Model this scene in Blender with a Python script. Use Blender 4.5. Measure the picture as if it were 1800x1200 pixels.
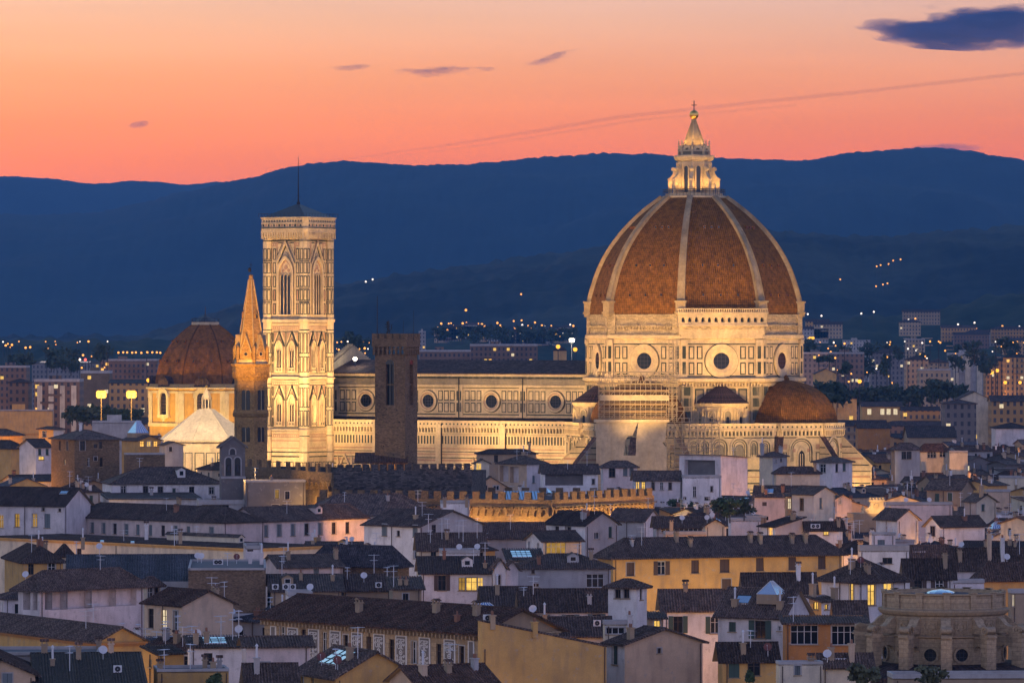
import bpy, math, random
from math import sin, cos, pi, sqrt, radians as RAD
from mathutils import Vector, Matrix, noise

for _o in list(bpy.data.objects):
 bpy.data.objects.remove(_o)
SC = bpy.context.scene
COL = SC.collection
rng = random.Random(7)

# ------------------------------------------------------------------ camera
FPX, CAMZ, HORY = 8840.0, 54.0, 590.0          # focal length in px of an 1800 px wide picture
cd = bpy.data.cameras.new('camera')
cd.sensor_width = 36.0
cd.lens = 36.0 * FPX / 1800.0
cd.shift_y = -10.0 / 1800.0
cd.clip_start = 1.0
cd.clip_end = 90000.0
cam = bpy.data.objects.new('camera', cd)
COL.objects.link(cam)
cam.location = (0, 0, CAMZ)
cam.rotation_euler = (RAD(90), 0, 0)
SC.camera = cam

# ------------------------------------------------------------------ render
SC.render.engine = 'CYCLES'
SC.cycles.use_denoising = True
SC.cycles.max_bounces = 5
SC.cycles.diffuse_bounces = 2
SC.cycles.glossy_bounces = 2
SC.cycles.transparent_max_bounces = 12
SC.cycles.volume_bounces = 0
SC.cycles.use_light_tree = True
SC.cycles.sample_clamp_indirect = 4.0
SC.cycles.caustics_reflective = False
SC.cycles.caustics_refractive = False
SC.view_settings.view_transform = 'Standard'
SC.view_settings.look = 'None'
SC.view_settings.exposure = 0.14
SC.view_settings.gamma = 1.0

# ------------------------------------------------------------------ world: dusk sky
W = bpy.data.worlds.new('World')
SC.world = W
W.use_nodes = True
nt = W.node_tree
nt.nodes.clear()


def N(tree, typ, **kw):
 n = tree.nodes.new(typ)
 for k, v in kw.items():
  setattr(n, k, v)
 return n


def ramp(tree, stops, interp='LINEAR'):
 n = tree.nodes.new('ShaderNodeValToRGB')
 cr = n.color_ramp
 cr.interpolation = interp
 while len(cr.elements) > 1:
  cr.elements.remove(cr.elements[-1])
 cr.elements[0].position = stops[0][0]
 cr.elements[0].color = (*stops[0][1], 1)
 for p, c in stops[1:]:
  e = cr.elements.new(p)
  e.color = (*c, 1)
 return n


def mth(tree, op, a, b=None, c=None, clamp=False):
 n = tree.nodes.new('ShaderNodeMath')
 n.operation = op
 n.use_clamp = clamp
 for i, x in enumerate((a, b, c)):
  if x is None:
   continue
  if isinstance(x, (int, float)):
   n.inputs[i].default_value = x
  else:
   tree.links.new(x, n.inputs[i])
 return n.outputs[0]


def mixc(tree, fac, a, b, mode='MIX'):
 n = tree.nodes.new('ShaderNodeMix')
 n.data_type = 'RGBA'
 n.blend_type = mode
 for sock, x in ((n.inputs[0], fac), (n.inputs[6], a), (n.inputs[7], b)):
  if isinstance(x, (int, float)):
   sock.default_value = x
  elif isinstance(x, tuple):
   sock.default_value = (*x, 1)
  else:
   tree.links.new(x, sock)
 return n.outputs[2]


tc = N(nt, 'ShaderNodeTexCoord')
sp = N(nt, 'ShaderNodeSeparateXYZ')
nt.links.new(tc.outputs['Generated'], sp.inputs[0])
el = mth(nt, 'POWER', mth(nt, 'MAXIMUM', sp.outputs[2], 0.0), 0.5)
west = ramp(nt, [(0.0, (1.42, .14, .0)), (.165, (1.42, .165, .0)), (.185, (1.40, .20, .01)), (.205, (1.30, .27, .06)),
     (.228, (1.16, .39, .17)), (.248, (1.0, .51, .35)), (.266, (.84, .58, .53)), (.32, (.66, .64, .70)),
     (.42, (.34, .48, .66)), (.55, (.32, .62, .98)), (.72, (.26, .52, .98)), (.85, (.10, .2, .5)), (1.0, (.07, .13, .38))])
nt.links.new(el, west.inputs[0])
east = ramp(nt, [(0.0, (1.05, .90, 1.10)), (.25, (1.42, 1.26, 1.78)), (.42, (1.10, 1.06, 1.78)), (.6, (.36, .40, .85)), (1.0, (.05, .10, .30))])
nt.links.new(el, east.inputs[0])
mr = N(nt, 'ShaderNodeMapRange')
mr.interpolation_type = 'SMOOTHSTEP'
mr.inputs['From Min'].default_value = -0.35
mr.inputs['From Max'].default_value = 0.85
nt.links.new(sp.outputs[1], mr.inputs['Value'])
base_sky = mixc(nt, mr.outputs[0], east.outputs[0], west.outputs[0])
# warmer and yellower glow towards the sunset on the left, long faint cirrus bands
side = mth(nt, 'MULTIPLY_ADD', sp.outputs[0], -4.6, 0.45, clamp=True)
base_sky = mixc(nt, mth(nt, 'MULTIPLY', side, 0.9), base_sky, (1.02, 1.09, 0.93), 'MULTIPLY')
mp = N(nt, 'ShaderNodeMapping')
mp.inputs['Scale'].default_value = (9, 9, 150)
mp.inputs['Rotation'].default_value = (0, RAD(-3.0), 0)
nt.links.new(tc.outputs['Generated'], mp.inputs[0])
nz = N(nt, 'ShaderNodeTexNoise')
nz.inputs['Scale'].default_value = 1.0
nz.inputs['Detail'].default_value = 4.0
nt.links.new(mp.outputs[0], nz.inputs['Vector'])
band = mth(nt, 'MULTIPLY_ADD', nz.outputs[0], 0.34, 0.83)
base_sky = mixc(nt, 0.8, base_sky, band, 'MULTIPLY')
sky = N(nt, 'ShaderNodeTexSky')
sky.sky_type = 'NISHITA'
sky.sun_disc = False
sky.sun_elevation = RAD(1.0)
sky.sun_rotation = RAD(-14.0)
base_sky = mixc(nt, 0.05, base_sky, sky.outputs[0], 'ADD')
bg = N(nt, 'ShaderNodeBackground')
bg.inputs['Strength'].default_value = 0.80
nt.links.new(base_sky, bg.inputs['Color'])
wo = N(nt, 'ShaderNodeOutputWorld')
nt.links.new(bg.outputs[0], wo.inputs['Surface'])

# the last afterglow of the sun that has gone below the hills
sl = bpy.data.lights.new('afterglow_sun', 'SUN')
sl.energy = 0.08
sl.angle = RAD(25)
sl.color = (1.0, .55, .35)
so = bpy.data.objects.new('afterglow_sun', sl)
COL.objects.link(so)
so.rotation_euler = (RAD(-86), 0, RAD(14))

# ------------------------------------------------------------------ materials
M = {}


def mat(name):
 m = bpy.data.materials.new(name)
 m.use_nodes = True
 t = m.node_tree
 b = t.nodes['Principled BSDF']
 M[name] = m
 return m, t, b


def bump(t, b, height, strength=.4, dist=.05):
 n = t.nodes.new('ShaderNodeBump')
 n.inputs['Strength'].default_value = strength
 n.inputs['Distance'].default_value = dist
 t.links.new(height, n.inputs['Height'])
 t.links.new(n.outputs[0], b.inputs['Normal'])


def coords(t, kind='UV', scale=(1, 1, 1)):
 c = t.nodes.new('ShaderNodeTexCoord')
 p = t.nodes.new('ShaderNodeMapping')
 p.inputs['Scale'].default_value = scale
 t.links.new(c.outputs[kind], p.inputs[0])
 return p.outputs[0]


def nse(t, vec, scale, detail=4, rough=.55):
 n = t.nodes.new('ShaderNodeTexNoise')
 n.inputs['Scale'].default_value = scale
 n.inputs['Detail'].default_value = detail
 n.inputs['Roughness'].default_value = rough
 t.links.new(vec, n.inputs['Vector'])
 return n.outputs[0]


def scal(c, k):
 return tuple(min(1, x * k) for x in c)


def m_plain(name, col, rough=.6, metal=0.0, spec=.5, emit=None, es=0):
 m, t, b = mat(name)
 b.inputs['Base Color'].default_value = (*col, 1)
 b.inputs['Roughness'].default_value = rough
 b.inputs['Metallic'].default_value = metal
 b.inputs['Specular IOR Level'].default_value = spec
 if emit:
  b.inputs['Emission Color'].default_value = (*emit, 1)
  b.inputs['Emission Strength'].default_value = es
  m.cycles.emission_sampling = 'NONE'
 return m


def m_plaster(name, col, dirt=.5):
 """lime plaster: blotches, rain streaks, a slightly different tone for every house"""
 m, t, b = mat(name)
 v = coords(t, 'UV')
 big = nse(t, v, .35, 5)
 st = nse(t, coords(t, 'UV', (1.0, .22, 1)), 1.0, 5)
 fine = nse(t, v, 6, 3)
 oi = t.nodes.new('ShaderNodeObjectInfo')
 c = mixc(t, mth(t, 'MULTIPLY_ADD', big, 1.6, -.4, clamp=True), scal(col, 1 - .30 * dirt), scal(col, 1.12))
 k = mth(t, 'MULTIPLY_ADD', st, 3.2, -1.55, clamp=True)
 pa = mth(t, 'MULTIPLY_ADD', nse(t, v, .9, 5, .7), 9.0, -5.2, clamp=True)
 c = mixc(t, mth(t, 'MULTIPLY', pa, .7 * dirt), c, scal((.40, .36, .33), 1))
 c = mixc(t, mth(t, 'MULTIPLY', k, .5 * dirt), c, scal((.22, .19, .17), .8))
 g = mth(t, 'MULTIPLY_ADD', fine, .3, .85)
 g = mth(t, 'MULTIPLY', g, mth(t, 'MULTIPLY_ADD', oi.outputs['Random'], .22, .88))
 c = mixc(t, 1.0, c, g, 'MULTIPLY')
 t.links.new(c, b.inputs['Base Color'])
 b.inputs['Roughness'].default_value = .9
 b.inputs['Specular IOR Level'].default_value = .2
 bump(t, b, fine, .25, .03)
 return m


def m_stone(name, col, bw=.6, bh=.3, var=.5, mortar=.6, rough=.9):
 """coursed rubble or brick"""
 m, t, b = mat(name)
 v = coords(t, 'UV')
 n0 = t.nodes.new('ShaderNodeTexBrick')
 n0.inputs['Scale'].default_value = 1.0
 n0.inputs['Brick Width'].default_value = bw
 n0.inputs['Row Height'].default_value = bh
 n0.inputs['Mortar Size'].default_value = .02
 n0.inputs['Color1'].default_value = (*scal(col, 1 + var), 1)
 n0.inputs['Color2'].default_value = (*scal(col, 1 - var), 1)
 n0.inputs['Mortar'].default_value = (*scal(col, mortar), 1)
 t.links.new(v, n0.inputs['Vector'])
 big = nse(t, v, .25, 5)
 fine = nse(t, v, 2.5, 4)
 c = mixc(t, 1.0, n0.outputs['Color'], mth(t, 'MULTIPLY_ADD', big, 1.0, .5), 'MULTIPLY')
 c = mixc(t, 1.0, c, mth(t, 'MULTIPLY_ADD', fine, 1.2, .4), 'MULTIPLY')
 t.links.new(c, b.inputs['Base Color'])
 b.inputs['Roughness'].default_value = rough
 b.inputs['Specular IOR Level'].default_value = .2
 bump(t, b, fine, .5, .08)
 return m


def m_tiles(name, col, pitch=.34, rowh=.42, contrast=.6, spec=.1, cv=(1.5, .6)):
 """rows of hollow clay tiles running down the slope (UV in metres: u along the eaves, v up the slope)"""
 m, t, b = mat(name)
 v = coords(t, 'UV')
 s = t.nodes.new('ShaderNodeSeparateXYZ')
 t.links.new(v, s.inputs[0])
 cu = mth(t, 'SINE', mth(t, 'MULTIPLY', s.outputs[0], 2 * pi / pitch))
 rv = mth(t, 'FRACT', mth(t, 'DIVIDE', s.outputs[1], rowh))
 cell = t.nodes.new('ShaderNodeTexBrick')
 cell.inputs['Scale'].default_value = 1.0
 cell.inputs['Brick Width'].default_value = pitch
 cell.inputs['Row Height'].default_value = rowh
 cell.offset = 0.0
 cell.inputs['Mortar Size'].default_value = 0.0
 cell.inputs['Color1'].default_value = (*scal(col, cv[0]), 1)
 cell.inputs['Color2'].default_value = (*scal(col, cv[1]), 1)
 t.links.new(v, cell.inputs['Vector'])
 big = nse(t, v, .5, 5, .65)
 sp1 = nse(t, v, 5.0, 2)
 oi = t.nodes.new('ShaderNodeObjectInfo')
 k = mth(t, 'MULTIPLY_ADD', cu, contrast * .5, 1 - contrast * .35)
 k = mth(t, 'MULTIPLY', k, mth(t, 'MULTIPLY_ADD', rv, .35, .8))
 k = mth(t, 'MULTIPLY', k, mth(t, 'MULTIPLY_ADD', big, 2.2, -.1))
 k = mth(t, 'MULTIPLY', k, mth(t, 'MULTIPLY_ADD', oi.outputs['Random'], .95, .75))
 c = mixc(t, 1.0, cell.outputs['Color'], k, 'MULTIPLY')
 lich = mth(t, 'MULTIPLY_ADD', sp1, 6.0, -3.5, clamp=True)
 c = mixc(t, mth(t, 'MULTIPLY', lich, .55), c, (.30, .27, .24))
 t.links.new(c, b.inputs['Base Color'])
 b.inputs['Roughness'].default_value = .8
 b.inputs['Specular IOR Level'].default_value = spec
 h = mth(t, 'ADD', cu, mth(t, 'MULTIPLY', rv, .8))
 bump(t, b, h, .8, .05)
 return m


def m_marble(name, col, dirt=.35):
 m, t, b = mat(name)
 v = coords(t, 'Object')
 a = nse(t, v, .30, 6, .62)
 f = nse(t, v, 1.6, 4)
 s = nse(t, coords(t, 'Object', (1, 1, .18)), .9, 4)
 c = mixc(t, mth(t, 'MULTIPLY_ADD', a, 2.2, -.6, clamp=True), scal(col, 1 - dirt), scal(col, 1.08))
 c = mixc(t, mth(t, 'MULTIPLY_ADD', s, 2.0, -1.0, clamp=True), c, scal((.35, .29, .22), .9))
 c = mixc(t, 1.0, c, mth(t, 'MULTIPLY_ADD', f, .6, .7), 'MULTIPLY')
 t.links.new(c, b.inputs['Base Color'])
 b.inputs['Roughness'].default_value = .6
 b.inputs['Specular IOR Level'].default_value = .3
 return m


def m_lit(name, col, strength, var=.8, scale=1.2):
 """a room with its lamps on, seen through the window: brighter and darker patches"""
 m, t, b = mat(name)
 v = coords(t, 'Object')
 a = nse(t, v, scale, 2)
 e = t.nodes.new('ShaderNodeEmission')
 c = mixc(t, mth(t, 'MULTIPLY_ADD', a, 2.2, -.6, clamp=True), scal(col, 1 - var * .6), col)
 t.links.new(c, e.inputs[0])
 e.inputs[1].default_value = strength
 o = t.nodes['Material Output']
 t.links.new(e.outputs[0], o.inputs[0])
 m.cycles.emission_sampling = 'NONE'
 return m


m_marble('marble_white', (.66, .51, .30))
m_marble('marble_pink', (.46, .27, .17))
m_marble('marble_green', (.036, .044, .030))
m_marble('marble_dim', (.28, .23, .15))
m_marble('rib_stone', (.50, .37, .20), .5)
m_stone('raw_stone', (.40, .31, .19), 1.0, .35, .25)
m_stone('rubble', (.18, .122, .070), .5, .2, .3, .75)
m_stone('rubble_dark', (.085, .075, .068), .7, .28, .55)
m_stone('brickwork', (.22, .155, .10), .3, .09, .4)
m_stone('badia_stone', (.34, .21, .085), .6, .3, .22, .75)
m_stone('ashlar', (.36, .27, .17), 1.2, .5, .15)
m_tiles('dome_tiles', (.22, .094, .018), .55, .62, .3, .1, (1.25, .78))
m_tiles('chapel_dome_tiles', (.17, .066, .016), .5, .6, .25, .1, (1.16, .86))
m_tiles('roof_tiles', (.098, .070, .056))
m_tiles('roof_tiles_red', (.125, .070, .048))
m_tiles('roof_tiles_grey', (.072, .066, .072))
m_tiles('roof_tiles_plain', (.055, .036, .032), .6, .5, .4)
m_plain('lead', (.055, .055, .065), .5, .3)
m_plain('dark_glass', (.012, .014, .018), .12, 0, .5)
m_plain('gilded', (.9, .55, .14), .32, 1.0)
m_plain('iron', (.03, .03, .035), .6, .4)
m_plain('galvanised', (.62, .62, .64), .5, .2)
m_plain('steel_tube', (.42, .34, .22), .5, .2)
m_plain('scaffold_plank', (.30, .20, .10), .8)
m_marble('scaffold_sheet', (.52, .42, .27), .3)
m_plain('white_paint', (.62, .62, .62), .6)
m_plain('white_lead', (.62, .62, .58), .5)
m_marble('roof_slab', (.62, .53, .37), .25)
m_plain('shutter_green', (.035, .075, .06), .6)
m_plain('shutter_brown', (.075, .045, .03), .6)
m_plain('shutter_grey', (.13, .16, .17), .6)
m_plain('skylight_glass', (.75, .80, .85), .16, 1.0, .5)
m_plain('dish_white', (.62, .62, .64), .5)
m_plain('dish_red', (.16, .05, .04), .6)
m_plain('terracotta', (.26, .12, .07), .8)
m_plain('gravel_flat', (.10, .10, .11), .9)
m_plain('tarp_blue', (.10, .20, .34), .5)
m_plain('tarp_pale', (.55, .58, .42), .6)
for _n, _c in (('plaster_lavender', (.78, .70, .68)), ('plaster_white', (.82, .78, .75)), ('plaster_ochre', (.66, .40, .14)),
      ('plaster_peach', (.68, .49, .33)), ('plaster_grey', (.46, .44, .43)), ('plaster_cream', (.74, .64, .47)),
      ('plaster_tan', (.42, .31, .20)), ('plaster_pink', (.74, .60, .55)), ('plaster_dark', (.20, .18, .17)),
      ('plaster_orange', (.50, .24, .08))):
 m_plaster(_n, _c, .95)
m_lit('lit_warm', (1.0, .50, .10), 1.7)
m_lit('lit_yellow', (1.0, .60, .13), 1.2)
m_lit('lit_pale', (1.0, .80, .50), 1.0)
m_lit('lit_dim', (.75, .42, .08), .55)
m_plain('lamp_sodium', (.02, .01, .01), .5, emit=(1.0, .44, .04), es=1.9)
m_plain('lamp_white', (.02, .02, .02), .5, emit=(1.0, .90, .70), es=7)
m_plain('lamp_red', (1, .1, .1), .5, emit=(1.0, .08, .05), es=3)
m_plain('lamp_far', (1, .6, .2), .5, emit=(1.0, .36, .04), es=1.9)
m_plain('lamp_far_white', (1, .9, .8), .5, emit=(1.0, .82, .62), es=1.8)
m_plain('lamp_green', (.6, 1, .7), .5, emit=(.3, 1.0, .45), es=1.6)


def m_leaf(name, col):
 m, t, b = mat(name)
 v = coords(t, 'Object')
 a = nse(t, v, .6, 3)
 c = mixc(t, mth(t, 'MULTIPLY_ADD', a, 2.4, -.7, clamp=True), scal(col, .5), scal(col, 1.5))
 t.links.new(c, b.inputs['Base Color'])
 b.inputs['Roughness'].default_value = .7
 return m


m_leaf('leaf_dark', (.03, .05, .022))
m_leaf('leaf_olive', (.10, .105, .05))
m_leaf('leaf_green', (.05, .085, .03))
m_plain('bark', (.06, .045, .035), .9)


def m_forest(name, c1, c2, sc_):
 m, t, b = mat(name)
 v = coords(t, 'Object')
 a = nse(t, v, sc_, 6, .6)
 f = nse(t, v, sc_ * 9, 3)
 c = mixc(t, mth(t, 'MULTIPLY_ADD', a, 4, -1.6, clamp=True), c1, c2)
 c = mixc(t, 1.0, c, mth(t, 'MULTIPLY_ADD', f, 1.2, .4), 'MULTIPLY')
 t.links.new(c, b.inputs['Base Color'])
 b.inputs['Roughness'].default_value = .95
 b.inputs['Specular IOR Level'].default_value = .05
 return m


m_forest('forest_far', (.012, .02, .014), (.02, .03, .018), .0012)
m_forest('forest_mid', (.006, .011, .010), (.050, .055, .036), .0028)
m_forest('forest_near', (.014, .026, .014), (.05, .06, .03), .006)
m_forest('city_ground', (.03, .03, .03), (.055, .05, .045), .01)


# ------------------------------------------------------------------ mesh building
class MB:
 def __init__(s):
  s.v, s.f, s.m, s.uv, s.key, s.sm = [], [], [], [], {}, []
  s.T = None

 def vid(s, p):
  if s.T is not None:
   p = s.T @ Vector(p)
  k = (round(p[0], 3), round(p[1], 3), round(p[2], 3))
  i = s.key.get(k)
  if i is None:
   i = s.key[k] = len(s.v)
   s.v.append((p[0], p[1], p[2]))
  return i

 def face(s, pts, m, uv=None, smooth=False):
  ids = [s.vid(p) for p in pts]
  if len(set(ids)) != len(ids):
   keep = []
   for i, a in enumerate(ids):
    if a not in ids[:i]:
     keep.append(i)
   if len(keep) < 3:
    return
   pts = [pts[i] for i in keep]
   ids = [ids[i] for i in keep]
   uv = [uv[i] for i in keep] if uv else None
  if uv is None:
   q = [Vector(s.v[i]) for i in ids]
   n = Vector((0, 0, 0))
   for i in range(len(q)):
    n += (q[i] - q[0]).cross(q[(i + 1) % len(q)] - q[0])
   if n.length < 1e-12:
    return
   n.normalize()
   tx = Vector((0, 0, 1)).cross(n)
   tx = tx.normalized() if tx.length > 1e-3 else Vector((1, 0, 0))
   ty = n.cross(tx)
   uv = [(p.dot(tx), p.dot(ty)) for p in q]
  s.f.append(ids)
  s.m.append(m)
  s.uv.append(uv)
  s.sm.append(smooth)

 def box(s, x0, y0, z0, x1, y1, z1, m, bottom=True, top=True):
  a, b, c, d = (x0, y0), (x1, y0), (x1, y1), (x0, y1)
  for p, q in ((a, b), (b, c), (c, d), (d, a)):
   s.face([(*p, z0), (*q, z0), (*q, z1), (*p, z1)], m)
  if top:
   s.face([(*a, z1), (*b, z1), (*c, z1), (*d, z1)], m)
  if bottom:
   s.face([(*d, z0), (*c, z0), (*b, z0), (*a, z0)], m)

 def prism(s, poly, z0, z1, m, top=True, bottom=False, mtop=None):
  n = len(poly)
  for i in range(n):
   p, q = poly[i], poly[(i + 1) % n]
   s.face([(*p, z0), (*q, z0), (*q, z1), (*p, z1)], m)
  if top:
   s.face([(*p, z1) for p in poly], mtop or m)
  if bottom:
   s.face([(*p, z0) for p in reversed(poly)], m)

 def lathe(s, prof, n, m, cx=0, cy=0, ph=0.0, smooth=False, a0=0, a1=2 * pi, cap=False):
  """prof: (r, z) bottom to top; n-gon round the axis"""
  full = abs(a1 - a0 - 2 * pi) < 1e-6
  for k in range(n):
   t0 = ph + a0 + (a1 - a0) * k / n
   t1 = ph + a0 + (a1 - a0) * (k + 1) / n
   vv = 0.0
   for (r0, z0), (r1, z1) in zip(prof, prof[1:]):
    ln = sqrt((r1 - r0) ** 2 + (z1 - z0) ** 2)
    w0, w1 = r0 * (t1 - t0) / 2, r1 * (t1 - t0) / 2
    pts = [(cx + r0 * cos(t0), cy + r0 * sin(t0), z0), (cx + r0 * cos(t1), cy + r0 * sin(t1), z0),
        (cx + r1 * cos(t1), cy + r1 * sin(t1), z1), (cx + r1 * cos(t0), cy + r1 * sin(t0), z1)]
    s.face(pts, m, [(-w0, vv), (w0, vv), (w1, vv + ln), (-w1, vv + ln)], smooth)
    vv += ln

 def tube(s, p, q, r, m, n=5, r1=None):
  p, q = Vector(p), Vector(q)
  d = (q - p)
  if d.length < 1e-6:
   return
  d.normalize()
  a = d.cross(Vector((0, 0, 1)))
  if a.length < 1e-3:
   a = Vector((1, 0, 0))
  a.normalize()
  b = d.cross(a)
  r1 = r if r1 is None else r1
  c0 = [p + (a * cos(2 * pi * k / n) + b * sin(2 * pi * k / n)) * r for k in range(n)]
  c1 = [q + (a * cos(2 * pi * k / n) + b * sin(2 * pi * k / n)) * r1 for k in range(n)]
  for k in range(n):
   s.face([c0[k], c0[(k + 1) % n], c1[(k + 1) % n], c1[k]], m)
  s.face(c0[::-1], m)
  s.face(c1, m)

 def ball(s, c, r, m, n=10, k=6, sz=1.0):
  prof = [(r * cos(-pi / 2 + pi * i / k), c[2] + sz * r * sin(-pi / 2 + pi * i / k)) for i in range(k + 1)]
  s.lathe(prof, n, m, c[0], c[1], smooth=True)

 def build(s, name, parent=None, loc=None, rz=None):
  me = bpy.data.meshes.new(name)
  me.from_pydata(s.v, [], s.f)
  names = []
  for m in s.m:
   if m not in names:
    names.append(m)
  for m in names:
   me.materials.append(M[m])
  ix = {m: i for i, m in enumerate(names)}
  me.polygons.foreach_set('material_index', [ix[m] for m in s.m])
  me.polygons.foreach_set('use_smooth', s.sm)
  ul = me.uv_layers.new(name='UVMap')
  flat = []
  for u in s.uv:
   for a in u:
    flat.extend(a)
  ul.data.foreach_set('uv', flat)
  me.update()
  o = bpy.data.objects.new(name, me)
  COL.objects.link(o)
  if parent is not None:
   o.parent = parent
  if loc is not None:
   o.location = loc
  if rz is not None:
   o.rotation_euler = (0, 0, rz)
  return o


class CV:
 """a flat drawing surface in space: u to the right, v up, o out of the wall"""

 def __init__(s, mb, O, U, V=(0, 0, 1)):
  s.b, s.O, s.U, s.V = mb, Vector(O), Vector(U).normalized(), Vector(V).normalized()
  s.N = s.U.cross(s.V)

 def P(s, u, v, o=0.0):
  return s.O + s.U * u + s.V * v + s.N * o

 def flat(s, poly, o, m):
  s.b.face([s.P(u, v, o) for u, v in poly], m)

 def prism(s, poly, o0, o1, m, front=True, mside=None):
  n = len(poly)
  for i in range(n):
   (a, b), (c, d) = poly[i], poly[(i + 1) % n]
   s.b.face([s.P(a, b, o0), s.P(c, d, o0), s.P(c, d, o1), s.P(a, b, o1)], mside or m)
  if front:
   s.b.face([s.P(u, v, o1) for u, v in poly], m)

 def slab(s, u0, v0, u1, v1, o0, o1, m):
  s.prism([(u0, v0), (u1, v0), (u1, v1), (u0, v1)], o0, o1, m)

 def frame(s, u0, v0, u1, v1, w, o0, o1, m):
  s.slab(u0, v0, u1, v0 + w, o0, o1, m)
  s.slab(u0, v1 - w, u1, v1, o0, o1, m)
  s.slab(u0, v0 + w, u0 + w, v1 - w, o0, o1, m)
  s.slab(u1 - w, v0 + w, u1, v1 - w, o0, o1, m)

 def panel(s, u0, v0, u1, v1, w, o, mf, mi):
  """inlaid frame of colour mf round a field of colour mi"""
  s.slab(u0, v0, u1, v1, 0, o, mf)
  s.slab(u0 + w, v0 + w, u1 - w, v1 - w, o, o + .03, mi)

 def ring(s, uc, vc, ri, ro, o0, o1, m, n=24, a0=0.0, a1=2 * pi):
  for k in range(n):
   t0, t1 = a0 + (a1 - a0) * k / n, a0 + (a1 - a0) * (k + 1) / n
   q = [(uc + ri * cos(t0), vc + ri * sin(t0)), (uc + ro * cos(t0), vc + ro * sin(t0)),
     (uc + ro * cos(t1), vc + ro * sin(t1)), (uc + ri * cos(t1), vc + ri * sin(t1))]
   s.b.face([s.P(*p, o1) for p in q], m)
   s.b.face([s.P(*q[1], o0), s.P(*q[2], o0), s.P(*q[2], o1), s.P(*q[1], o1)], m)
   s.b.face([s.P(*q[3], o0), s.P(*q[0], o0), s.P(*q[0], o1), s.P(*q[3], o1)], m)

 def funnel(s, uc, vc, ri, ro, oi, oo, m, n=24):
  for k in range(n):
   t0, t1 = 2 * pi * k / n, 2 * pi * (k + 1) / n
   s.b.face([s.P(uc + ro * cos(t0), vc + ro * sin(t0), oo), s.P(uc + ro * cos(t1), vc + ro * sin(t1), oo),
       s.P(uc + ri * cos(t1), vc + ri * sin(t1), oi), s.P(uc + ri * cos(t0), vc + ri * sin(t0), oi)], m)

 def disc(s, uc, vc, r, o, m, n=24):
  s.flat([(uc + r * cos(2 * pi * k / n), vc + r * sin(2 * pi * k / n)) for k in range(n)], o, m)

 def arch_pts(s, uc, v0, w, vs, pointed=False, n=8):
  h = w / 2
  pts = [(uc - h, v0), (uc + h, v0)]
  if pointed:
   for k in range(n + 1):
    t = pi / 3 * k / n
    pts.append((uc - h + w * cos(t), vs + w * sin(t)))
   for k in range(1, n + 1):
    t = 2 * pi / 3 + pi / 3 * k / n
    pts.append((uc + h + w * cos(t), vs + w * sin(t)))
  else:
   for k in range(n + 1):
    t = pi * k / n
    pts.append((uc + h * cos(t), vs + h * sin(t)))
  return pts

 def arch(s, uc, v0, w, vs, o, m, pointed=False, n=8):
  s.flat(s.arch_pts(uc, v0, w, vs, pointed, n), o, m)

 def archband(s, uc, v0, w, vs, bw, o0, o1, m, pointed=False, n=8):
  a = s.arch_pts(uc, v0, w, vs, pointed, n)[1:] + [(uc - w / 2, v0)]
  b = s.arch_pts(uc, v0, w + 2 * bw, vs, pointed, n)[1:] + [(uc - w / 2 - bw, v0)]
  for i in range(len(a) - 1):
   s.b.face([s.P(*a[i], o1), s.P(*b[i], o1), s.P(*b[i + 1], o1), s.P(*a[i + 1], o1)], m)
   s.b.face([s.P(*b[i], o0), s.P(*b[i + 1], o0), s.P(*b[i + 1], o1), s.P(*b[i], o1)], m)
   s.b.face([s.P(*a[i + 1], o0), s.P(*a[i], o0), s.P(*a[i], o1), s.P(*a[i + 1], o1)], m)


def empty(name, loc, rz=0.0):
 o = bpy.data.objects.new(name, None)
 o.empty_display_size = 1.0
 COL.objects.link(o)
 o.location = loc
 o.rotation_euler = (0, 0, rz)
 return o


def tag(o, label=None, cat=None, group=None, kind=None):
 if label:
  o['label'] = label
 if cat:
  o['category'] = cat
 if group:
  o['group'] = group
 if kind:
  o['kind'] = kind
 return o


def at(px, py, Y):
 return Vector(((px - 900.0) / FPX * Y, Y, CAMZ - (py - HORY) / FPX * Y))


def to_px(p):
 return 900.0 + p[0] / p[1] * FPX, HORY - (p[2] - CAMZ) / p[1] * FPX


def lamp_spot(name, loc, target, power, color, angle=60, blend=.6, size=.5):
 l = bpy.data.lights.new(name, 'SPOT')
 l.energy = power
 l.color = color
 l.spot_size = RAD(angle)
 l.spot_blend = blend
 l.shadow_soft_size = size
 o = bpy.data.objects.new(name, l)
 COL.objects.link(o)
 o.location = loc
 d = Vector(target) - Vector(loc)
 o.rotation_euler = d.to_track_quat('-Z', 'Y').to_euler()
 return o


def lamp_point(name, loc, power, color, size=.3):
 l = bpy.data.lights.new(name, 'POINT')
 l.energy = power
 l.color = color
 l.shadow_soft_size = size
 o = bpy.data.objects.new(name, l)
 COL.objects.link(o)
 o.location = loc
 return o


WARM = (1.0, .66, .30)
GOLD = (1.0, .56, .16)
SODIUM = (1.0, .42, .07)
PALE = (1.0, .80, .48)

# ------------------------------------------------------------------ ground, hills, haze
g = MB()
gx = [-6000, -2500, -1200, -600, -250, 0, 250, 600, 1200, 2500, 6000]
gy = [-400, 100, 450, 700, 1000, 1400, 2000, 3000, 4500, 7000, 10500, 19400]
for i in range(len(gx) - 1):
 for j in range(len(gy) - 1):
  g.face([(gx[i], gy[j], 0), (gx[i + 1], gy[j], 0), (gx[i + 1], gy[j + 1], 0), (gx[i], gy[j + 1], 0)], 'city_ground')
tag(g.build('ground'), kind='structure')


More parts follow.
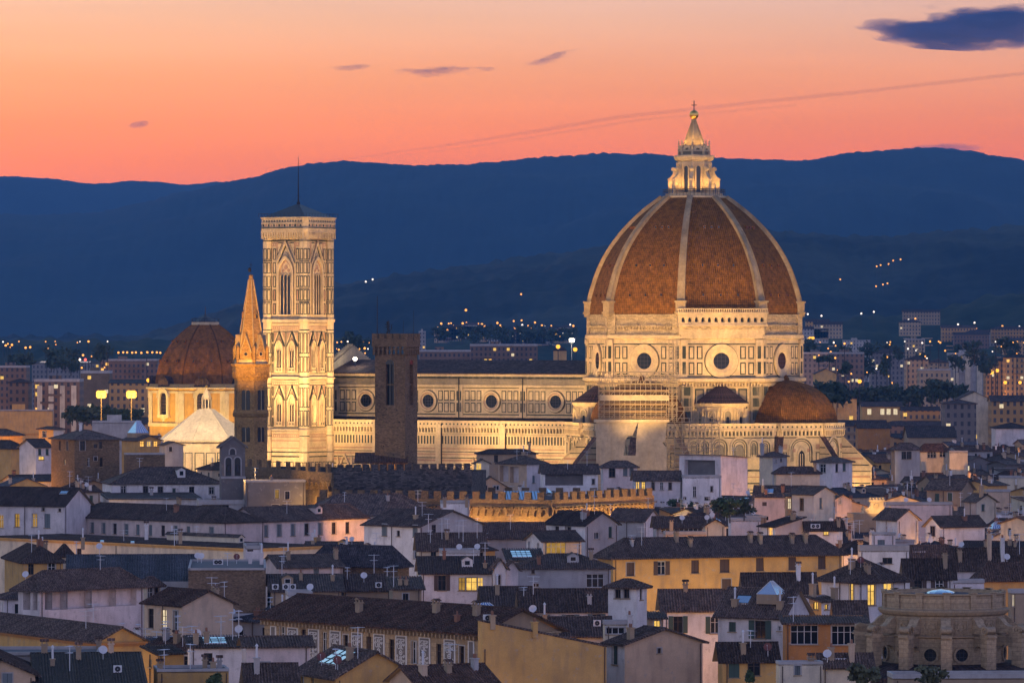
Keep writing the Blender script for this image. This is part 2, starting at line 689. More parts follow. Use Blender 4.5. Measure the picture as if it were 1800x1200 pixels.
def hill_range(name, prof, D, depth, material, bumps, seed, nx=420, ny=34, ext=300, base=0.0):
 """prof: ridge line (px, py); the crest stands D metres away, the slope falls towards the city over depth metres"""
 b = MB()

 def ridge(px):
  if px <= prof[0][0]:
   return prof[0][1]
  for (a, c), (d, e) in zip(prof, prof[1:]):
   if px <= d:
    k = (px - a) / (d - a)
    k = k * k * (3 - 2 * k) * .6 + k * .4
    return c + (e - c) * k
  return prof[-1][1]
 rows = []
 for i in range(nx + 1):
  px = -ext + (1800 + 2 * ext) * i / nx
  h0 = max(base, CAMZ - (ridge(px) - HORY) / FPX * D)
  col = []
  for j in range(ny + 7):
   t = j / ny
   y = D - depth * (1 - t)
   x = (px - 900) / FPX * (D if t >= 1 else (y + (D - y) * .35))
   if t <= 1:
    s_ = t * t * (3 - 2 * t) * .55 + t * .45
    z = h0 * s_
    nn = noise.fractal(Vector((x / 900, y / 1400, seed)), .8, 2.1, 5)
    z += nn * h0 * .22 * sin(pi * min(1, t)) * (1 - t * .3)
    z += noise.noise(Vector((x / 16.0, y / 40.0, seed + 3))) * bumps * min(1, t * 2)
    z += noise.noise(Vector((x / 70.0, y / 90.0, seed + 9))) * bumps * .9 * min(1, t * 2)
   else:
    z = h0 * max(0, 1 - (t - 1) * 6)
   if j == 0:
    z = -0.5
   col.append((x, y, z))
  rows.append(col)
 for i in range(nx):
  for j in range(ny + 6):
   b.face([rows[i][j], rows[i + 1][j], rows[i + 1][j + 1], rows[i][j + 1]], material, [(0, 0), (1, 0), (1, 1), (0, 1)], True)
 return tag(b.build(name), kind='structure')


hill_range('far_hills', [(-300, 318), (0, 310), (90, 313), (160, 324), (240, 318), (330, 324), (380, 319), (470, 330), (700, 380), (2100, 430)], 17500, 2600, 'forest_far', 3, 1.0)
hill_range('mountain_ridge', [(-300, 372), (0, 377), (90, 377), (175, 372), (240, 358), (330, 335), (430, 315), (500, 296), (560, 286), (610, 284), (720, 290),
         (800, 290), (870, 284), (960, 276), (1080, 269), (1190, 273), (1290, 278), (1340, 281), (1400, 282), (1440, 278), (1500, 268), (1560, 264),
         (1640, 259), (1700, 264), (1760, 275), (1830, 288), (2100, 330)], 13600, 3600, 'forest_far', 5, 5.0)
hill_range('wooded_hills', [(-300, 597), (240, 592), (300, 578), (360, 558), (430, 533), (520, 512), (600, 500), (650, 493), (740, 478), (830, 466), (930, 452), (1020, 440),
       (1080, 431), (1200, 418), (1350, 408), (1420, 409), (1500, 418), (1560, 417), (1620, 409), (1700, 404), (1800, 399), (2100, 400)], 7400, 2300, 'forest_mid', 8, 11.0)
hill_range('low_hills', [(-300, 600), (900, 598), (1150, 592), (1400, 580), (1470, 560), (1540, 556), (1600, 558), (1680, 536), (1740, 522), (1800, 512), (2100, 490)], 5000, 1100, 'forest_near', 6, 17.0, ny=26)

hz = MB()
hz.box(-3600, -120, -1, 3600, 19000, 640, 'iron')
hzo = hz.build('haze')
hm = bpy.data.materials.new('haze_air')
hm.use_nodes = True
hm.node_tree.nodes.clear()
pv = hm.node_tree.nodes.new('ShaderNodeVolumePrincipled')
pv.inputs['Density'].default_value = 4.1e-5
pv.inputs['Color'].default_value = (.17, .49, 1.0, 1)
ho = hm.node_tree.nodes.new('ShaderNodeOutputMaterial')
hm.node_tree.links.new(pv.outputs[0], ho.inputs['Volume'])
hzo.data.materials.clear()
hzo.data.materials.append(hm)
tag(hzo, kind='stuff')
# ------------------------------------------------------------------ the cathedral
AX = RAD(-31.5)
DC = (47.06, 1300.0, 0.0)


def dl(x, y, z):
 """a point in the cathedral's own axes (x east, y north) as a point in the scene"""
 return Vector((DC[0] + x * cos(AX) - y * sin(AX), DC[1] + x * sin(AX) + y * cos(AX), z))


cath = empty('cathedral', DC, AX)
tag(cath, 'great floodlit marble cathedral with huge ribbed terracotta dome and white lantern', 'cathedral')
R8 = pi / 8


def octface(mb, k, Rr, cx=0.0, cy=0.0):
 """drawing surface on the face of an octagon whose outward normal is k*45 degrees; u=0 in its middle"""
 t = k * pi / 4
 n = Vector((cos(t), sin(t), 0))
 return CV(mb, Vector((cx, cy, 0)) + n * (Rr * cos(R8)), (-sin(t), cos(t), 0)), 2 * Rr * sin(R8)


def spline(pts, n):
 out = []
 m = len(pts)
 for i in range(m - 1):
  p0, p1, p2, p3 = pts[max(0, i - 1)], pts[i], pts[i + 1], pts[min(m - 1, i + 2)]
  for k in range(n):
   t = k / n
   out.append(tuple(.5 * (2 * p1[a] + (p2[a] - p0[a]) * t + (2 * p0[a] - 5 * p1[a] + 4 * p2[a] - p3[a]) * t * t +
           (3 * p1[a] - p0[a] - 3 * p2[a] + p3[a]) * t ** 3) for a in (0, 1)))
 out.append(pts[-1])
 return out


# drum ----------------------------------------------------------------
b = MB()
RD = 27.85
b.lathe([(27.6, 0), (27.6, 41.5), (28.2, 42.2), (29.1, 42.4), (29.1, 43.2), (RD, 43.4), (RD, 53.0), (28.45, 53.3), (28.45, 53.9), (27.8, 54.2)], 8, 'marble_white', ph=-R8)
b.lathe([(27.75, 54.2), (27.6, 59.4), (27.2, 59.6)], 8, 'raw_stone', ph=-R8)
for k in range(8):
 c, w = octface(b, k, RD)
 h = w / 2
 for s in (-1, 1):
  for i, (a0, a1) in enumerate(((4.95, 6.45), (7.1, 8.6))):
   for z0, z1 in ((44.1, 47.25), (48.1, 51.4)):
    u0, u1 = sorted((s * a0, s * a1))
    c.panel(u0, z0, u1, z1, .3, .05, 'marble_green', 'marble_white')
  # corner pilaster with two dark fields
  u0, u1 = sorted((s * 9.0, s * (h + .12)))
  c.slab(u0, 43.4, u1, 53.0, 0, .45, 'marble_white')
  for z0, z1 in ((44.3, 47.4), (48.2, 51.4)):
   q0, q1 = sorted((s * 9.45, s * 10.35))
   c.slab(q0, z0, q1, z1, .45, .5, 'marble_green')
  c.slab(u0, 51.9, u1, 53.0, .45, .7, 'marble_white')
 # string courses
 c.slab(-9, 51.75, 9, 52.0, 0, .12, 'marble_green')
 c.slab(-9, 43.6, 9, 43.85, 0, .12, 'marble_green')
 c.slab(-h, 53.9, h, 54.2, .3, .62, 'marble_white')
 # the lower drum: marble fields darkened, shade under the walkway put into their colour
 cl, wl = octface(b, k, 27.6)
 for s in (-1, 1):
  for a0, a1 in ((1.5, 3.9), (4.5, 6.9)):
   for z0, z1 in ((33.0, 36.6), (37.3, 40.6)):
    u0, u1 = sorted((s * a0, s * a1))
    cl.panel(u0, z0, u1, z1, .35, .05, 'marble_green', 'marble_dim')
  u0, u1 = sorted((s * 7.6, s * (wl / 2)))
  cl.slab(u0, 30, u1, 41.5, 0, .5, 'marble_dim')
  for z0, z1 in ((32.6, 35.2), (36, 38.2), (38.9, 41)):
   q0, q1 = sorted((s * 8.2, s * 9.9))
   cl.slab(q0, z0, q1, z1, .5, .56, 'marble_green')
 for j in range(26):                                     # little brackets under the walkway
  u = -h + .5 + j * (w - 1) / 25
  cl.slab(u - .16, 41.2, u + .16, 42.0, 0, 1.0, 'marble_white')
 # rough unfinished band: put-log holes and broken ledge
 if k != 7:
  c2, w2 = octface(b, k, 27.6)
  for j in range(22):
   u = -w2 / 2 + 1 + j * (w2 - 2) / 21
   c2.slab(u - .22, 55.6, u + .22, 56.3, .1, .45, 'raw_stone')
  rr = random.Random(k)
  u = -w2 / 2
  while u < w2 / 2 - .6:
   du = rr.uniform(.7, 2.0)
   c2.slab(u, 56.3, min(u + du, w2 / 2), 56.3 + rr.uniform(.25, .6), .08, .3 + rr.random() * .35, 'raw_stone')
   c2.slab(u, 58.7, min(u + du, w2 / 2), 59.45, .02, .16 + rr.random() * .12, 'raw_stone')
   u += du
  c2.slab(-w2 / 2, 54.15, w2 / 2, 54.5, .15, .5, 'raw_stone')
  c2.slab(w2 / 2 - 2.2, 54.4, w2 / 2, 59.5, .1, .5, 'raw_stone')
  c2.slab(-w2 / 2, 54.4, -w2 / 2 + 2.2, 59.5, .1, .5, 'raw_stone')
drum = b.build('drum', cath)
for k in range(8):
 b = MB()
 c, w = octface(b, k, RD)
 c.ring(0, 47.6, 3.05, 4.1, 0, .42, 'marble_white', 32)
 c.ring(0, 47.6, 3.85, 4.3, 0, .5, 'marble_white', 32)
 c.ring(0, 47.6, 4.3, 4.5, 0, .08, 'marble_green', 32)
 c.funnel(0, 47.6, 2.1, 3.05, .06, .42, 'marble_white', 32)
 oc = b.build('oculus_window', drum)
 b = MB()
 c, w = octface(b, k, RD)
 c.disc(0, 47.6, 2.2, .05, 'dark_glass', 28)
 for q in (-1.05, 0, 1.05):
  e = sqrt(2.1 ** 2 - q * q)
  c.slab(q - .05, 47.6 - e, q + .05, 47.6 + e, .05, .1, 'iron')
  c.slab(-e, 47.6 + q - .05, e, 47.6 + q + .05, .05, .11, 'iron')
 # window is a part of the drum and the glass its sub-part in look only
 b.build('oculus_glass', drum)

# Baccio's gallery on the south-east face ----------------------------------
b = MB()
c, w = octface(b, 7, 27.75)
h = w / 2
c.slab(-h - .6, 54.2, h + .6, 56.5, 0, .75, 'marble_white')
for j in range(9):                                          # festoons
 u = -h + 1.3 + j * (w - 2.6) / 8
 for i in range(7):
  q = i / 6 * 2 - 1
  c.slab(u + q * .95 - .17, 55.3 + .55 * q * q, u + q * .95 + .17, 55.62 + .55 * q * q, .75, .95, 'marble_white')
c.slab(-h - 1.2, 56.4, h + 1.2, 56.9, 0, 1.7, 'marble_white')
c.slab(-h - .9, 56.9, h + .9, 57.1, 0, 1.5, 'marble_white')
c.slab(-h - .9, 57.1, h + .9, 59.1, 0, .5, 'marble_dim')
na = 13
for j in range(na + 1):
 u = -h - .6 + j * (w + 1.2) / na
 c.slab(u - .42, 57.1, u + .42, 59.1, .5, 1.45, 'marble_white')
for j in range(na):
 u = -h - .6 + (j + .5) * (w + 1.2) / na
 c.archband(u, 58.2, .80, 58.25, .3, .9, 1.42, 'marble_white', n=5)
 c.arch(u, 57.1, .8, 58.25, .52, 'dark_glass', n=5)
 c.slab(u - .45, 57.1, u + .45, 57.45, 1.1, 1.4, 'marble_white')
c.slab(-h - 1.0, 58.75, h + 1.0, 59.5, .5, 1.55, 'marble_white')
c.slab(-h - 1.3, 59.5, h + 1.3, 60.0, 0, 1.85, 'marble_white')
for j in range(40):
 u = -h - 1.1 + j * (w + 2.2) / 39
 c.slab(u - .14, 60.0, u + .14, 60.7, 1.4, 1.7, 'marble_white')
c.slab(-h - 1.2, 60.7, h + 1.2, 60.95, 1.3, 1.8, 'marble_white')
b.build('marble_gallery', cath)

# dome shell ------------------------------------------------------------
prof = spline([(27.6, 59.2), (27.35, 62.2), (26.5, 65.6), (25.05, 70.0), (23.4, 73.6), (21.35, 77.0), (18.5, 80.7), (14.7, 84.6), (11.3, 87.4), (8.3, 89.6)], 4)
b = MB()
b.lathe(prof, 8, 'dome_tiles', ph=-R8)
dome = b.build('dome', cath)


def dome_at(z):
 for (r0, z0), (r1, z1) in zip(prof, prof[1:]):
  if z <= z1:
   q = (z - z0) / (z1 - z0)
   return r0 + (r1 - r0) * q, atan_s((r1 - r0), (z1 - z0))
 return prof[-1][0], 0


def atan_s(a, c_):
 return math.atan2(a, c_)


for k in range(8):
 b = MB()
 t = k * pi / 4 + R8
 d = Vector((cos(t), sin(t), 0))
 e = Vector((-sin(t), cos(t), 0))
 hw = lambda q: 1.05 - .4 * q
 n = len(prof)
 for i in range(n - 1):
  q0, q1 = i / (n - 1), (i + 1) / (n - 1)
  (r0, z0), (r1, z1) = prof[i], prof[i + 1]
  up = Vector((z1 - z0, 0, -(r1 - r0))).normalized()
  f = lambda r, z, s, o, q: d * (r + up[0] * o) + e * (s * hw(q)) + Vector((0, 0, z + up[2] * o))
  o = .55
  b.face([f(r0, z0, -1, o, q0), f(r0, z0, 1, o, q0), f(r1, z1, 1, o, q1), f(r1, z1, -1, o, q1)], 'rib_stone')
  for s in (-1, 1):
   pp = [f(r0, z0, s, -1.2, q0), f(r0, z0, s, o, q0), f(r1, z1, s, o, q1), f(r1, z1, s, -1.2, q1)]
   b.face(pp if s < 0 else pp[::-1], 'rib_stone')
   # raised edge of the rib
   pe = [f(r0, z0, s * .8, o, q0), f(r0, z0, s * .8, o + .2, q0), f(r0, z0, s, o + .2, q0)]
   pf = [f(r1, z1, s * .8, o, q1), f(r1, z1, s * .8, o + .2, q1), f(r1, z1, s, o + .2, q1)]
   for m_ in range(2):
    b.face([pe[m_], pe[m_ + 1], pf[m_ + 1], pf[m_]], 'rib_stone')
 cx = CV(b, d * 26.8, (-sin(t), cos(t), 0))
 cx.slab(-1.25, 58.9, 1.25, 62.4, 0, 1.75, 'rib_stone')
 cx.slab(-1.5, 62.4, 1.5, 62.9, -.3, 2.0, 'rib_stone')
 cx.slab(-1.5, 59.6, 1.5, 60.1, 0, 2.0, 'rib_stone')
 b.build('rib', dome)
for k in range(8):
 t = k * pi / 4
 n0 = Vector((cos(t), sin(t), 0))
 e = Vector((-sin(t), cos(t), 0))
 for z, sp_ in ((64.2, 4.6), (71.8, 4.1), (81.6, 1.9)):
  r, an = dome_at(z)
  ra = r * cos(R8)
  for j in (-1, 0, 1):
   b = MB()
   p = n0 * (ra - .35) + e * (j * sp_) + Vector((0, 0, z))
   cvx = CV(b, p, e)
   cvx.slab(-.36, -.3, .36, .55, 0, .62, 'dome_tiles')
   cvx.slab(-.26, -.15, .26, .42, .62, .66, 'dark_glass')
   b.build('porthole', dome)

# lantern ---------------------------------------------------------------
lan = MB()
lan.lathe([(8.4, 89.2), (8.4, 90.0), (7.4, 90.2), (7.4, 90.7)], 8, 'marble_white', ph=-R8)
lan.lathe([(4.3, 90.5), (4.3, 99.0), (4.9, 99.3), (5.3, 100.0), (5.3, 100.5), (4.0, 100.7)], 8, 'marble_white', ph=-R8)
for k in range(8):
 c, w = octface(lan, k, 4.3)
 c.arch(0, 91.0, 1.15, 97.2, .04, 'dark_glass', n=6)
 c.archband(0, 91.0, 1.15, 97.2, .38, 0, .3, 'marble_white', n=6)
 c.slab(-w / 2, 98.2, w / 2, 98.6, 0, .25, 'marble_white')
 t = k * pi / 4 + R8
 d = Vector((cos(t), sin(t), 0))
 # buttress: pier with an arch, volute above
 cb = CV(lan, Vector((0, 0, 0)), d)
 for s in (-.4, ):
  cc = CV(lan, Vector((-sin(t), cos(t), 0)) * .42, d)
  prof2 = [(4.2, 90.6), (4.85, 90.6), (4.85, 93.0), (5.3, 93.6), (5.75, 93.0), (5.75, 90.6), (6.7, 90.6), (6.7, 94.0), (6.9, 94.3), (6.7, 94.6), (6.0, 95.0), (5.5, 95.8), (5.25, 96.8), (4.95, 97.3), (4.2, 97.4)]
  nrm = cc.N
  lo = [cc.P(u, v, 0) for u, v in prof2]
  hi = [cc.P(u, v, 0) - Vector((-sin(t), cos(t), 0)) * .84 for u, v in prof2]
  for i in range(len(lo)):
   j = (i + 1) % len(lo)
   lan.face([lo[i], lo[j], hi[j], hi[i]], 'marble_white')
  for side_ in (lo, hi):
   ps = side_ if side_ is lo else side_
   # split the arched pier into convex pieces
   for idx in ((0, 1, 2, 14), (2, 3, 13, 14), (3, 12, 13), (3, 4, 11, 12), (4, 5, 6, 7), (4, 7, 8, 9, 10, 11)):
    lan.face([ps[i] for i in idx], 'marble_white')
 for i in range(8):
  a0, a1 = i * pi / 4, (i + 1) * pi / 4
  ctr = d * 5.35 + Vector((0, 0, 97.0))
  e = Vector((-sin(t), cos(t), 0))
  p = [ctr + d * (.55 * cos(a)) + Vector((0, 0, .55 * sin(a))) for a in (a0, a1)]
  lan.face([p[0] - e * .5, p[1] - e * .5, p[1] + e * .5, p[0] + e * .5], 'marble_white')
  for s in (-.5, .5):
   lan.face([ctr + e * s, p[0] + e * s, p[1] + e * s], 'marble_white')
 # corner column
 lan.tube(d * 4.35 + Vector((0, 0, 91)), d * 4.35 + Vector((0, 0, 98.8)), .36, 'marble_white', 6)
lant = lan.build('lantern', cath)
b = MB()
b.lathe([(3.7, 100.6), (3.5, 102.2), (3.7, 102.4)], 8, 'marble_dim', ph=-R8)
for k in range(8):
 c, w = octface(b, k, 3.85)
 c.ring(0, 101.9, .5, 1.15, -.2, .25, 'marble_white', 10, 0, pi)
 c.slab(-1.5, 101.5, 1.5, 101.9, -.2, .2, 'marble_white')
 t = k * pi / 4 + R8
 px_, py_ = 3.95 * cos(t), 3.95 * sin(t)
 b.lathe([(.35, 100.7), (.35, 102.3), (.18, 102.5), (.34, 102.9), (.14, 103.2), (.28, 103.6), (.10, 103.9), (.2, 104.2), (0.02, 104.7)], 6, 'marble_white', px_, py_)
b.build('crown', lant)
b = MB()
b.lathe([(3.1, 102.2), (2.3, 104.2), (.55, 109.3), (.75, 109.5), (.6, 109.9)], 8, 'rib_stone', ph=-R8)
for k in range(8):
 t = k * pi / 4 + R8
 b.tube((3.1 * cos(t), 3.1 * sin(t), 102.3), (.55 * cos(t), .55 * sin(t), 109.4), .13, 'rib_stone', 4)
b.build('spire', lant)
b = MB()
b.ball((0, 0, 111.05), 1.2, 'gilded', 18, 12)
orb = b.build('gilded_ball', lant)
b = MB()
b.box(-.09, -.09, 112.1, .09, .09, 114.7, 'iron')
b.box(-.75, -.08, 113.45, .75, .08, 113.65, 'iron')
b.build('cross', orb)
b = MB()
for k in range(8):
 t0, t1 = k * pi / 4 + R8, (k + 1) * pi / 4 + R8
 for z in (91.2, 91.7):
  b.tube((8.1 * cos(t0), 8.1 * sin(t0), z), (8.1 * cos(t1), 8.1 * sin(t1), z), .06, 'iron', 4)
 for i in range(6):
  q = i / 6
  x, y = 8.1 * (cos(t0) + (cos(t1) - cos(t0)) * q), 8.1 * (sin(t0) + (sin(t1) - sin(t0)) * q)
  b.tube((x, y, 90.0), (x, y, 91.8), .05, 'iron', 4)
b.build('lantern_railing', cath)

# exedrae on the four diagonal faces ------------------------------------------
for k in (1, 3, 5, 7):
 b = MB()
 t = k * pi / 4
 ap = 27.6 * cos(R8) - .3
 cx, cy = ap * cos(t), ap * sin(t)
 b.lathe([(6.4, 30), (6.4, 35.9), (6.9, 36.2), (7.1, 36.6), (7.1, 36.95), (6.6, 37.0)], 20, 'marble_white', cx, cy, ph=t - pi / 2, a0=0, a1=pi)
 for j in range(5):
  a = t - pi / 2 + pi * (j + .5) / 5
  n = Vector((cos(a), sin(a), 0))
  c = CV(b, Vector((cx, cy, 0)) + n * 6.38, (-sin(a), cos(a), 0))
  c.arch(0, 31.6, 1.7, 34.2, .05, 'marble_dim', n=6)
  c.archband(0, 31.6, 1.7, 34.2, .28, 0, .3, 'marble_white', n=6)
  c.arch(0, 31.6, .8, 33.2, .1, 'dark_glass', n=5)
 for j in range(6):
  a = t - pi / 2 + pi * j / 5
  for s in (-.07, .07):
   p = Vector((cx + 6.75 * cos(a + s), cy + 6.75 * sin(a + s), 0))
   b.tube(p + Vector((0, 0, 31.4)), p + Vector((0, 0, 35.6)), .26, 'marble_white', 6)
 b.lathe([(7.2, 36.95), (.25, 42.0)], 20, 'roof_tiles_plain', cx, cy, ph=t - pi / 2, a0=0, a1=pi)
 b.build('exedra', cath)

# tribunes: polygonal apses with a half dome each ---------------------------------


def gallery_band(c, u0, u1, z, o):
 """balustrade with pierced quatrefoils over a corbel frieze, top at z"""
 c.slab(u0, z - .35, u1, z, o, o + .55, 'marble_white')
 c.slab(u0, z - 1.5, u1, z - .35, o, o + .42, 'marble_white')
 n = max(2, int((u1 - u0) / 1.15))
 for j in range(n):
  u = u0 + (j + .5) * (u1 - u0) / n
  c.ring(u, z - .92, 0.0, .27, o, o + .45, 'marble_green', 6)
 c.slab(u0, z - 1.85, u1, z - 1.5, o, o + .75, 'marble_white')
 m = max(2, int((u1 - u0) / .95))
 for j in range(m):
  u = u0 + (j + .5) * (u1 - u0) / m
  c.slab(u - .2, z - 3.1, u + .2, z - 1.85, o - .1, o + .55, 'marble_white')
  c.arch(u + (u1 - u0) / m / 2 * (1 if j < m - 1 else 0), z - 3.1, .5, z - 2.4, o + .02, 'marble_green', True, 4)
 c.slab(u0, z - 3.45, u1, z - 3.1, o - .1, o + .2, 'marble_white')
 c.slab(u0, z - 3.75, u1, z - 3.5, o - .1, o + .1, 'marble_green')


def blind_arch(c, u, r, zs, window=True):
 c.archband(u, zs - 3.0, 2 * r, zs, .45, 0, .35, 'marble_white', n=12)
 c.archband(u, zs - 3.0, 2 * r - .5, zs, .22, 0, .12, 'marble_green', n=12)
 c.archband(u, zs - 3.0, 2 * r - 1.5, zs, .16, 0, .1, 'marble_green', n=12)
 if window:
  c.archband(u, zs - 9, 1.7, zs - 1.6, .4, 0, .4, 'marble_white', True)
  c.arch(u, zs - 9, 1.7, zs - 1.6, .04, 'dark_glass', True)
  for q in (-.3, .3):
   c.slab(u + q - .1, zs - 9, u + q + .1, zs - 1.0, .04, .2, 'marble_white')
  c.ring(u, zs + .55, .25, .5, 0, .2, 'marble_white', 8)
  for s in (-1, 1):
   c.slab(u + s * 1.9 - .35, zs - .6, u + s * 1.9 + .35, zs + .3, 0, .1, 'marble_pink')
 else:
  c.arch(u, zs - 2.6, r * .95, zs - .5, .06, 'marble_dim', n=8)
  c.archband(u, zs - 2.6, r * .95, zs - .5, .12, 0, .1, 'marble_green', n=8)


def courses(c, u0, u1, z0, z1, seed):
 rr = random.Random(seed)
 z = z0
 while z < z1 - .4:
  hh = rr.choice((.25, .35, .5))
  c.slab(u0, z, u1, z + hh, 0, .05, rr.choice(('marble_green', 'marble_pink', 'marble_pink', 'marble_green')))
  z += hh + rr.choice((.5, .9, 1.3))


RT, DT = 14.6, 27.0
for k in (0, 2, 6):
 t = k * pi / 4
 cx, cy = DT * cos(t), DT * sin(t)
 b = MB()
 b.lathe([(RT, 0), (RT, 31.0)], 8, 'marble_white', cx, cy, ph=-R8)
 b.prism([(cx + RT * cos(-R8 + i * pi / 4), cy + RT * sin(-R8 + i * pi / 4)) for i in range(8)], 30.2, 30.9, 'marble_white')
 for dk in (-2, -1, 0, 1, 2):
  c, w = octface(b, k + dk, RT, cx, cy)
  gallery_band(c, -w / 2, w / 2, 31.9, 0)
  blind_arch(c, 0, 2.9, 25.2)
  courses(c, -w / 2, w / 2, 8, 19.5, k * 10 + dk)
  for s in (-1, 1):
   u0, u1 = sorted((s * 3.8, s * 5.0))
   c.panel(u0, 20.6, u1, 24.6, .25, .05, 'marble_green', 'marble_white')
   c.slab(u0, 25.3, u1, 26.6, 0, .05, 'marble_pink')
 for dk in (-3, -1, 1, 3):                               # sloping spur walls at the corners
  a = t + dk * R8
  d = Vector((cos(a), sin(a), 0))
  e = Vector((-sin(a), cos(a), 0))
  ctr = Vector((cx, cy, 0))
  for s in (-.7, .7):
   q = [ctr + d * (RT - .3) + e * s, ctr + d * (RT + 7.2) + e * s]
   pts = [q[0], q[1], q[1] + Vector((0, 0, 21.0)), q[0] + Vector((0, 0, 28.6))]
   b.face(pts if s < 0 else pts[::-1], 'marble_white')
  A0, A1 = ctr + d * (RT - .3), ctr + d * (RT + 7.2)
  for s in (-1, 1):
   cs = CV(b, ctr + e * (.7 * s), d * -s)
   for iz in range(13):
    z_ = 7 + iz * 1.55
    L_ = RT + 7.0 if z_ < 20.5 else RT + 7.2 * (28.0 - z_) / 7.6
    u0, u1 = sorted((-s * (RT - .2), -s * L_))
    cs.slab(u0, z_, u1, z_ + (.28, .5, .2)[iz % 3], 0, .05, ('marble_green', 'marble_pink', 'marble_green')[iz % 3])
  b.face([A1 - e * .7, A1 + e * .7, A1 + e * .7 + Vector((0, 0, 21)), A1 - e * .7 + Vector((0, 0, 21))], 'marble_white')
  b.face([A1 - e * .95 + Vector((0, 0, 21.05)) + d * .3, A1 + e * .95 + Vector((0, 0, 21.05)) + d * .3, A0 + e * .95 + Vector((0, 0, 28.85)), A0 - e * .95 + Vector((0, 0, 28.85))], 'roof_tiles_red')
  for s in (-.95, .95):
   b.face([A1 + e * s + Vector((0, 0, 20.6)) + d * .3, A1 + e * s + Vector((0, 0, 21.05)) + d * .3, A0 + e * s + Vector((0, 0, 28.85)), A0 + e * s + Vector((0, 0, 28.3))], 'marble_white')
 tri = b.build('tribune', cath)
 b = MB()
 b.lathe(spline([(13.4, 31.0), (13.1, 33.0), (12.0, 36.2), (9.6, 39.2), (6.2, 41.3), (2.4, 42.4), (.4, 42.7)], 4), 8, 'dome_tiles', cx, cy, ph=-R8)
 b.lathe([(.9, 42.5), (.7, 43.3), (.2, 44.0)], 8, 'dome_tiles', cx, cy, ph=-R8)
 b.build('half_dome', tri)
# sacristy blocks between the tribunes ------------------------------------------
for k in (1, 3, 5, 7):
 t = k * pi / 4
 n = Vector((cos(t), sin(t), 0))
 e = Vector((-sin(t), cos(t), 0))
 b = MB()
 D0, D1, HW = 20.0, 33.2, 11.8
 P = [n * D0 - e * HW, n * D1 - e * HW, n * D1 + e * HW, n * D0 + e * HW]
 b.prism([(p[0], p[1]) for p in P], 0, 30.6, 'marble_white')
 c = CV(b, n * D1, e)
 gallery_band(c, -HW, HW, 31.9, 0)
 for s in (-1, 1):
  blind_arch(c, s * 2.6, 2.05, 26.0, False)
  blind_arch(c, s * 6.4, 1.0, 26.6, False)
  blind_arch(c, s * 9.3, 1.35, 26.2, False)
 courses(c, -HW, HW, 8, 22, k)
 c.slab(-HW, 22.6, HW, 23.0, 0, .2, 'marble_white')
 for s, cc in ((-1, CV(b, n * D0 - e * HW, n)), (1, CV(b, n * D1 + e * HW, -n))):
  gallery_band(cc, 0, D1 - D0, 31.9, 0)
  courses(cc, 0, D1 - D0, 8, 26, k + 40)
 b.build('sacristy', cath)

# nave ------------------------------------------------------------------
NX0, NX1 = -107.0, -22.0
BAY, OC0 = 19.67, -35.4
b = MB()
b.box(NX0, -10.5, 0, NX1, 10.5, 44.0, 'marble_white')
for sgn, c in ((-1, CV(b, (0, -10.5, 0), (1, 0, 0))), (1, CV(b, (0, 10.5, 0), (-1, 0, 0)))):
 q = (lambda a, d_: (a, d_)) if sgn < 0 else (lambda a, d_: (-d_, -a))
 u0, u1 = q(NX0, NX1)
 c.slab(u0, 43.3, u1, 44.1, 0, .9, 'marble_white')
 c.slab(u0, 42.8, u1, 43.3, 0, .5, 'marble_green')
 c.slab(u0, 41.2, u1, 42.7, 0, .3, 'marble_dim')
 c.slab(u0, 40.55, u1, 41.1, 0, .5, 'marble_white')
 c.slab(u0, 40.2, u1, 40.4, 0, .06, 'marble_green')
 c.slab(u0, 33.2, u1, 33.5, 0, .06, 'marble_green')
 c.slab(u0, 32.2, u1, 33.0, 0, .3, 'marble_white')
 for i in range(4):
  xc = (OC0 - BAY * i) * (1 if sgn < 0 else -1)
  for s in (-1, 1):
   for a0, a1 in ((3.15, 4.55), (4.95, 6.4), (6.8, 8.25)):
    for z0, z1 in ((33.9, 36.45), (36.95, 39.6)):
     p0, p1 = sorted((xc + s * a0, xc + s * a1))
     c.panel(p0, z0, p1, z1, .24, .05, 'marble_green', 'marble_white')
   p0, p1 = sorted((xc + s * 8.75, xc + s * BAY / 2))
   c.slab(p0, 32.6, p1, 40.5, 0, .4, 'marble_white')
   p0, p1 = sorted((xc + s * 9.1, xc + s * 9.55))
   for z0, z1 in ((34.0, 36.4), (37, 39.5)):
    c.slab(p0, z0, p1, z1, .4, .45, 'marble_green')
  c.slab(xc + BAY / 2 - .1, 31.5, xc + BAY / 2 + .1, 44.0, .4, .62, 'iron')
nave = b.build('nave', cath)
for i in range(4):
 for sgn in (-1, 1):
  b = MB()
  c = CV(b, (OC0 - BAY * i, sgn * 10.5, 0), (-sgn, 0, 0))
  c.ring(0, 36.8, 2.25, 2.75, 0, .45, 'marble_white', 28)
  c.ring(0, 36.8, 2.0, 2.3, 0, .3, 'marble_pink', 28)
  c.ring(0, 36.8, 2.75, 2.95, 0, .08, 'marble_green', 28)
  c.funnel(0, 36.8, 1.7, 2.05, .08, .3, 'marble_white', 28)
  c.disc(0, 36.8, 1.8, .06, 'dark_glass', 24)
  for qq in (-.8, 0, .8):
   ee = sqrt(1.7 ** 2 - qq * qq)
   c.slab(qq - .04, 36.8 - ee, qq + .04, 36.8 + ee, .06, .1, 'iron')
   c.slab(-ee, 36.8 + qq - .04, ee, 36.8 + qq + .04, .06, .11, 'iron')
  b.build('oculus_window', nave)
b = MB()
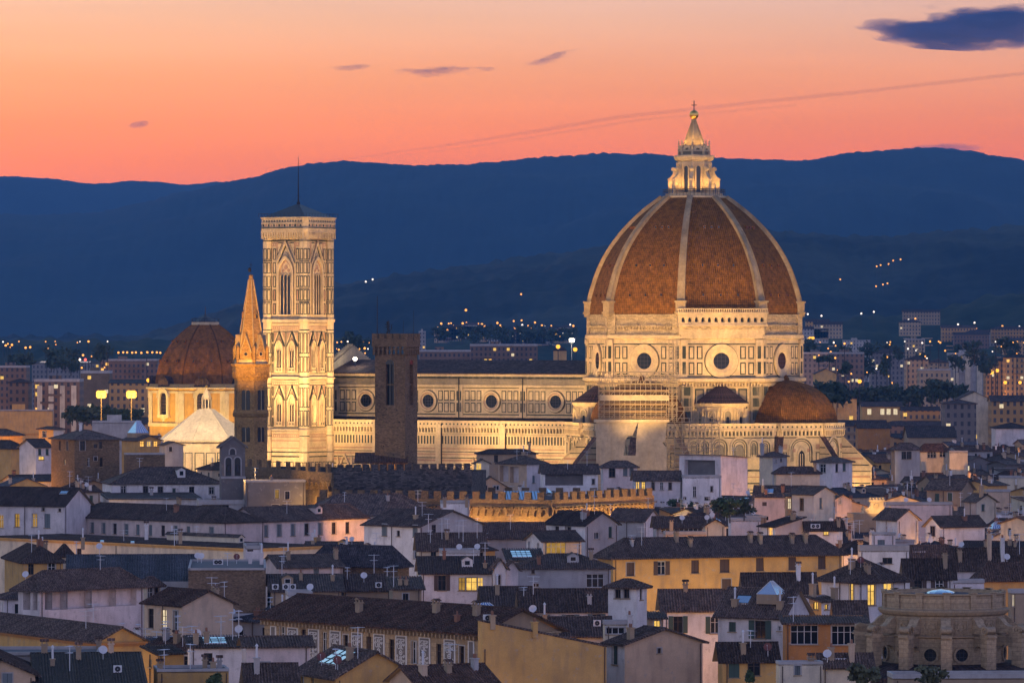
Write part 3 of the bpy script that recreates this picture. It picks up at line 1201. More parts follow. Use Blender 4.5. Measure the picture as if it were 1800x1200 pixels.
for s in (-1, 1):
 y0 = s * 11.6
 p = [(NX0 + 1, y0, 44.15), (NX1 + 1, y0, 44.15), (NX1 + 1, 0, 47.6), (NX0 + 1, 0, 47.6)]
 b.face(p if s < 0 else p[::-1], 'roof_tiles_plain')
 b.face([(NX0 + 1, y0, 43.9), (NX1 + 1, y0, 43.9), (NX1 + 1, y0, 44.15), (NX0 + 1, y0, 44.15)], 'roof_tiles_plain')
b.build('roof', nave)
# aisles
b = MB()
for s in (-1, 1):
 y0, y1 = sorted((s * 20.5, s * 10.6))
 b.box(NX0, y0, 0, NX1 + 4, y1, 30.3, 'marble_white')
 b.face([(NX0, s * 19.9, 30.35), (NX1 + 4, s * 19.9, 30.35), (NX1 + 4, s * 10.6, 32.6), (NX0, s * 10.6, 32.6)][::(1 if s < 0 else -1)], 'roof_tiles_plain')
c = CV(b, (0, -20.5, 0), (1, 0, 0))
A0, A1 = NX0, NX1 + 4
gallery_band(c, A0, A1, 31.9, 0)
n = int((A1 - A0) / .92)
c.slab(A0, 25.4, A1, 28.15, 0, .05, 'marble_white')
for j in range(n):
 u = A0 + (j + .5) * (A1 - A0) / n
 c.slab(u - .24, 25.75, u + .24, 27.85, .05, .09, 'marble_green')
c.slab(A0, 28.1, A1, 28.35, 0, .3, 'marble_white')
c.slab(A0, 25.1, A1, 25.4, 0, .3, 'marble_white')
for z, hh, mm in ((24.4, .3, 'marble_pink'), (23.6, .2, 'marble_green'), (22.9, .35, 'marble_pink'), (22.0, .25, 'marble_green'), (21.2, .5, 'marble_pink'), (20.2, .25, 'marble_green')):
 c.slab(A0, z, A1, z + hh, 0, .06, mm)
for j in range(int((A1 - A0) / 1.5)):
 u = A0 + .3 + j * 1.5
 c.panel(u, 14.6, u + 1.1, 19.6, .2, .05, 'marble_green', 'marble_white')
 c.panel(u, 8.0, u + 1.1, 13.6, .2, .05, 'marble_green', 'marble_white')
for i in range(5):
 u = OC0 - BAY * i + BAY / 2
 c.slab(u - .8, 0, u + .8, 31.0, 0, .7, 'marble_white')
 c.slab(u + .8, 5, u + 1.0, 31.2, .3, .62, 'iron')
for i in range(4):
 u = OC0 - BAY * i + (3 if i == 1 else 0)
 c.archband(u, 10, 1.8, 17, .5, 0, .5, 'marble_white', True)
 c.arch(u, 10, 1.8, 17, .1, 'dark_glass', True)
 for s in (-1, 1):
  c.prism([(u + s * 2.4, 18.3), (u + s * 2.0, 18.3), (u, 22.2), (u, 22.9)][::s * -1], 0, .6, 'marble_white')
 for s in (-1, 1):
  c.slab(u + s * 2.2 - .3, 17, u + s * 2.2 + .3, 20.5, 0, .5, 'marble_white')
  c.prism([(u + s * 2.2 - .4, 20.5), (u + s * 2.2 + .4, 20.5), (u + s * 2.2, 22.4)], 0, .5, 'marble_white')
b.build('aisle', nave)
# west front: thin taller gable end
b = MB()
cw = CV(b, (NX0 + .6, 0, 0), (0, 1, 0))
prof3 = [(-21, 0), (21, 0), (21, 34), (12.0, 36.5), (12.0, 45.5), (0, 51.0), (-12.0, 45.5), (-12.0, 36.5), (-21, 34)]
for poly in ([(-21, 0), (21, 0), (21, 34), (-21, 34)], [(-21, 34), (21, 34), (12, 36.5), (-12, 36.5)], [(-12, 36.5), (12, 36.5), (12, 45.5), (-12, 45.5)], [(-12, 45.5), (12, 45.5), (0, 51.0)]):
 cw.prism(poly, -.8, .8, 'marble_white')
 cb = CV(b, (NX0 - .2, 0, 0), (0, -1, 0))
 cb.flat(poly, 0, 'marble_white')
for s in (-1, 1):
 for j in range(14):
  q = (j + .5) / 14
  cw.slab(s * 12 * (1 - q) - .3, 45.6 + 5.5 * q, s * 12 * (1 - q) + .3, 46.5 + 5.5 * q, -.5, .5, 'marble_white')
 cw.slab(s * 12 - 1.0, 36, s * 12 + 1.0, 47.4, -1, 1.0, 'marble_white')
 for z in (38.0, 40.0, 42, 44, 46):
  for q in (-.5, .25):
   cw.slab(s * 12 + q - .15, z, s * 12 + q + .35, z + 1.1, 1.0, 1.05, 'marble_green')
b.build('west_front', cath)

# ------------------------------------------------------------------ the bell tower
CL = (-105.0, -27.0)
cpos = dl(CL[0], CL[1], 0)
camp = empty('bell_tower', cpos, AX)
tag(camp, 'tall square white marble bell tower with flat dark roof, left of the cathedral nave', 'bell tower')
b = MB()
HB, CR = 5.8, 1.35
b.box(-HB, -HB, 0, HB, HB, 79.5, 'marble_white')
for sx in (-1, 1):
 for sy in (-1, 1):
  b.lathe([(CR, 0), (CR, 79.5)], 8, 'marble_white', sx * HB, sy * HB, ph=-R8)
# corbelled top
for z0, z1, e in ((79.4, 80.0, .5), (80.0, 80.6, .9), (80.6, 81.2, 1.35), (81.2, 81.9, 1.8), (81.9, 82.3, 2.05)):
 q = HB + .75 + e * .5
 ch = 1.1
 poly = [(-q + ch, -q), (q - ch, -q), (q, -q + ch), (q, q - ch), (q - ch, q), (-q + ch, q), (-q, q - ch), (-q, -q + ch)]
 b.prism(poly, z0, z1, 'marble_white', bottom=True)
q = HB + .75 + .95
poly = [(-q + 1.2, -q), (q - 1.2, -q), (q, -q + 1.2), (q, q - 1.2), (q - 1.2, q), (-q + 1.2, q), (-q, q - 1.2), (-q, -q + 1.2)]
b.prism(poly, 82.3, 84.9, 'marble_white')
q += .25
poly = [(-q + 1.2, -q), (q - 1.2, -q), (q, -q + 1.2), (q, q - 1.2), (q - 1.2, q), (-q + 1.2, q), (-q, q - 1.2), (-q, -q + 1.2)]
b.prism(poly, 84.9, 85.25, 'marble_white', bottom=True)


def corner_bands(z, h_, m_, e=.12):
 for sx in (-1, 1):
  for sy in (-1, 1):
   b.lathe([(CR + e, z), (CR + e, z + h_)], 8, m_, sx * HB, sy * HB, ph=-R8)
   b.lathe([(0.02, z + h_), (CR + e, z + h_)], 8, m_, sx * HB, sy * HB, ph=-R8)
   b.lathe([(CR + e, z), (0.02, z)], 8, m_, sx * HB, sy * HB, ph=-R8)


belf = []
for k in range(4):
 t = k * pi / 2
 n = Vector((cos(t), sin(t), 0))
 c = CV(b, n * HB, (-sin(t), cos(t), 0))
 W2 = HB - CR * .92
 ct = CV(b, n * (HB + .75 + .95), (-sin(t), cos(t), 0))
 L2 = HB + .6
 for j in range(15):                                    # parapet quatrefoils and the brackets under it
  u = -L2 + .5 + j * (2 * L2 - 1) / 14
  ct.ring(u, 84.2, 0, .24, 0, .05, 'marble_green', 6)
  ct.slab(u - .42, 82.75, u + .1, 83.35, 0, .05, 'marble_pink' if j % 2 else 'marble_green')
 ct.slab(-L2, 83.6, L2, 83.8, 0, .12, 'marble_white')
 ct.slab(-L2, 82.3, L2, 82.55, 0, .12, 'marble_green')
 cb = CV(b, n * (HB + .75), (-sin(t), cos(t), 0))
 for j in range(17):
  u = -L2 + j * 2 * L2 / 16
  cb.slab(u - .16, 79.6, u + .16, 81.8, .0, .95, 'marble_white')
 # cornices between storeys
 for z, m_ in ((78.9, 'marble_green'), (57.0, 'marble_white'), (42.0, 'marble_white'), (28.4, 'marble_white'), (22.0, 'marble_green')):
  c.slab(-W2 - .6, z, W2 + .6, z + .3, 0, .25, m_)
 c.slab(-W2 - .8, 57.5, W2 + .8, 58.3, 0, .55, 'marble_white')
 c.slab(-W2 - .8, 42.6, W2 + .8, 43.2, 0, .5, 'marble_white')
 c.slab(-W2 - .8, 28.9, W2 + .8, 29.4, 0, .5, 'marble_white')
 # frieze bands of small lozenges
 for z in (77.6, 55.6, 41.0, 27.2):
  c.slab(-W2, z, W2, z + .95, 0, .05, 'marble_pink')
  for j in range(14):
   u = -W2 + (j + .5) * 2 * W2 / 14
   c.slab(u - .17, z + .2, u + .17, z + .75, .05, .09, 'marble_white')
 # top storey: one wide three-light window under a gable
 zs, z0 = 70.6, 59.6
 c.archband(0, z0, 4.1, zs, .55, 0, .55, 'marble_white', True)
 c.archband(0, z0, 4.1 - .7, zs, .2, 0, .2, 'marble_pink', True)
 c.arch(0, zs - 1.2, 3.4, zs, .06, 'marble_white', True)
 for s in (-1, 1):
  c.prism([(s * 3.0, 73.0), (s * 2.55, 73.0), (0, 78.2), (0, 79.2)][::-s], 0, .5, 'marble_white')
  c.prism([(s * 2.5, 73.1), (s * 2.2, 73.1), (0, 77.5), (0, 78.0)][::-s], 0, .12, 'marble_green')
  c.prism([(s * 2.5, 78.6), (s * 3.0, 74.4), (s * 3.0, 78.6)][::-s], 0, .1, 'marble_pink')
  c.prism([(s * 1.0, 78.6), (s * 2.85, 78.6), (s * 2.85, 74.9)][::-s], 0, .07, 'marble_green')
  c.prism([(s * 1.3, 78.35), (s * 2.6, 78.35), (s * 2.6, 75.7)][::-s], .07, .1, 'marble_white')
  for a0, a1 in ((3.2, 4.1), ):
   for zz0, zz1 in ((59.6, 62.6), (63.2, 66.2), (66.8, 69.8), (70.4, 73.4), (74.0, 77.0)):
    p0, p1 = sorted((s * a0, s * a1))
    c.panel(p0, zz0, p1, zz1, .25, .05, 'marble_green', 'marble_pink' if int(zz0) % 2 else 'marble_white')
    p0, p1 = sorted((s * (a1 + .2), s * (W2 + .1)))
    c.slab(p0, zz0 + .2, p1, zz1 - .2, 0, .05, 'marble_pink')
 c.ring(0, 75.0, .35, .75, 0, .25, 'marble_white', 12)
 c.ring(0, 72.0, .25, .55, .06, .2, 'marble_pink', 10)
 for s in (-1, 1):
  c.ring(s * .85, 71.2, .15, .38, .06, .2, 'marble_pink', 8)
 # two middle storeys: pairs of two-light windows
 for base in (44.2, 30.0):
  for s in (-1, 1):
   u = s * 2.02
   c.panel(u - 1.95, base - .2, u + 1.95, base + 11.0, .2, .05, 'marble_green', 'marble_white')
   c.archband(u, base + 1.4, 1.75, base + 6.6, .35, .08, .55, 'marble_white', True)
   c.archband(u, base + .2, 2.6, base + 6.8, .14, .08, .3, 'marble_pink', True)
   c.slab(u - 1.05, base + .2, u + 1.05, base + 1.4, .08, .5, 'marble_white')
   for q_ in (-.5, .5):
    c.ring(u + q_, base + .8, .14, .3, .5, .56, 'marble_green', 6)
   for g_ in (-1, 1):
    c.prism([(u + g_ * 1.75, base + 7.0), (u + g_ * 1.45, base + 7.0), (u, base + 10.3), (u, base + 11.0)][::-g_], .08, .4, 'marble_green')
    c.prism([(u + g_ * 1.4, base + 7.6), (u + g_ * 1.15, base + 7.6), (u, base + 9.9), (u, base + 10.3)][::-g_], .08, .3, 'marble_white')
    c.prism([(u + g_ * .8, base + 10.6), (u + g_ * 1.7, base + 10.6), (u + g_ * 1.7, base + 8.4)][::-g_], .08, .16, 'marble_pink')
   c.ring(u, base + 8.5, .12, .3, .08, .3, 'marble_green', 8)
   p0, p1 = sorted((s * 4.05, s * (W2 + .05)))
   for zz0, zz1 in ((base, base + 2.4), (base + 3.0, base + 7.6), (base + 8.2, base + 10.6)):
    c.panel(p0, zz0, p1, zz1, .25, .05, 'marble_green', 'marble_pink')
 # lower storeys
 for z, hh, m_ in ((26.2, .3, 'marble_pink'), (25.2, .5, 'marble_white'), (24.3, .25, 'marble_pink'), (23.2, .3, 'marble_green')):
  c.slab(-W2, z, W2, z + hh, 0, .08, m_)
 for j in range(5):
  u = -W2 + .25 + j * (2 * W2 - .2) / 5
  c.panel(u, 12, u + 1.35, 20.8, .2, .05, 'marble_green', 'marble_white')
  c.panel(u, 3, u + 1.35, 10.8, .2, .05, 'marble_green', 'marble_white')
# fields on the corner turrets
for sx in (-1, 1):
 for sy in (-1, 1):
  for k in range(8):
   t = k * pi / 4
   n = Vector((cos(t), sin(t), 0))
   if n[0] * sx < -.1 and n[1] * sy < -.1:
    continue
   c = CV(b, Vector((sx * HB, sy * HB, 0)) + n * (CR * cos(R8)), (-sin(t), cos(t), 0))
   for zz0, zz1 in ((59.6, 62.7), (63.2, 66.2), (66.8, 69.8), (70.4, 73.4), (74, 77), (44.4, 48.6), (49.3, 54.8), (30.2, 34.4), (35.1, 40.4), (12.0, 20.8)):
    c.slab(-.46, zz0, .46, zz1, 0, .03, 'marble_green')
    c.slab(-.24, zz0 + .25, .24, zz1 - .25, .03, .06, 'marble_white')
for z in (57.6, 58.0, 42.6, 28.9):
 corner_bands(z, .4, 'marble_white', .35)
for z in (78.9, 73.6, 66.3, 62.8, 55.4, 41.2, 27.5, 23.2):
 corner_bands(z, .25, 'marble_green', .04)
shaft = b.build('shaft', camp)
for k in range(4):
 t = k * pi / 2
 n = Vector((cos(t), sin(t), 0))
 for grp in ([(0, 59.6, 3.3, 70.4, 3)], [(s * 2.02, base + 1.4, 1.45, base + 6.4, 2) for base in (44.2, 30.0) for s in (-1, 1)]):
  for u, z0, w_, zs_, nl in grp:
   b = MB()
   c = CV(b, n * HB, (-sin(t), cos(t), 0))
   lw = w_ / nl
   for i in range(nl):
    uu = u - w_ / 2 + (i + .5) * lw
    c.arch(uu, z0, lw * .80, zs_ - .9, .1, 'dark_glass', True, 5)
    c.archband(uu, z0, lw * .80, zs_ - .9, .12, .08, .3, 'marble_white', True, 5)
   for i in range(nl + 1):
    uu = u - w_ / 2 + i * lw
    b.tube(c.P(uu, z0, .3), c.P(uu, zs_ - .7, .3), .13, 'marble_white', 5)
   c.slab(u - w_ / 2 - .2, z0 - .25, u + w_ / 2 + .2, z0, .05, .6, 'marble_white')
   b.build('lancet_window', shaft)
b = MB()
q = HB + 1.2
b.face([(-q, -q, 85.2), (q, -q, 85.2), (0, 0, 89.0)], 'lead')
b.face([(q, -q, 85.2), (q, q, 85.2), (0, 0, 89.0)], 'lead')
b.face([(q, q, 85.2), (-q, q, 85.2), (0, 0, 89.0)], 'lead')
b.face([(-q, q, 85.2), (-q, -q, 85.2), (0, 0, 89.0)], 'lead')
rf = b.build('roof', camp)
b = MB()
b.tube((0, 0, 87.8), (0, 0, 89.4), .5, 'iron', 6)
b.tube((0, 0, 89.3), (0, 0, 101.3), .22, 'iron', 5, .05)
for k in range(4):
 t = k * pi / 2 + .4
 b.tube((0, 0, 91.5), (3.6 * cos(t), 3.6 * sin(t), 86.7), .02, 'iron', 3)
b.build('mast', rf)
b = MB()
q = HB + 1.8
for k in range(4):
 t = k * pi / 2
 c = CV(b, Vector((cos(t), sin(t), 0)) * q, (-sin(t), cos(t), 0))
 for j in range(12):
  u = -q + j * 2 * q / 11
  b.tube(c.P(u, 85.2), c.P(u * .985, 86.2), .04, 'iron', 3)
 b.tube(c.P(-q, 86.2), c.P(q, 86.2), .04, 'iron', 3)
b.build('safety_railing', camp)

# floodlights of the square: lamps on the roofs round it, aimed at the marble
E = 1.8
for i in range(5):                                          # nave, south side
 x = -98 + i * 18
 lamp_spot('nave_floodlight', dl(x, -58, 13), dl(x, -16, 30), 21000 * E, (1.0, .62, .24), 85, .7, .6)
for x in (-95, -70, -45):
 lamp_spot('clerestory_floodlight', dl(x, -33, 31.5), dl(x, -10, 38), 3600 * E, (1.0, .64, .26), 110, .7, .4)
lamp_spot('tower_floodlight', dl(-108, -58, 6), dl(-105, -33, 34), 27000 * E, (1.0, .62, .24), 62, .8, .6)
lamp_spot('tower_floodlight', dl(-100, -64, 10), dl(-104, -33, 60), 190000 * E, (1.0, .60, .22), 50, .8, .6)
lamp_spot('tower_floodlight', dl(-74, -33, 20), dl(-98, -27, 36), 14000 * E, (1.0, .62, .24), 75, .8, .6)
lamp_spot('tower_floodlight', dl(-62, -40, 12), dl(-98, -27, 62), 170000 * E, (1.0, .60, .22), 50, .8, .6)
for th in (-122, -45, -15, 15):                        # drum and dome from the roofs round the choir
 a = RAD(th)
 lamp_spot('dome_floodlight', dl(74 * cos(a), 74 * sin(a), 17), dl(24 * cos(a), 24 * sin(a), 56), 62000 * E, (1.0, .58, .18), 52, .75, .8)
lamp_spot('dome_floodlight', dl(-8, -118, 24), dl(-4, -24, 58), 140000 * E, (1.0, .58, .18), 30, .75, .8)
lamp_spot('dome_floodlight', dl(40, -104, 24), dl(6, -22, 58), 140000 * E, (1.0, .58, .18), 30, .75, .8)
for th in (-125, -52, -30, 0, 20):
 a = RAD(th)
 lamp_spot('choir_floodlight', dl(62 * cos(a), 62 * sin(a), 10), dl(34 * cos(a), 34 * sin(a), 24), 11000 * E, (1.0, .66, .28), 88, .8, .6)
for k in range(8):
 a = k * pi / 4 + pi / 8 + .38
 lamp_spot('lantern_floodlight', dl(7.3 * cos(a), 7.3 * sin(a), 91.2), dl(3.6 * cos(a), 3.6 * sin(a), 98.5), 760 * E, GOLD, 120, .6, .2)
for k in (4, 5, 6, 7, 0):
 a = k * pi / 4 + .0
 lamp_spot('crown_floodlight', dl(4.4 * cos(a), 4.4 * sin(a), 103.3), dl(1.2 * cos(a), 1.2 * sin(a), 107), 330 * E, GOLD, 120, .6, .2)
# ------------------------------------------------------------------ scaffolding round the south tribune
m_, t_, b_ = mat('scaffold_net')
b_.inputs['Base Color'].default_value = (.34, .27, .16, 1)
b_.inputs['Roughness'].default_value = .9
b_.inputs['Alpha'].default_value = .34


def lattice(mb, x0, x1, y0, y1, z0, z1, sx, sz, r, m='steel_tube', brace=True):
 nx, nz = max(1, round((x1 - x0) / sx)), max(1, round((z1 - z0) / sz))
 for y in (y0, y1):
  for i in range(nx + 1):
   x = x0 + (x1 - x0) * i / nx
   mb.tube((x, y, z0), (x, y, z1 + .9), r, m, 4)
  for j in range(nz + 1):
   z = z0 + (z1 - z0) * j / nz
   mb.tube((x0 - .3, y, z), (x1 + .3, y, z), r, m, 4)
   mb.tube((x0 - .3, y, z + 1.0), (x1 + .3, y, z + 1.0), r * .8, m, 4)
  if brace:
   for i in range(0, nx, 2):
    for j in range(0, nz, 2):
     x, z = x0 + (x1 - x0) * i / nx, z0 + (z1 - z0) * j / nz
     mb.tube((x, y - .05, z), (x + (x1 - x0) / nx, y - .05, z + (z1 - z0) / nz), r * .8, m, 4)
 for i in range(nx + 1):
  x = x0 + (x1 - x0) * i / nx
  for j in range(nz + 1):
   z = z0 + (z1 - z0) * j / nz
   mb.tube((x, y0, z), (x, y1, z), r * .8, m, 4)


SY = 1243.0
sx = lambda px: (px - 900) / FPX * SY
szz = lambda py: CAMZ - (py - HORY) / FPX * SY
scaf = empty('scaffolding', (sx(1120), SY, 0))
tag(scaf, 'builders\' scaffolding of steel tubes with pale hanging sheets below the big dome', 'scaffolding')
ox = sx(1120)
b = MB()
lattice(b, sx(1053) - ox, sx(1190) - ox, 0, 2.2, szz(738), szz(676), 1.25, 1.5, .06)
lattice(b, sx(1173) - ox, sx(1265) - ox, 0.5, 2.6, 4, szz(742), 1.9, 2.0, .06)
lattice(b, sx(1176) - ox, sx(1190) - ox, 0, 2.2, szz(742), szz(604), .9, 1.6, .07)
lattice(b, sx(1190) - ox, sx(1268) - ox, 1.5, 3.4, szz(742), szz(722), 1.9, 2.0, .08)
for px_ in (1212, 1225, 1238, 1252):
 b.tube((sx(px_) - ox, 2, szz(722)), (sx(px_) - ox, 2, szz(695 + (px_ % 7) * 2)), .08, 'steel_tube', 4)
b.build('tube_frame', scaf)
b = MB()                                                     # lattice girder along the top
xa, xb, za, zb = sx(1050) - ox, sx(1192) - ox, szz(674), szz(654)
for y in (-.4, 2.6):
 for z in (za, zb):
  b.tube((xa, y, z), (xb, y, z), .13, 'steel_tube', 4)
 n = 26
 for i in range(n):
  x0, x1 = xa + (xb - xa) * i / n, xa + (xb - xa) * (i + 1) / n
  b.tube((x0, y, za if i % 2 else zb), (x1, y, zb if i % 2 else za), .07, 'steel_tube', 4)
for i in range(14):
 x = xa + (xb - xa) * i / 13
 b.tube((x, -.4, za), (x, 2.6, za), .07, 'steel_tube', 4)
b.build('girder', scaf)
for y_, a, c_ in ((735, 1052, 1176), (724, 1056, 1172), (711, 1054, 1176), (699, 1053, 1174), (687, 1052, 1176)):
 b = MB()
 b.box(sx(a) - ox, .1, szz(y_) - .15, sx(c_) - ox, 2.1, szz(y_), 'scaffold_plank')
 b.box(sx(a) - ox, .0, szz(y_) + .02, sx(c_) - ox, .06, szz(y_) + .3, 'scaffold_plank')
 b.build('plank_deck', scaf)
b = MB()
b.box(sx(1054) - ox, -.35, szz(704), sx(1176) - ox, -.28, szz(694), 'scaffold_sheet')
b.build('windbreak', scaf)


def sheet(polys, name, y0, m='scaffold_sheet'):
 b = MB()
 for p in polys:
  q = [(sx(a) - ox, szz(c_)) for a, c_ in p]
  c = CV(b, (0, y0, 0), (1, 0, 0))
  c.prism(q[::-1] if area(q) < 0 else q, -.1, 0, m)
 return b.build(name, scaf)


def area(q):
 return sum(q[i][0] * q[(i + 1) % len(q)][1] - q[(i + 1) % len(q)][0] * q[i][1] for i in range(len(q))) / 2


sheet([[(1048, 740), (1098, 740), (1098, 786), (1096, 800), (1048, 860)], [(1098, 740), (1122, 740), (1112, 765), (1104, 766), (1098, 775)],
    [(1122, 740), (1172, 738), (1170, 772), (1164, 778), (1172, 786), (1172, 860), (1118, 860), (1118, 800), (1118, 775)],
    [(1048, 860), (1096, 800), (1118, 800), (1118, 860)]], 'hanging_sheet', -.3)
for x0, x1, w_ in ((1052, 1054, 0), (1075, 1076, 0), (1140, 1141, 0)):
 b = MB()
 b.box(sx(x0) - ox, -.45, szz(860), sx(x1) - ox, -.32, szz(741), 'scaffold_sheet')
 b.build('sheet_seam', scaf)
b = MB()
b.box(sx(1044) - ox, -.9, szz(742), sx(1176) - ox, 3.2, szz(737), 'marble_white')
b.build('cover_board', scaf)
sheet([[(1053, 679), (1174, 679), (1174, 735), (1053, 735)]], 'safety_net', 2.6, 'scaffold_net')
sheet([[(1190, 745), (1266, 745), (1266, 850), (1174, 850), (1174, 760)]], 'safety_net', .9, 'scaffold_net')
lamp_spot('site_lamp', (sx(1115), SY - 34, 16), (sx(1115), SY, 27), 6500, (1.0, .58, .23), 90, .8, .6)
lamp_spot('site_lamp', (sx(1110), SY - 6, 31), (sx(1112), SY + 14, 40), 1700, (1.0, .60, .22), 120, .8, .6)
lamp_spot('site_lamp', (sx(1215), SY - 26, 14), (sx(1220), SY, 26), 5000, (1.0, .58, .22), 90, .8, .6)

# ------------------------------------------------------------------ houses: walls with real openings


def sub(a, b_):
 return (a[0] - b_[0], a[1] - b_[1])


def holed_wall(c, L, z0, z1, holes, m, depth=.28, mrev=None, gable=None):
 """wall surface of length L from z0 to z1 with rectangular holes (u0,u1,v0,v1), reveals depth deep; gable: extra top outline"""
 us = sorted({0.0, L} | {h[0] for h in holes} | {h[1] for h in holes})
 vs = sorted({z0, z1} | {h[2] for h in holes} | {h[3] for h in holes})
 us = [u for u in us if -1e-6 <= u <= L + 1e-6]
 vs = [v for v in vs if z0 - 1e-6 <= v <= z1 + 1e-6]
 for i in range(len(us) - 1):
  run = None
  for j in range(len(vs) - 1):
   uc, vc = (us[i] + us[i + 1]) / 2, (vs[j] + vs[j + 1]) / 2
   solid = not any(h[0] < uc < h[1] and h[2] < vc < h[3] for h in holes)
   if solid:
    run = (vs[j] if run is None else run[0], vs[j + 1])
   if (not solid or j == len(vs) - 2) and run is not None:
    c.flat([(us[i], run[0]), (us[i + 1], run[0]), (us[i + 1], run[1]), (us[i], run[1])], 0, m)
    run = None
 for u0, u1, v0, v1 in holes:
  r = mrev or m
  c.b.face([c.P(u0, v0, -depth), c.P(u0, v0, 0), c.P(u0, v1, 0), c.P(u0, v1, -depth)], r)
  c.b.face([c.P(u1, v0, 0), c.P(u1, v0, -depth), c.P(u1, v1, -depth), c.P(u1, v1, 0)], r)
  c.b.face([c.P(u0, v0, -depth), c.P(u1, v0, -depth), c.P(u1, v0, 0), c.P(u0, v0, 0)], r)
  c.b.face([c.P(u0, v1, 0), c.P(u1, v1, 0), c.P(u1, v1, -depth), c.P(u0, v1, -depth)], r)
 if gable:
  c.flat(gable, 0, m)


SHUT = ('shutter_green', 'shutter_brown', 'shutter_grey')
LIT = {'lit': 'lit_warm', 'lity': 'lit_yellow', 'litp': 'lit_pale', 'litd': 'lit_dim'}


def make_window(root, c, u0, u1, v0, v1, kind, shut='shutter_green', depth=.28, frame_m=None, simple=False):
 """pane at the back of its opening, glazing bars, optional shutters either side"""
 b = MB()
 cc = CV(b, c.O, c.U, c.V)
 w, h = u1 - u0, v1 - v0
 frame_m = frame_m or ('white_paint' if w > 1.7 or int(u0 * 97 + v0 * 31) % 3 == 0 else 'shutter_brown')
 gm = LIT.get(kind, 'dark_glass')
 if kind == 'closed':
  cc.slab(u0, v0, u1, v1, -depth, -depth + .08, shut)
  n = 2
  cc.slab(u0 + w / 2 - .02, v0, u0 + w / 2 + .02, v1, -depth + .08, -depth + .11, 'iron')
 else:
  cc.flat([(u0, v0), (u1, v0), (u1, v1), (u0, v1)], -depth + .01, gm)
  if not simple:
   f = .07
   cc.frame(u0, v0, u1, v1, f, -depth + .01, -depth + .09, frame_m)
   n = 2 if w < 1.7 else max(2, round(w / .8))
   for i in range(1, n):
    uu = u0 + w * i / n
    cc.slab(uu - .04, v0 + f, uu + .04, v1 - f, -depth + .01, -depth + .08, frame_m)
   if h > 1.3:
    vv = v0 + h * .66
    cc.slab(u0 + f, vv - .03, u1 - f, vv + .03, -depth + .01, -depth + .07, frame_m)
 if not simple:
  cc.slab(u0 - .16, v0 - .12, u1 + .16, v0, -.02, .14, 'ashlar')
  if int(u0 * 53 + v0 * 17) % 2 and kind != 'loggia':
   for q in ((u0 - .13, v0, u0, v1 + .13), (u1, v0, u1 + .13, v1 + .13), (u0, v1, u1, v1 + .13)):
    cc.slab(*q, -.02, .05, 'plaster_grey')
 o = b.build('window', root)
 if kind in ('shut', 'lits') or (kind.endswith('s') and kind != 'closed'):
  for s in (0, 1):
   b = MB()
   cc = CV(b, c.O, c.U, c.V)
   a0, a1 = (u0 - w * .52, u0 - .02) if s == 0 else (u1 + .02, u1 + w * .52)
   cc.slab(a0, v0 - .03, a1, v1 + .03, .02, .09, shut)
   nn = 5
   for i in range(nn):
    vv = v0 + (v1 - v0) * (i + .5) / nn
    cc.slab(a0 + .06, vv - .06, a1 - .06, vv + .02, .09, .115, shut)
   b.build('shutter', o)
 return o


def solve_len(xm, Y, px, dx, dy):
 """length along direction (dx,dy) from the point at pixel column xm, distance Y, to the pixel column px"""
 k = (px - 900.0) / FPX
 X = (xm - 900.0) / FPX * Y
 return (k * Y - X) / (dx - k * dy)


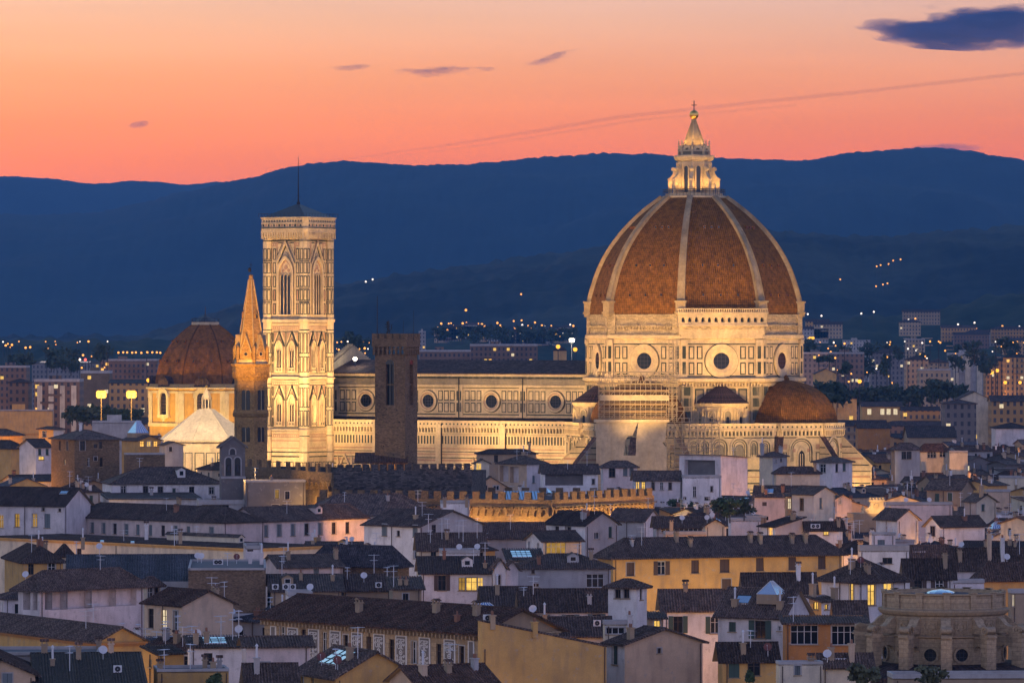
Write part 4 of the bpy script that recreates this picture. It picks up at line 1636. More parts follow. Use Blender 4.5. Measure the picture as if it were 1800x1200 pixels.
def roof_mesh(kind, W, D, ze, rise, ov, m, th=.16, ribs=0):
 """roof over the box [0,W]x[0,D]; returns the mesh and the ridge description"""
 b = MB()
 x0, x1, y0, y1 = -ov, W + ov, -ov, D + ov
 e = ze - .05
 zt = ze + rise

 def slope(p):
  b.face(p, m)
  if ribs and kind != 'flat':
   tile_ribs(b, p, ribs, m)
  b.face([(a, c, z - th) for a, c, z in reversed(p)], 'plaster_tan')
  for i in range(len(p)):
   q, r = p[i], p[(i + 1) % len(p)]
   b.face([(q[0], q[1], q[2] - th), (r[0], r[1], r[2] - th), r, q], 'plaster_tan' if kind == 'flat' else m)
 if kind == 'gx':                                          # ridge along x
  k = rise / (D / 2 + ov) * 1.0
  zt = ze + rise
  ym = D / 2
  slope([(x0, y0, e), (x1, y0, e), (x1, ym, zt), (x0, ym, zt)])
  slope([(x1, y1, e), (x0, y1, e), (x0, ym, zt), (x1, ym, zt)])
  b.tube((x0, ym, zt + .02), (x1, ym, zt + .02), .13, m, 6)
 elif kind == 'gy':
  xm = W / 2
  slope([(x0, y1, e), (x0, y0, e), (xm, y0, zt), (xm, y1, zt)])
  slope([(x1, y0, e), (x1, y1, e), (xm, y1, zt), (xm, y0, zt)])
  b.tube((xm, y0, zt + .02), (xm, y1, zt + .02), .13, m, 6)
 elif kind in ('hip', 'pyr'):
  if W >= D:
   h = D / 2 + ov
   h2 = min(h, (W + 2 * ov) / 2)
   A, B = (x0 + h2, D / 2, zt), (x1 - h2, D / 2, zt)
   slope([(x0, y0, e), (x1, y0, e), B, A] if B[0] - A[0] > .05 else [(x0, y0, e), (x1, y0, e), A])
   slope([(x1, y1, e), (x0, y1, e), A, B] if B[0] - A[0] > .05 else [(x1, y1, e), (x0, y1, e), A])
   slope([(x0, y1, e), (x0, y0, e), A])
   slope([(x1, y0, e), (x1, y1, e), B])
  else:
   h = min(W / 2 + ov, (D + 2 * ov) / 2)
   A, B = (W / 2, y0 + h, zt), (W / 2, y1 - h, zt)
   slope([(x0, y0, e), (x1, y0, e), A])
   slope([(x1, y1, e), (x0, y1, e), B])
   slope([(x0, y1, e), (x0, y0, e), A, B])
   slope([(x1, y0, e), (x1, y1, e), B, A])
  for p, q in (((x0, y0, e), A), ((x1, y0, e), B if W >= D else A), ((x0, y1, e), A if W >= D else B), ((x1, y1, e), B), (A, B)):
   if (Vector(p) - Vector(q)).length > .1:
    b.tube((p[0], p[1], p[2] + .03), (q[0], q[1], q[2] + .03), .12, m, 5)
 elif kind == 'sy':                                        # single slope, low edge at y=0
  slope([(x0, y0, e), (x1, y0, e), (x1, y1, zt), (x0, y1, zt)])
 elif kind == 'syb':                                       # single slope, high edge at y=0
  slope([(x0, y0, zt), (x1, y0, zt), (x1, y1, e), (x0, y1, e)])
 elif kind == 'sx':                                        # low edge at x=0
  slope([(x0, y0, e), (x1, y0, zt), (x1, y1, zt), (x0, y1, e)])
 elif kind == 'sxb':
  slope([(x0, y0, zt), (x1, y0, e), (x1, y1, e), (x0, y1, zt)])
 elif kind == 'flat':
  t = .25
  slope([(x0 + ov, y0 + ov, ze), (x1 - ov, y0 + ov, ze), (x1 - ov, y1 - ov, ze), (x0 + ov, y1 - ov, ze)])
  for q in ((-.05, -.05, W + .05, t), (-.05, D - t, W + .05, D + .05), (-.05, t, t, D - t), (W - t, t, W + .05, D - t)):
   b.box(q[0], q[1], ze, q[2], q[3], ze + max(.3, rise), m if m.startswith('plaster') else 'plaster_grey', bottom=False)
 return b


def tile_ribs(b, p, pitch, m):
 """rows of round cover tiles down one roof slope"""
 q = [Vector(a) for a in p]
 n = (q[1] - q[0]).cross(q[2] - q[0]).normalized()
 if n[2] < 0:
  n = -n
 tx = Vector((0, 0, 1)).cross(n)
 if tx.length < 1e-3:
  return
 tx.normalize()
 ty = n.cross(tx)
 uv = [((a - q[0]).dot(tx), (a - q[0]).dot(ty)) for a in q]
 u0, u1 = min(a[0] for a in uv), max(a[0] for a in uv)
 rr = random.Random(int(u1 * 100))
 k = int((u1 - u0) / pitch)
 P = lambda u, v, o: q[0] + tx * u + ty * v + n * o
 for i in range(k):
  u = u0 + (i + .5) * (u1 - u0) / k
  vs = []
  for j in range(len(uv)):
   (a, c), (d, e) = uv[j], uv[(j + 1) % len(uv)]
   if (a - u) * (d - u) < 0:
    vs.append(c + (e - c) * (u - a) / (d - a))
  if len(vs) < 2 or max(vs) - min(vs) < .2:
   continue
  v0, v1 = min(vs) - rr.uniform(.0, .09), max(vs)
  w, h = pitch * .34, .085 + rr.uniform(-.02, .02)
  d = rr.uniform(-.03, .03)
  L, R_, A, B = (u - w + d, 0), (u + w + d, 0), (u - w * .4 + d, h), (u + w * .4 + d, h)
  for (a, o0), (c, o1) in ((L, A), (A, B), (B, R_)):
   b.face([P(a, v0, o0), P(c, v0, o1), P(c, v1, o1), P(a, v1, o0)], m)
  b.face([P(L[0], v0, 0), P(R_[0], v0, 0), P(B[0], v0, h), P(A[0], v0, h)], m)


def roof_z(kind, W, D, ze, rise, ov, x, y):
 if kind == 'gx':
  return ze + rise * (1 - abs(y - D / 2) / (D / 2 + ov))
 if kind == 'gy':
  return ze + rise * (1 - abs(x - W / 2) / (W / 2 + ov))
 if kind in ('hip', 'pyr'):
  h = min(W, D) / 2 + ov
  dd = min(x + ov, W + ov - x, y + ov, D + ov - y)
  return ze + rise * min(1, dd / h)
 if kind == 'sy':
  return ze + rise * (y + ov) / (D + 2 * ov)
 if kind == 'syb':
  return ze + rise * (1 - (y + ov) / (D + 2 * ov))
 if kind == 'sx':
  return ze + rise * (x + ov) / (W + 2 * ov)
 if kind == 'sxb':
  return ze + rise * (1 - (x + ov) / (W + 2 * ov))
 return ze


def chimney(parent, x, y, z, h, w=.55, d=.8, m='plaster_tan', style=0):
 b = MB()
 b.box(x - w / 2, y - d / 2, z - .8, x + w / 2, y + d / 2, z + h, m, bottom=False)
 b.box(x - w / 2 - .1, y - d / 2 - .1, z + h, x + w / 2 + .1, y + d / 2 + .1, z + h + .12, m)
 if style == 0:                                            # little tiled hood on four stubs
  for i in (-1, 1):
   for j in (-1, 1):
    b.box(x + i * (w / 2 - .08) - .07, y + j * (d / 2 - .08) - .07, z + h + .12, x + i * (w / 2 - .08) + .07, y + j * (d / 2 - .08) + .07, z + h + .42, m)
  t = z + h + .42
  for s in (-1, 1):
   p = [(x - w / 2 - .15, y + s * (d / 2 + .15), t), (x + w / 2 + .15, y + s * (d / 2 + .15), t), (x + w / 2 + .15, y, t + .28), (x - w / 2 - .15, y, t + .28)]
   b.face(p if s < 0 else p[::-1], 'roof_tiles_red')
  for s in (-1, 1):
   b.face([(x + s * (w / 2 + .1), y - d / 2 - .1, t), (x + s * (w / 2 + .1), y + d / 2 + .1, t), (x + s * (w / 2 + .1), y, t + .26)], m)
 elif style == 1:                                          # row of clay pots
  k = max(1, int(d / .35))
  for i in range(k):
   yy = y - d / 2 + (i + .5) * d / k
   b.tube((x, yy, z + h + .1), (x, yy, z + h + .55), .12, 'terracotta', 6, .1)
 else:
  b.tube((x, y, z + h), (x, y, z + h + 1.3), .12, 'galvanised', 6)
  b.tube((x, y, z + h + 1.3), (x, y, z + h + 1.55), .2, 'galvanised', 6, .05)
 return b.build('chimney', parent)


def antenna(parent, x, y, z, h, a, kind=0):
 b = MB()
 r = .05
 b.tube((x, y, z - .3), (x, y, z + h), r, 'galvanised', 4)
 ca, sa = cos(a), sin(a)
 for lv, ln, n in ((.97, 1.5, 7), (.72, 1.0, 5)):
  zz = z + h * lv
  b.tube((x - ca * ln * .5, y - sa * ln * .5, zz), (x + ca * ln * .5, y + sa * ln * .5, zz), .034, 'galvanised', 4)
  for i in range(n):
   q = (i / (n - 1) - .5) * ln
   w = .42 - .2 * i / n
   b.tube((x + ca * q - sa * w, y + sa * q + ca * w, zz), (x + ca * q + sa * w, y + sa * q - ca * w, zz), .026, 'galvanised', 3)
 return b.build('aerial', parent)


def dish(parent, x, y, z, a, r=.48, m='dish_white', h=.9):
 b = MB()
 b.tube((x, y, z - .3), (x, y, z + h), .04, 'galvanised', 4)
 d = Vector((cos(a) * .9, sin(a) * .9, .42)).normalized()
 u = Vector((-sin(a), cos(a), 0))
 v = d.cross(u)
 ctr = Vector((x, y, z + h + .1)) + d * .1
 nn = 14
 rings = [(0, -.12), (.5, -.09), (1.0, 0.02)]
 for (q0, o0), (q1, o1) in zip(rings, rings[1:]):
  for i in range(nn):
   t0, t1 = 2 * pi * i / nn, 2 * pi * (i + 1) / nn
   f = lambda q, o, t: ctr + (u * cos(t) + v * sin(t)) * (r * q) + d * o
   b.face([f(q0, o0, t0), f(q1, o1, t0), f(q1, o1, t1), f(q0, o0, t1)], m, smooth=True)
 b.tube(ctr - v * r * .8, ctr + d * .45, .018, 'galvanised', 4)
 b.tube(ctr + d * .40, ctr + d * .52, .05, 'galvanised', 5)
 return b.build('satellite_dish', parent)


def skylight(parent, kind, W, D, ze, rise, ov, x, y, w, l):
 """glazed panel lying on the roof slope, x along, y up the slope (plan)"""
 b = MB()
 z = lambda xx, yy: roof_z(kind, W, D, ze, rise, ov, xx, yy)
 P = [(x, y), (x + w, y), (x + w, y + l), (x, y + l)]
 up = .1
 b.face([(a, c, z(a, c) + up + .02) for a, c in P], 'skylight_glass')
 for i in range(4):
  q, r = P[i], P[(i + 1) % 4]
  b.face([(*q, z(*q) - .05), (*r, z(*r) - .05), (*r, z(*r) + up), (*q, z(*q) + up)], 'galvanised')
 n = max(1, round(w / .8))
 for i in range(n + 1):
  xx = x + w * i / n
  b.tube((xx, y, z(xx, y) + up + .04), (xx, y + l, z(xx, y + l) + up + .04), .045, 'iron', 4)
 if l > 2:
  for q in (.33, .66):
   b.tube((x, y + l * q, z(x, y + l * q) + up + .04), (x + w, y + l * q, z(x + w, y + l * q) + up + .04), .04, 'iron', 4)
 return b.build('skylight', parent)


def lantern_skylight(parent, x, y, z, w, d, h, base=.6):
 """glass pyramid on a low kerb"""
 b = MB()
 b.box(x - w / 2, y - d / 2, z - .6, x + w / 2, y + d / 2, z + base, 'plaster_tan', bottom=False)
 t = z + base
 top = [(x - w * .12, y, t + h), (x + w * .12, y, t + h)]
 C = [(x - w / 2, y - d / 2, t), (x + w / 2, y - d / 2, t), (x + w / 2, y + d / 2, t), (x - w / 2, y + d / 2, t)]
 b.face([C[0], C[1], top[1], top[0]], 'skylight_glass')
 b.face([C[1], C[2], top[1]], 'skylight_glass')
 b.face([C[2], C[3], top[0], top[1]], 'skylight_glass')
 b.face([C[3], C[0], top[0]], 'skylight_glass')
 for i in range(6):
  q = i / 5
  a = Vector(C[0]).lerp(Vector(C[1]), q)
  e = Vector(top[0]).lerp(Vector(top[1]), q)
  b.tube(a, e, .05, 'white_paint', 4)
  a = Vector(C[3]).lerp(Vector(C[2]), q)
  b.tube(a, e, .05, 'white_paint', 4)
 return b.build('glass_lantern', parent)


def dormer(parent, x, y, z, z1, d, m, tiles, r_):
 """small roofed window standing out of the slope"""
 b = MB()
 w, h = r_.uniform(.6, .9), max(z1 - z, 1.0)
 b.box(x - w, y, z - .5, x + w, y + d + .4, z + h, m, bottom=False)
 c = CV(b, (x, y, z), (1, 0, 0))
 c.flat([(-w, h), (w, h), (0, h + .45)], 0, m)
 c.slab(-w * .55, h * .2, w * .55, h * .9, 0, .03, 'white_paint')
 c.slab(-w * .45, h * .28, w * .45, h * .84, .03, .05, 'dark_glass')
 for s in (-1, 1):
  xx = x + s * (w + .2)
  p = [(xx, y - .2, z + h - .08), (x, y - .2, z + h + .5), (x, y + d + 1, z + h + .5), (xx, y + d + 1, z + h - .08)]
  b.face(p if s > 0 else p[::-1], tiles)
 return b.build('dormer', parent)


def condenser(parent, x, y, z, a=0):
 b = MB()
 b.box(x - .45, y - .18, z, x + .45, y + .18, z + .75, 'white_paint')
 c = CV(b, (x, y - .18, z), (1, 0, 0))
 c.ring(0, .38, .05, .3, 0, .03, 'iron', 12)
 return b.build('air_conditioner', parent)


HOUSES = []          # (screen box, distance, footprint) of everything placed by hand


def footprint(cx, cy, phi, W, D):
 u = (cos(phi), sin(phi))
 v = (-sin(phi), cos(phi))
 return [(cx + u[0] * a + v[0] * c, cy + u[1] * a + v[1] * c) for a, c in ((0, 0), (W, 0), (W, D), (0, D))]


def house(label, Y, xl, xm, xr, ye, phi=20, roof='hip', rise=None, wall='plaster_lavender', tiles='roof_tiles', D=None, W=None, ov=.55, win=(), yb=None,
    chim=(), ant=(), dsh=(), sky=(), lan=(), ac=(), cat='house', group=None, name='house', wallL=None, wallR=None, shut='shutter_green', z0=0.0, pitch=.36, back=True, cornice=None, simple=False, reg=True):
 """xm = picture column of the corner nearest the camera; xr / xl = far ends of the wall running right / left from it;
 ye = picture row of the eaves at that corner, Y its distance.  R wall: y=0 (local), L wall: x=0 (local)."""
 p = RAD(phi)
 ur, ul = (cos(p), sin(p)), (-sin(p), cos(p))
 if xr is not None and xr != xm:
  W = solve_len(xm, Y, xr, *ur)
 if xl is not None and xl != xm:
  D = solve_len(xm, Y, xl, *ul)
 W = W or 9.0
 D = D or 9.0
 cx = (xm - 900.0) / FPX * Y
 ze = CAMZ - (ye - HORY) / FPX * Y
 if rise is None:
  span = {'gx': D / 2, 'gy': W / 2, 'hip': min(W, D) / 2, 'pyr': min(W, D) / 2, 'sy': D, 'syb': D, 'sx': W, 'sxb': W, 'flat': 0}[roof]
  rise = span * pitch if roof in ('gx', 'gy', 'hip', 'pyr') else span * pitch * .7
  if roof == 'flat':
   rise = .5
 root = empty(name, (cx, Y, 0), p)
 tag(root, label, cat, group)
 b = MB()
 cR = CV(b, (0, 0, 0), (1, 0, 0))
 cL = CV(b, (0, D, 0), (0, -1, 0))
 cB = CV(b, (W, D, 0), (-1, 0, 0))
 cE = CV(b, (W, 0, 0), (0, 1, 0))
 wR, wL = wallR or wall, wallL or wall
 hs = {'R': [], 'L': []}
 jobs = []
 for w in win:
  if w[0] in 'RL' and len(w) >= 8 and isinstance(w[3], int) and w[7] not in (None,):
   side_, p0, p1, n, py, ww, hh, kind = w[:8]
   cols = [p0 + (p1 - p0) * i / max(1, n - 1) for i in range(n)]
   pys = [py[0] + (py[1] - py[0]) * i / max(1, n - 1) for i in range(n)] if isinstance(py, tuple) else [py] * n
  else:
   side_, p0, py, ww, hh, kind = w[:6]
   cols, pys = [p0], [py]
  kinds = kind if isinstance(kind, (list, tuple)) else [kind] * len(cols)
  for px, py, kd in zip(cols, pys, kinds):
   if side_ == 'R':
    u = solve_len(xm, Y, px, *ur)
    yy = Y + u * ur[1]
   else:
    l = solve_len(xm, Y, px, *ul)
    u = D - l
    yy = Y + l * ul[1]
   v = CAMZ - (py - HORY) / FPX * yy
   L_ = W if side_ == 'R' else D
   u0, u1, v0, v1 = u - ww / 2, u + ww / 2, v - hh / 2, v + hh / 2
   if u0 < .1 or u1 > L_ - .1 or v1 > ze - .05 + (rise if roof in ('gy', 'gx') else 0):
    u0, u1 = max(u0, .1), min(u1, L_ - .1)
    if u1 - u0 < .25:
     continue
    if v1 > ze - .08 and not (roof == 'gy' and side_ == 'R') and not (roof == 'gx' and side_ == 'L'):
     v0, v1 = v0 - (v1 - ze + .15), ze - .15
   hs[side_].append((u0, u1, v0, v1))
   jobs.append((side_, u0, u1, v0, v1, kd))
 gab = {}
 if roof == 'gx':
  gab = {'L': [(0, ze), (D, ze), (D / 2, ze + rise)], 'E': [(0, ze), (D, ze), (D / 2, ze + rise)]}
 elif roof == 'gy':
  gab = {'R': [(0, ze), (W, ze), (W / 2, ze + rise)], 'B': [(0, ze), (W, ze), (W / 2, ze + rise)]}
 elif roof == 'sy':
  gab = {'L': [(0, ze), (D, ze), (0, ze + rise)], 'E': [(0, ze), (D, ze), (D, ze + rise)], 'B': [(0, ze), (W, ze), (W, ze + rise), (0, ze + rise)]}
 elif roof == 'syb':
  gab = {'L': [(0, ze), (D, ze), (D, ze + rise)], 'E': [(0, ze), (D, ze), (0, ze + rise)], 'R': [(0, ze), (W, ze), (W, ze + rise), (0, ze + rise)]}
 elif roof == 'sx':
  gab = {'R': [(0, ze), (W, ze), (W, ze + rise)], 'B': [(0, ze), (W, ze), (0, ze + rise)], 'E': [(0, ze), (D, ze), (D, ze + rise), (0, ze + rise)]}
 elif roof == 'sxb':
  gab = {'R': [(0, ze), (W, ze), (0, ze + rise)], 'B': [(0, ze), (W, ze), (W, ze + rise)], 'L': [(0, ze), (D, ze), (D, ze + rise), (0, ze + rise)]}
 inside = lambda h, side_: h[3] <= ze - .04
 deep = any(j[5] in ('loggia', 'open') for j in jobs)
 for side_, c, L_, m in (('R', cR, W, wR), ('L', cL, D, wL)):
  hh = [h for h in hs[side_] if inside(h, side_)]
  holed_wall(c, L_, z0, ze, hh, m, 1.3 if deep else .28)
  if side_ in gab:
   c.flat(gab[side_], 0, m)
 for side_, c, L_, m in (('B', cB, W, wall), ('E', cE, D, wall)):
  c.flat([(0, z0), (L_, z0), (L_, ze), (0, ze)], 0, m)
  if side_ in gab:
   c.flat(gab[side_], 0, m)
 if cornice:
  for c, L_ in ((cR, W), (cL, D)):
   c.slab(-.3, ze - .3, L_ + .3, ze - .08, 0, .45, cornice)
   c.slab(-.1, ze - .6, L_ + .1, ze - .3, 0, .22, cornice)
 wo_ = b.build('wall', root)
 for side_, u0, u1, v0, v1, kd in jobs:
  c = cR if side_ == 'R' else cL
  dp = .28 if v1 <= ze - .04 else -.03
  if kd in ('loggia', 'open'):
   lb = MB()
   CV(lb, c.O, c.U, c.V).flat([(u0, v0), (u1, v0), (u1, v1), (u0, v1)], -1.29, wall if kd == 'loggia' else 'plaster_dark')  # open terraces get a dark back, the shade of the recess painted in
   lb.build('loggia_back', root)
   continue
  if deep:
   dp = .15
  make_window(root, c, u0, u1, v0, v1, kd, shut, dp, simple=simple)
 pr_ = random.Random(int(abs(xm * 7 + Y)))
 if Y < 1100 and W > 3:
  for u, s_ in ((pr_.uniform(.25, .5), 0), (W - pr_.uniform(.2, .5), 0)) + (((D * .5, 1),) if phi > 20 else ()):
   if pr_.random() < .7:
    pb = MB()
    cc_ = cR if s_ == 0 else cL
    pb.tube(cc_.P(u, max(z0, ze - 12), .09), cc_.P(u, ze - .2, .09), .06, 'shutter_brown', 5)
    pb.build('drainpipe', root)
 ro = roof_mesh(roof, W, D, ze, rise, ov, tiles if roof != 'flat' else ('gravel_flat'), ribs=(.30 if Y < 640 else .36 if Y < 960 else 0)).build('roof', root)
 zz = lambda fx, fy: roof_z(roof, W, D, ze, rise, ov, fx * W, fy * D)
 for q in chim:
  fx, fy, h = q[:3]
  chimney(ro, fx * W, fy * D, zz(fx, fy), h, m=(q[4] if len(q) > 4 else 'plaster_tan'), style=(q[3] if len(q) > 3 else 0))
 if Y < 1150 and W * D > 45:
  for _ in range(pr_.choice((0, 1, 1, 2))):
   fx, fy = pr_.uniform(.08, .92), pr_.uniform(.12, .6)
   chimney(ro, fx * W, fy * D, zz(fx, fy), pr_.uniform(.5, 1.1), pr_.uniform(.4, .7), pr_.uniform(.5, 1.1), pr_.choice((wall, 'plaster_tan', 'plaster_grey', 'terracotta')), pr_.choice((0, 0, 1, 2)))
  for _ in range(pr_.choice((0, 1, 1, 2))):
   fx, fy = pr_.uniform(.05, .95), pr_.uniform(.1, .6)
   antenna(ro, fx * W, fy * D, zz(fx, fy), pr_.uniform(1.6, 3.4), pr_.uniform(0, 3))
  if roof in ('gx', 'hip', 'sy') and W > 8.5 and D > 6.5 and pr_.random() < .4:
   fx = pr_.uniform(.2, .75)
   dormer(ro, fx * W, .16 * D, zz(fx, .16), zz(fx, .42), .26 * D, wall, tiles, pr_)
 for fx, fy, h in ant:
  antenna(ro, fx * W, fy * D, zz(fx, fy), h, (fx * 7 + fy * 3) % 3)
 for q in dsh:
  fx, fy = q[:2]
  dish(ro, fx * W, fy * D, zz(fx, fy), RAD(-90 - phi + (fx * 37 % 30) - 15), m=(q[2] if len(q) > 2 else 'dish_white'))
 for fx, fy, w_, l_ in sky:
  skylight(ro, roof, W, D, ze, rise, ov, fx * W, fy * D, w_, l_)
 for fx, fy, w_, d_, h_ in lan:
  lantern_skylight(ro, fx * W, fy * D, zz(fx, fy), w_, d_, h_)
 for fx, fy in ac:
  condenser(ro, fx * W, fy * D, zz(fx, fy))
 if reg:
  register(root, cx, Y, p, W, D, ze + rise + .5, yb)
 return root, W, D, ze, rise


def register(root, cx, Y, p, W, D, ztop, yb):
 fp = footprint(cx, Y, p, W, D)
 xs, ys = [], []
 for x, y in fp:
  for z in (ztop,):
   a, c = to_px((x, y, z))
   xs.append(a)
   ys.append(c)
 HOUSES.append((min(xs), max(xs), min(ys), yb if yb is not None else max(ys) + 40, min(q[1] for q in fp), fp, root))
# ------------------------------------------------------------------ crenellated palace with its brown tower
def XZ(px, py, Y):
 a = at(px, py, Y)
 return a[0], a[2]


def poly_pt(px, Y):
 return ((px - 900.0) / FPX * Y, Y)


def merlons(b, p, q, z0, h, n, w, th, m, inset=0.0):
 """square merlons along the wall top from p to q"""
 P, Q = Vector((*p, 0)), Vector((*q, 0))
 L = (Q - P).length
 c = CV(b, P, Q - P)
 for i in range(n):
  u = (i + .5) * L / n
  c.prism([(u - w / 2, z0), (u + w / 2, z0), (u + w / 2, z0 + h), (u - w / 2, z0 + h)], inset - th, inset, m)
  b.face([c.P(u - w / 2, z0 + h, inset - th), c.P(u - w / 2, z0 + h, inset), c.P(u + w / 2, z0 + h, inset), c.P(u + w / 2, z0 + h, inset - th)][::-1], m)
  b.face([c.P(u + w / 2, z0, inset - th), c.P(u - w / 2, z0, inset - th), c.P(u - w / 2, z0 + h, inset - th), c.P(u + w / 2, z0 + h, inset - th)], m)


def corbels(b, p, q, z0, z1, n, out, m):
 P, Q = Vector((*p, 0)), Vector((*q, 0))
 L = (Q - P).length
 c = CV(b, P, Q - P)
 s = L / n
 for i in range(n + 1):
  u = i * s
  c.prism([(u - .2, z0), (u + .2, z0), (u + .26, z1), (u - .26, z1)], 0, out * .95, m)
 for i in range(n):
  u = (i + .5) * s
  c.archband(u, z0 + (z1 - z0) * .45, s * .5, z0 + (z1 - z0) * .5, s * .22, out * .3, out * .97, m, n=5)


pal = empty('crenellated_palace', (*poly_pt(965, 1000), 0))
tag(pal, 'crenellated medieval stone palace with lit corbel arches and tall brown tower before the nave', 'palace')
PO = Vector((*poly_pt(965, 1000), 0))
loc = lambda px, Y: tuple((Vector((*poly_pt(px, Y), 0)) - PO)[:2])
C0, A0_, B0 = loc(965, 1000), loc(560, 1020), loc(1143, 1030)
Bk, Ak = (B0[0] - 6, B0[1] + 16), (A0_[0] + 5, A0_[1] + 34)
b = MB()
zt = CAMZ - (888 - HORY) / FPX * 1000
b.prism([A0_, C0, B0, Bk, Ak], 0, zt - .3, 'rubble')
for p, q, n in ((A0_, C0, 33), (C0, B0, 25)):
 corbels(b, p, q, zt - 2.2, zt - .3, n, .9, 'rubble')
b.build('wall', pal)
b = MB()


def outset(p, q, d):
 v = Vector((q[0] - p[0], q[1] - p[1], 0)).normalized()
 nrm = Vector((v[1], -v[0], 0)) * d
 return (p[0] + nrm[0], p[1] + nrm[1]), (q[0] + nrm[0], q[1] + nrm[1])


for p, q, n, w in ((A0_, C0, 18, 1.45), (C0, B0, 12, 1.7)):
 P, Q = outset(p, q, .95)
 c = CV(b, (*P, 0), (Q[0] - P[0], Q[1] - P[1], 0))
 L = (Vector(P) - Vector(Q)).length
 c.prism([(-.9 if n == 12 else 0, zt - .3), (L + (.0 if n == 12 else .9), zt - .3), (L + (.0 if n == 12 else .9), zt + 1.1), (-.9 if n == 12 else 0, zt + 1.1)], -.7, 0, 'rubble')
 b.face([c.P(0, zt + 1.1, -.7), c.P(0, zt + 1.1, 0), c.P(L, zt + 1.1, 0), c.P(L, zt + 1.1, -.7)][::-1], 'rubble')
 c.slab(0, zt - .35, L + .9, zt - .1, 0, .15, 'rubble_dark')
 merlons(b, P, Q, zt + 1.1, 1.5, n, w, .6, 'rubble')
b.build('parapet', pal)
for p, q, n in ((B0, Bk, 5), (Bk, Ak, 16)):
 for i in range(n):
  b = MB()
  l0, l1 = Vector(p).lerp(Vector(q), i / n), Vector(p).lerp(Vector(q), (i + 1) / n)
  merlons(b, l0, l1, zt - .4, 2.5, 1, 1.5, .6, 'rubble')
  b.build('merlon', pal)
b = MB()
ins = lambda p, k: (p[0] * (1 - k) + (A0_[0] + B0[0]) / 2 * k, p[1] * (1 - k) + (C0[1] + Ak[1]) / 2 * k)
ring_ = [ins(x, .06) for x in (A0_, C0, B0, Bk, Ak)]
apex = ((A0_[0] + B0[0]) / 2 + 4, (C0[1] + Ak[1]) / 2, zt + 1.6)
for i in range(5):
 b.face([(*ring_[i], zt - .2), (*ring_[(i + 1) % 5], zt - .2), apex], 'roof_tiles_grey')
lr = b.build('roof', pal)
b = MB()
x0, x1 = loc(888, 1010)[0], loc(953, 1010)[0]
y0 = loc(888, 1008)[1]
b.face([(x0, y0, zt + .9), (x1, y0, zt + .9), (x1 - .6, y0 + 4, zt + 2.5), (x0 - .3, y0 + 4, zt + 2.5)], 'skylight_glass')
for i in range(13):
 q = i / 12
 b.tube((x0 + (x1 - x0) * q, y0, zt + .93), (x0 + (x1 - x0) * q - .4, y0 + 4, zt + 2.53), .07, 'iron', 4)
b.build('skylight', lr)
# upper block
K, KL, KR = loc(591, 1024), loc(436, 1072), loc(828, 1036)
KB, KLB = (KR[0] + 3, KR[1] + 22), (KL[0] + 8, KL[1] + 14)
zu = CAMZ - (845 - HORY) / FPX * 1024
b = MB()
up_poly = [KL, K, KR, KB, KLB]
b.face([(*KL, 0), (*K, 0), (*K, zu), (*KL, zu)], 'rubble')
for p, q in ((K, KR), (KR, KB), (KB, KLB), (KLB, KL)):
 b.face([(*p, 0), (*q, 0), (*q, zu + 1.4), (*p, zu + 1.4)], 'rubble_dark')  # same stone in a darker colour, shade of these sides painted in
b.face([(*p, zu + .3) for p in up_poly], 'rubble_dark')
corbels(b, KL, K, zu - 2.1, zu, 20, .9, 'rubble')
b.build('upper_wall', pal)
b = MB()
P, Q = outset(KL, K, .95)
c = CV(b, (*P, 0), (Q[0] - P[0], Q[1] - P[1], 0))
L = (Vector(P) - Vector(Q)).length
c.prism([(0, zu), (L, zu), (L, zu + 1.7), (0, zu + 1.7)], -1.0, 0, 'rubble')
merlons(b, P, Q, zu + 1.7, 1.65, 9, 1.25, .6, 'rubble')
P, Q = outset(K, KR, .3)
c = CV(b, (*P, 0), (Q[0] - P[0], Q[1] - P[1], 0))
L = (Vector(P) - Vector(Q)).length
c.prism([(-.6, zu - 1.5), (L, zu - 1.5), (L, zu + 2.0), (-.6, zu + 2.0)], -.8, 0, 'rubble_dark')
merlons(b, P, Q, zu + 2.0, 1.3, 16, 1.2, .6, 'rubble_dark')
b.build('upper_parapet', pal)
b = MB()
x0, x1, yy = loc(622, 1040)[0], loc(716, 1040)[0], loc(622, 1043)[1]
ztop = CAMZ - (812 - HORY) / FPX * 1040
b.face([(x0, yy, ztop), (x1, yy, ztop), (x1, yy + 6, ztop + 1.8), (x0, yy + 6, ztop + 1.8)], 'roof_tiles_red')
b.face([(x0, yy, ztop - .3), (x1, yy, ztop - .3), (x1, yy, ztop), (x0, yy, ztop)], 'roof_tiles_red')
for i in range(6):
 x = x0 + 2 + i * (x1 - x0 - 2.4) / 5
 b.box(x - .4, yy + .2, ztop - 4, x + .4, yy + 1.0, ztop - .2, 'plaster_orange')
b.build('rooftop_loggia', pal)
lamp_point('loggia_lamp', PO + Vector((x0 + 8, yy + 3.0, ztop - 1.2)), 700, SODIUM)
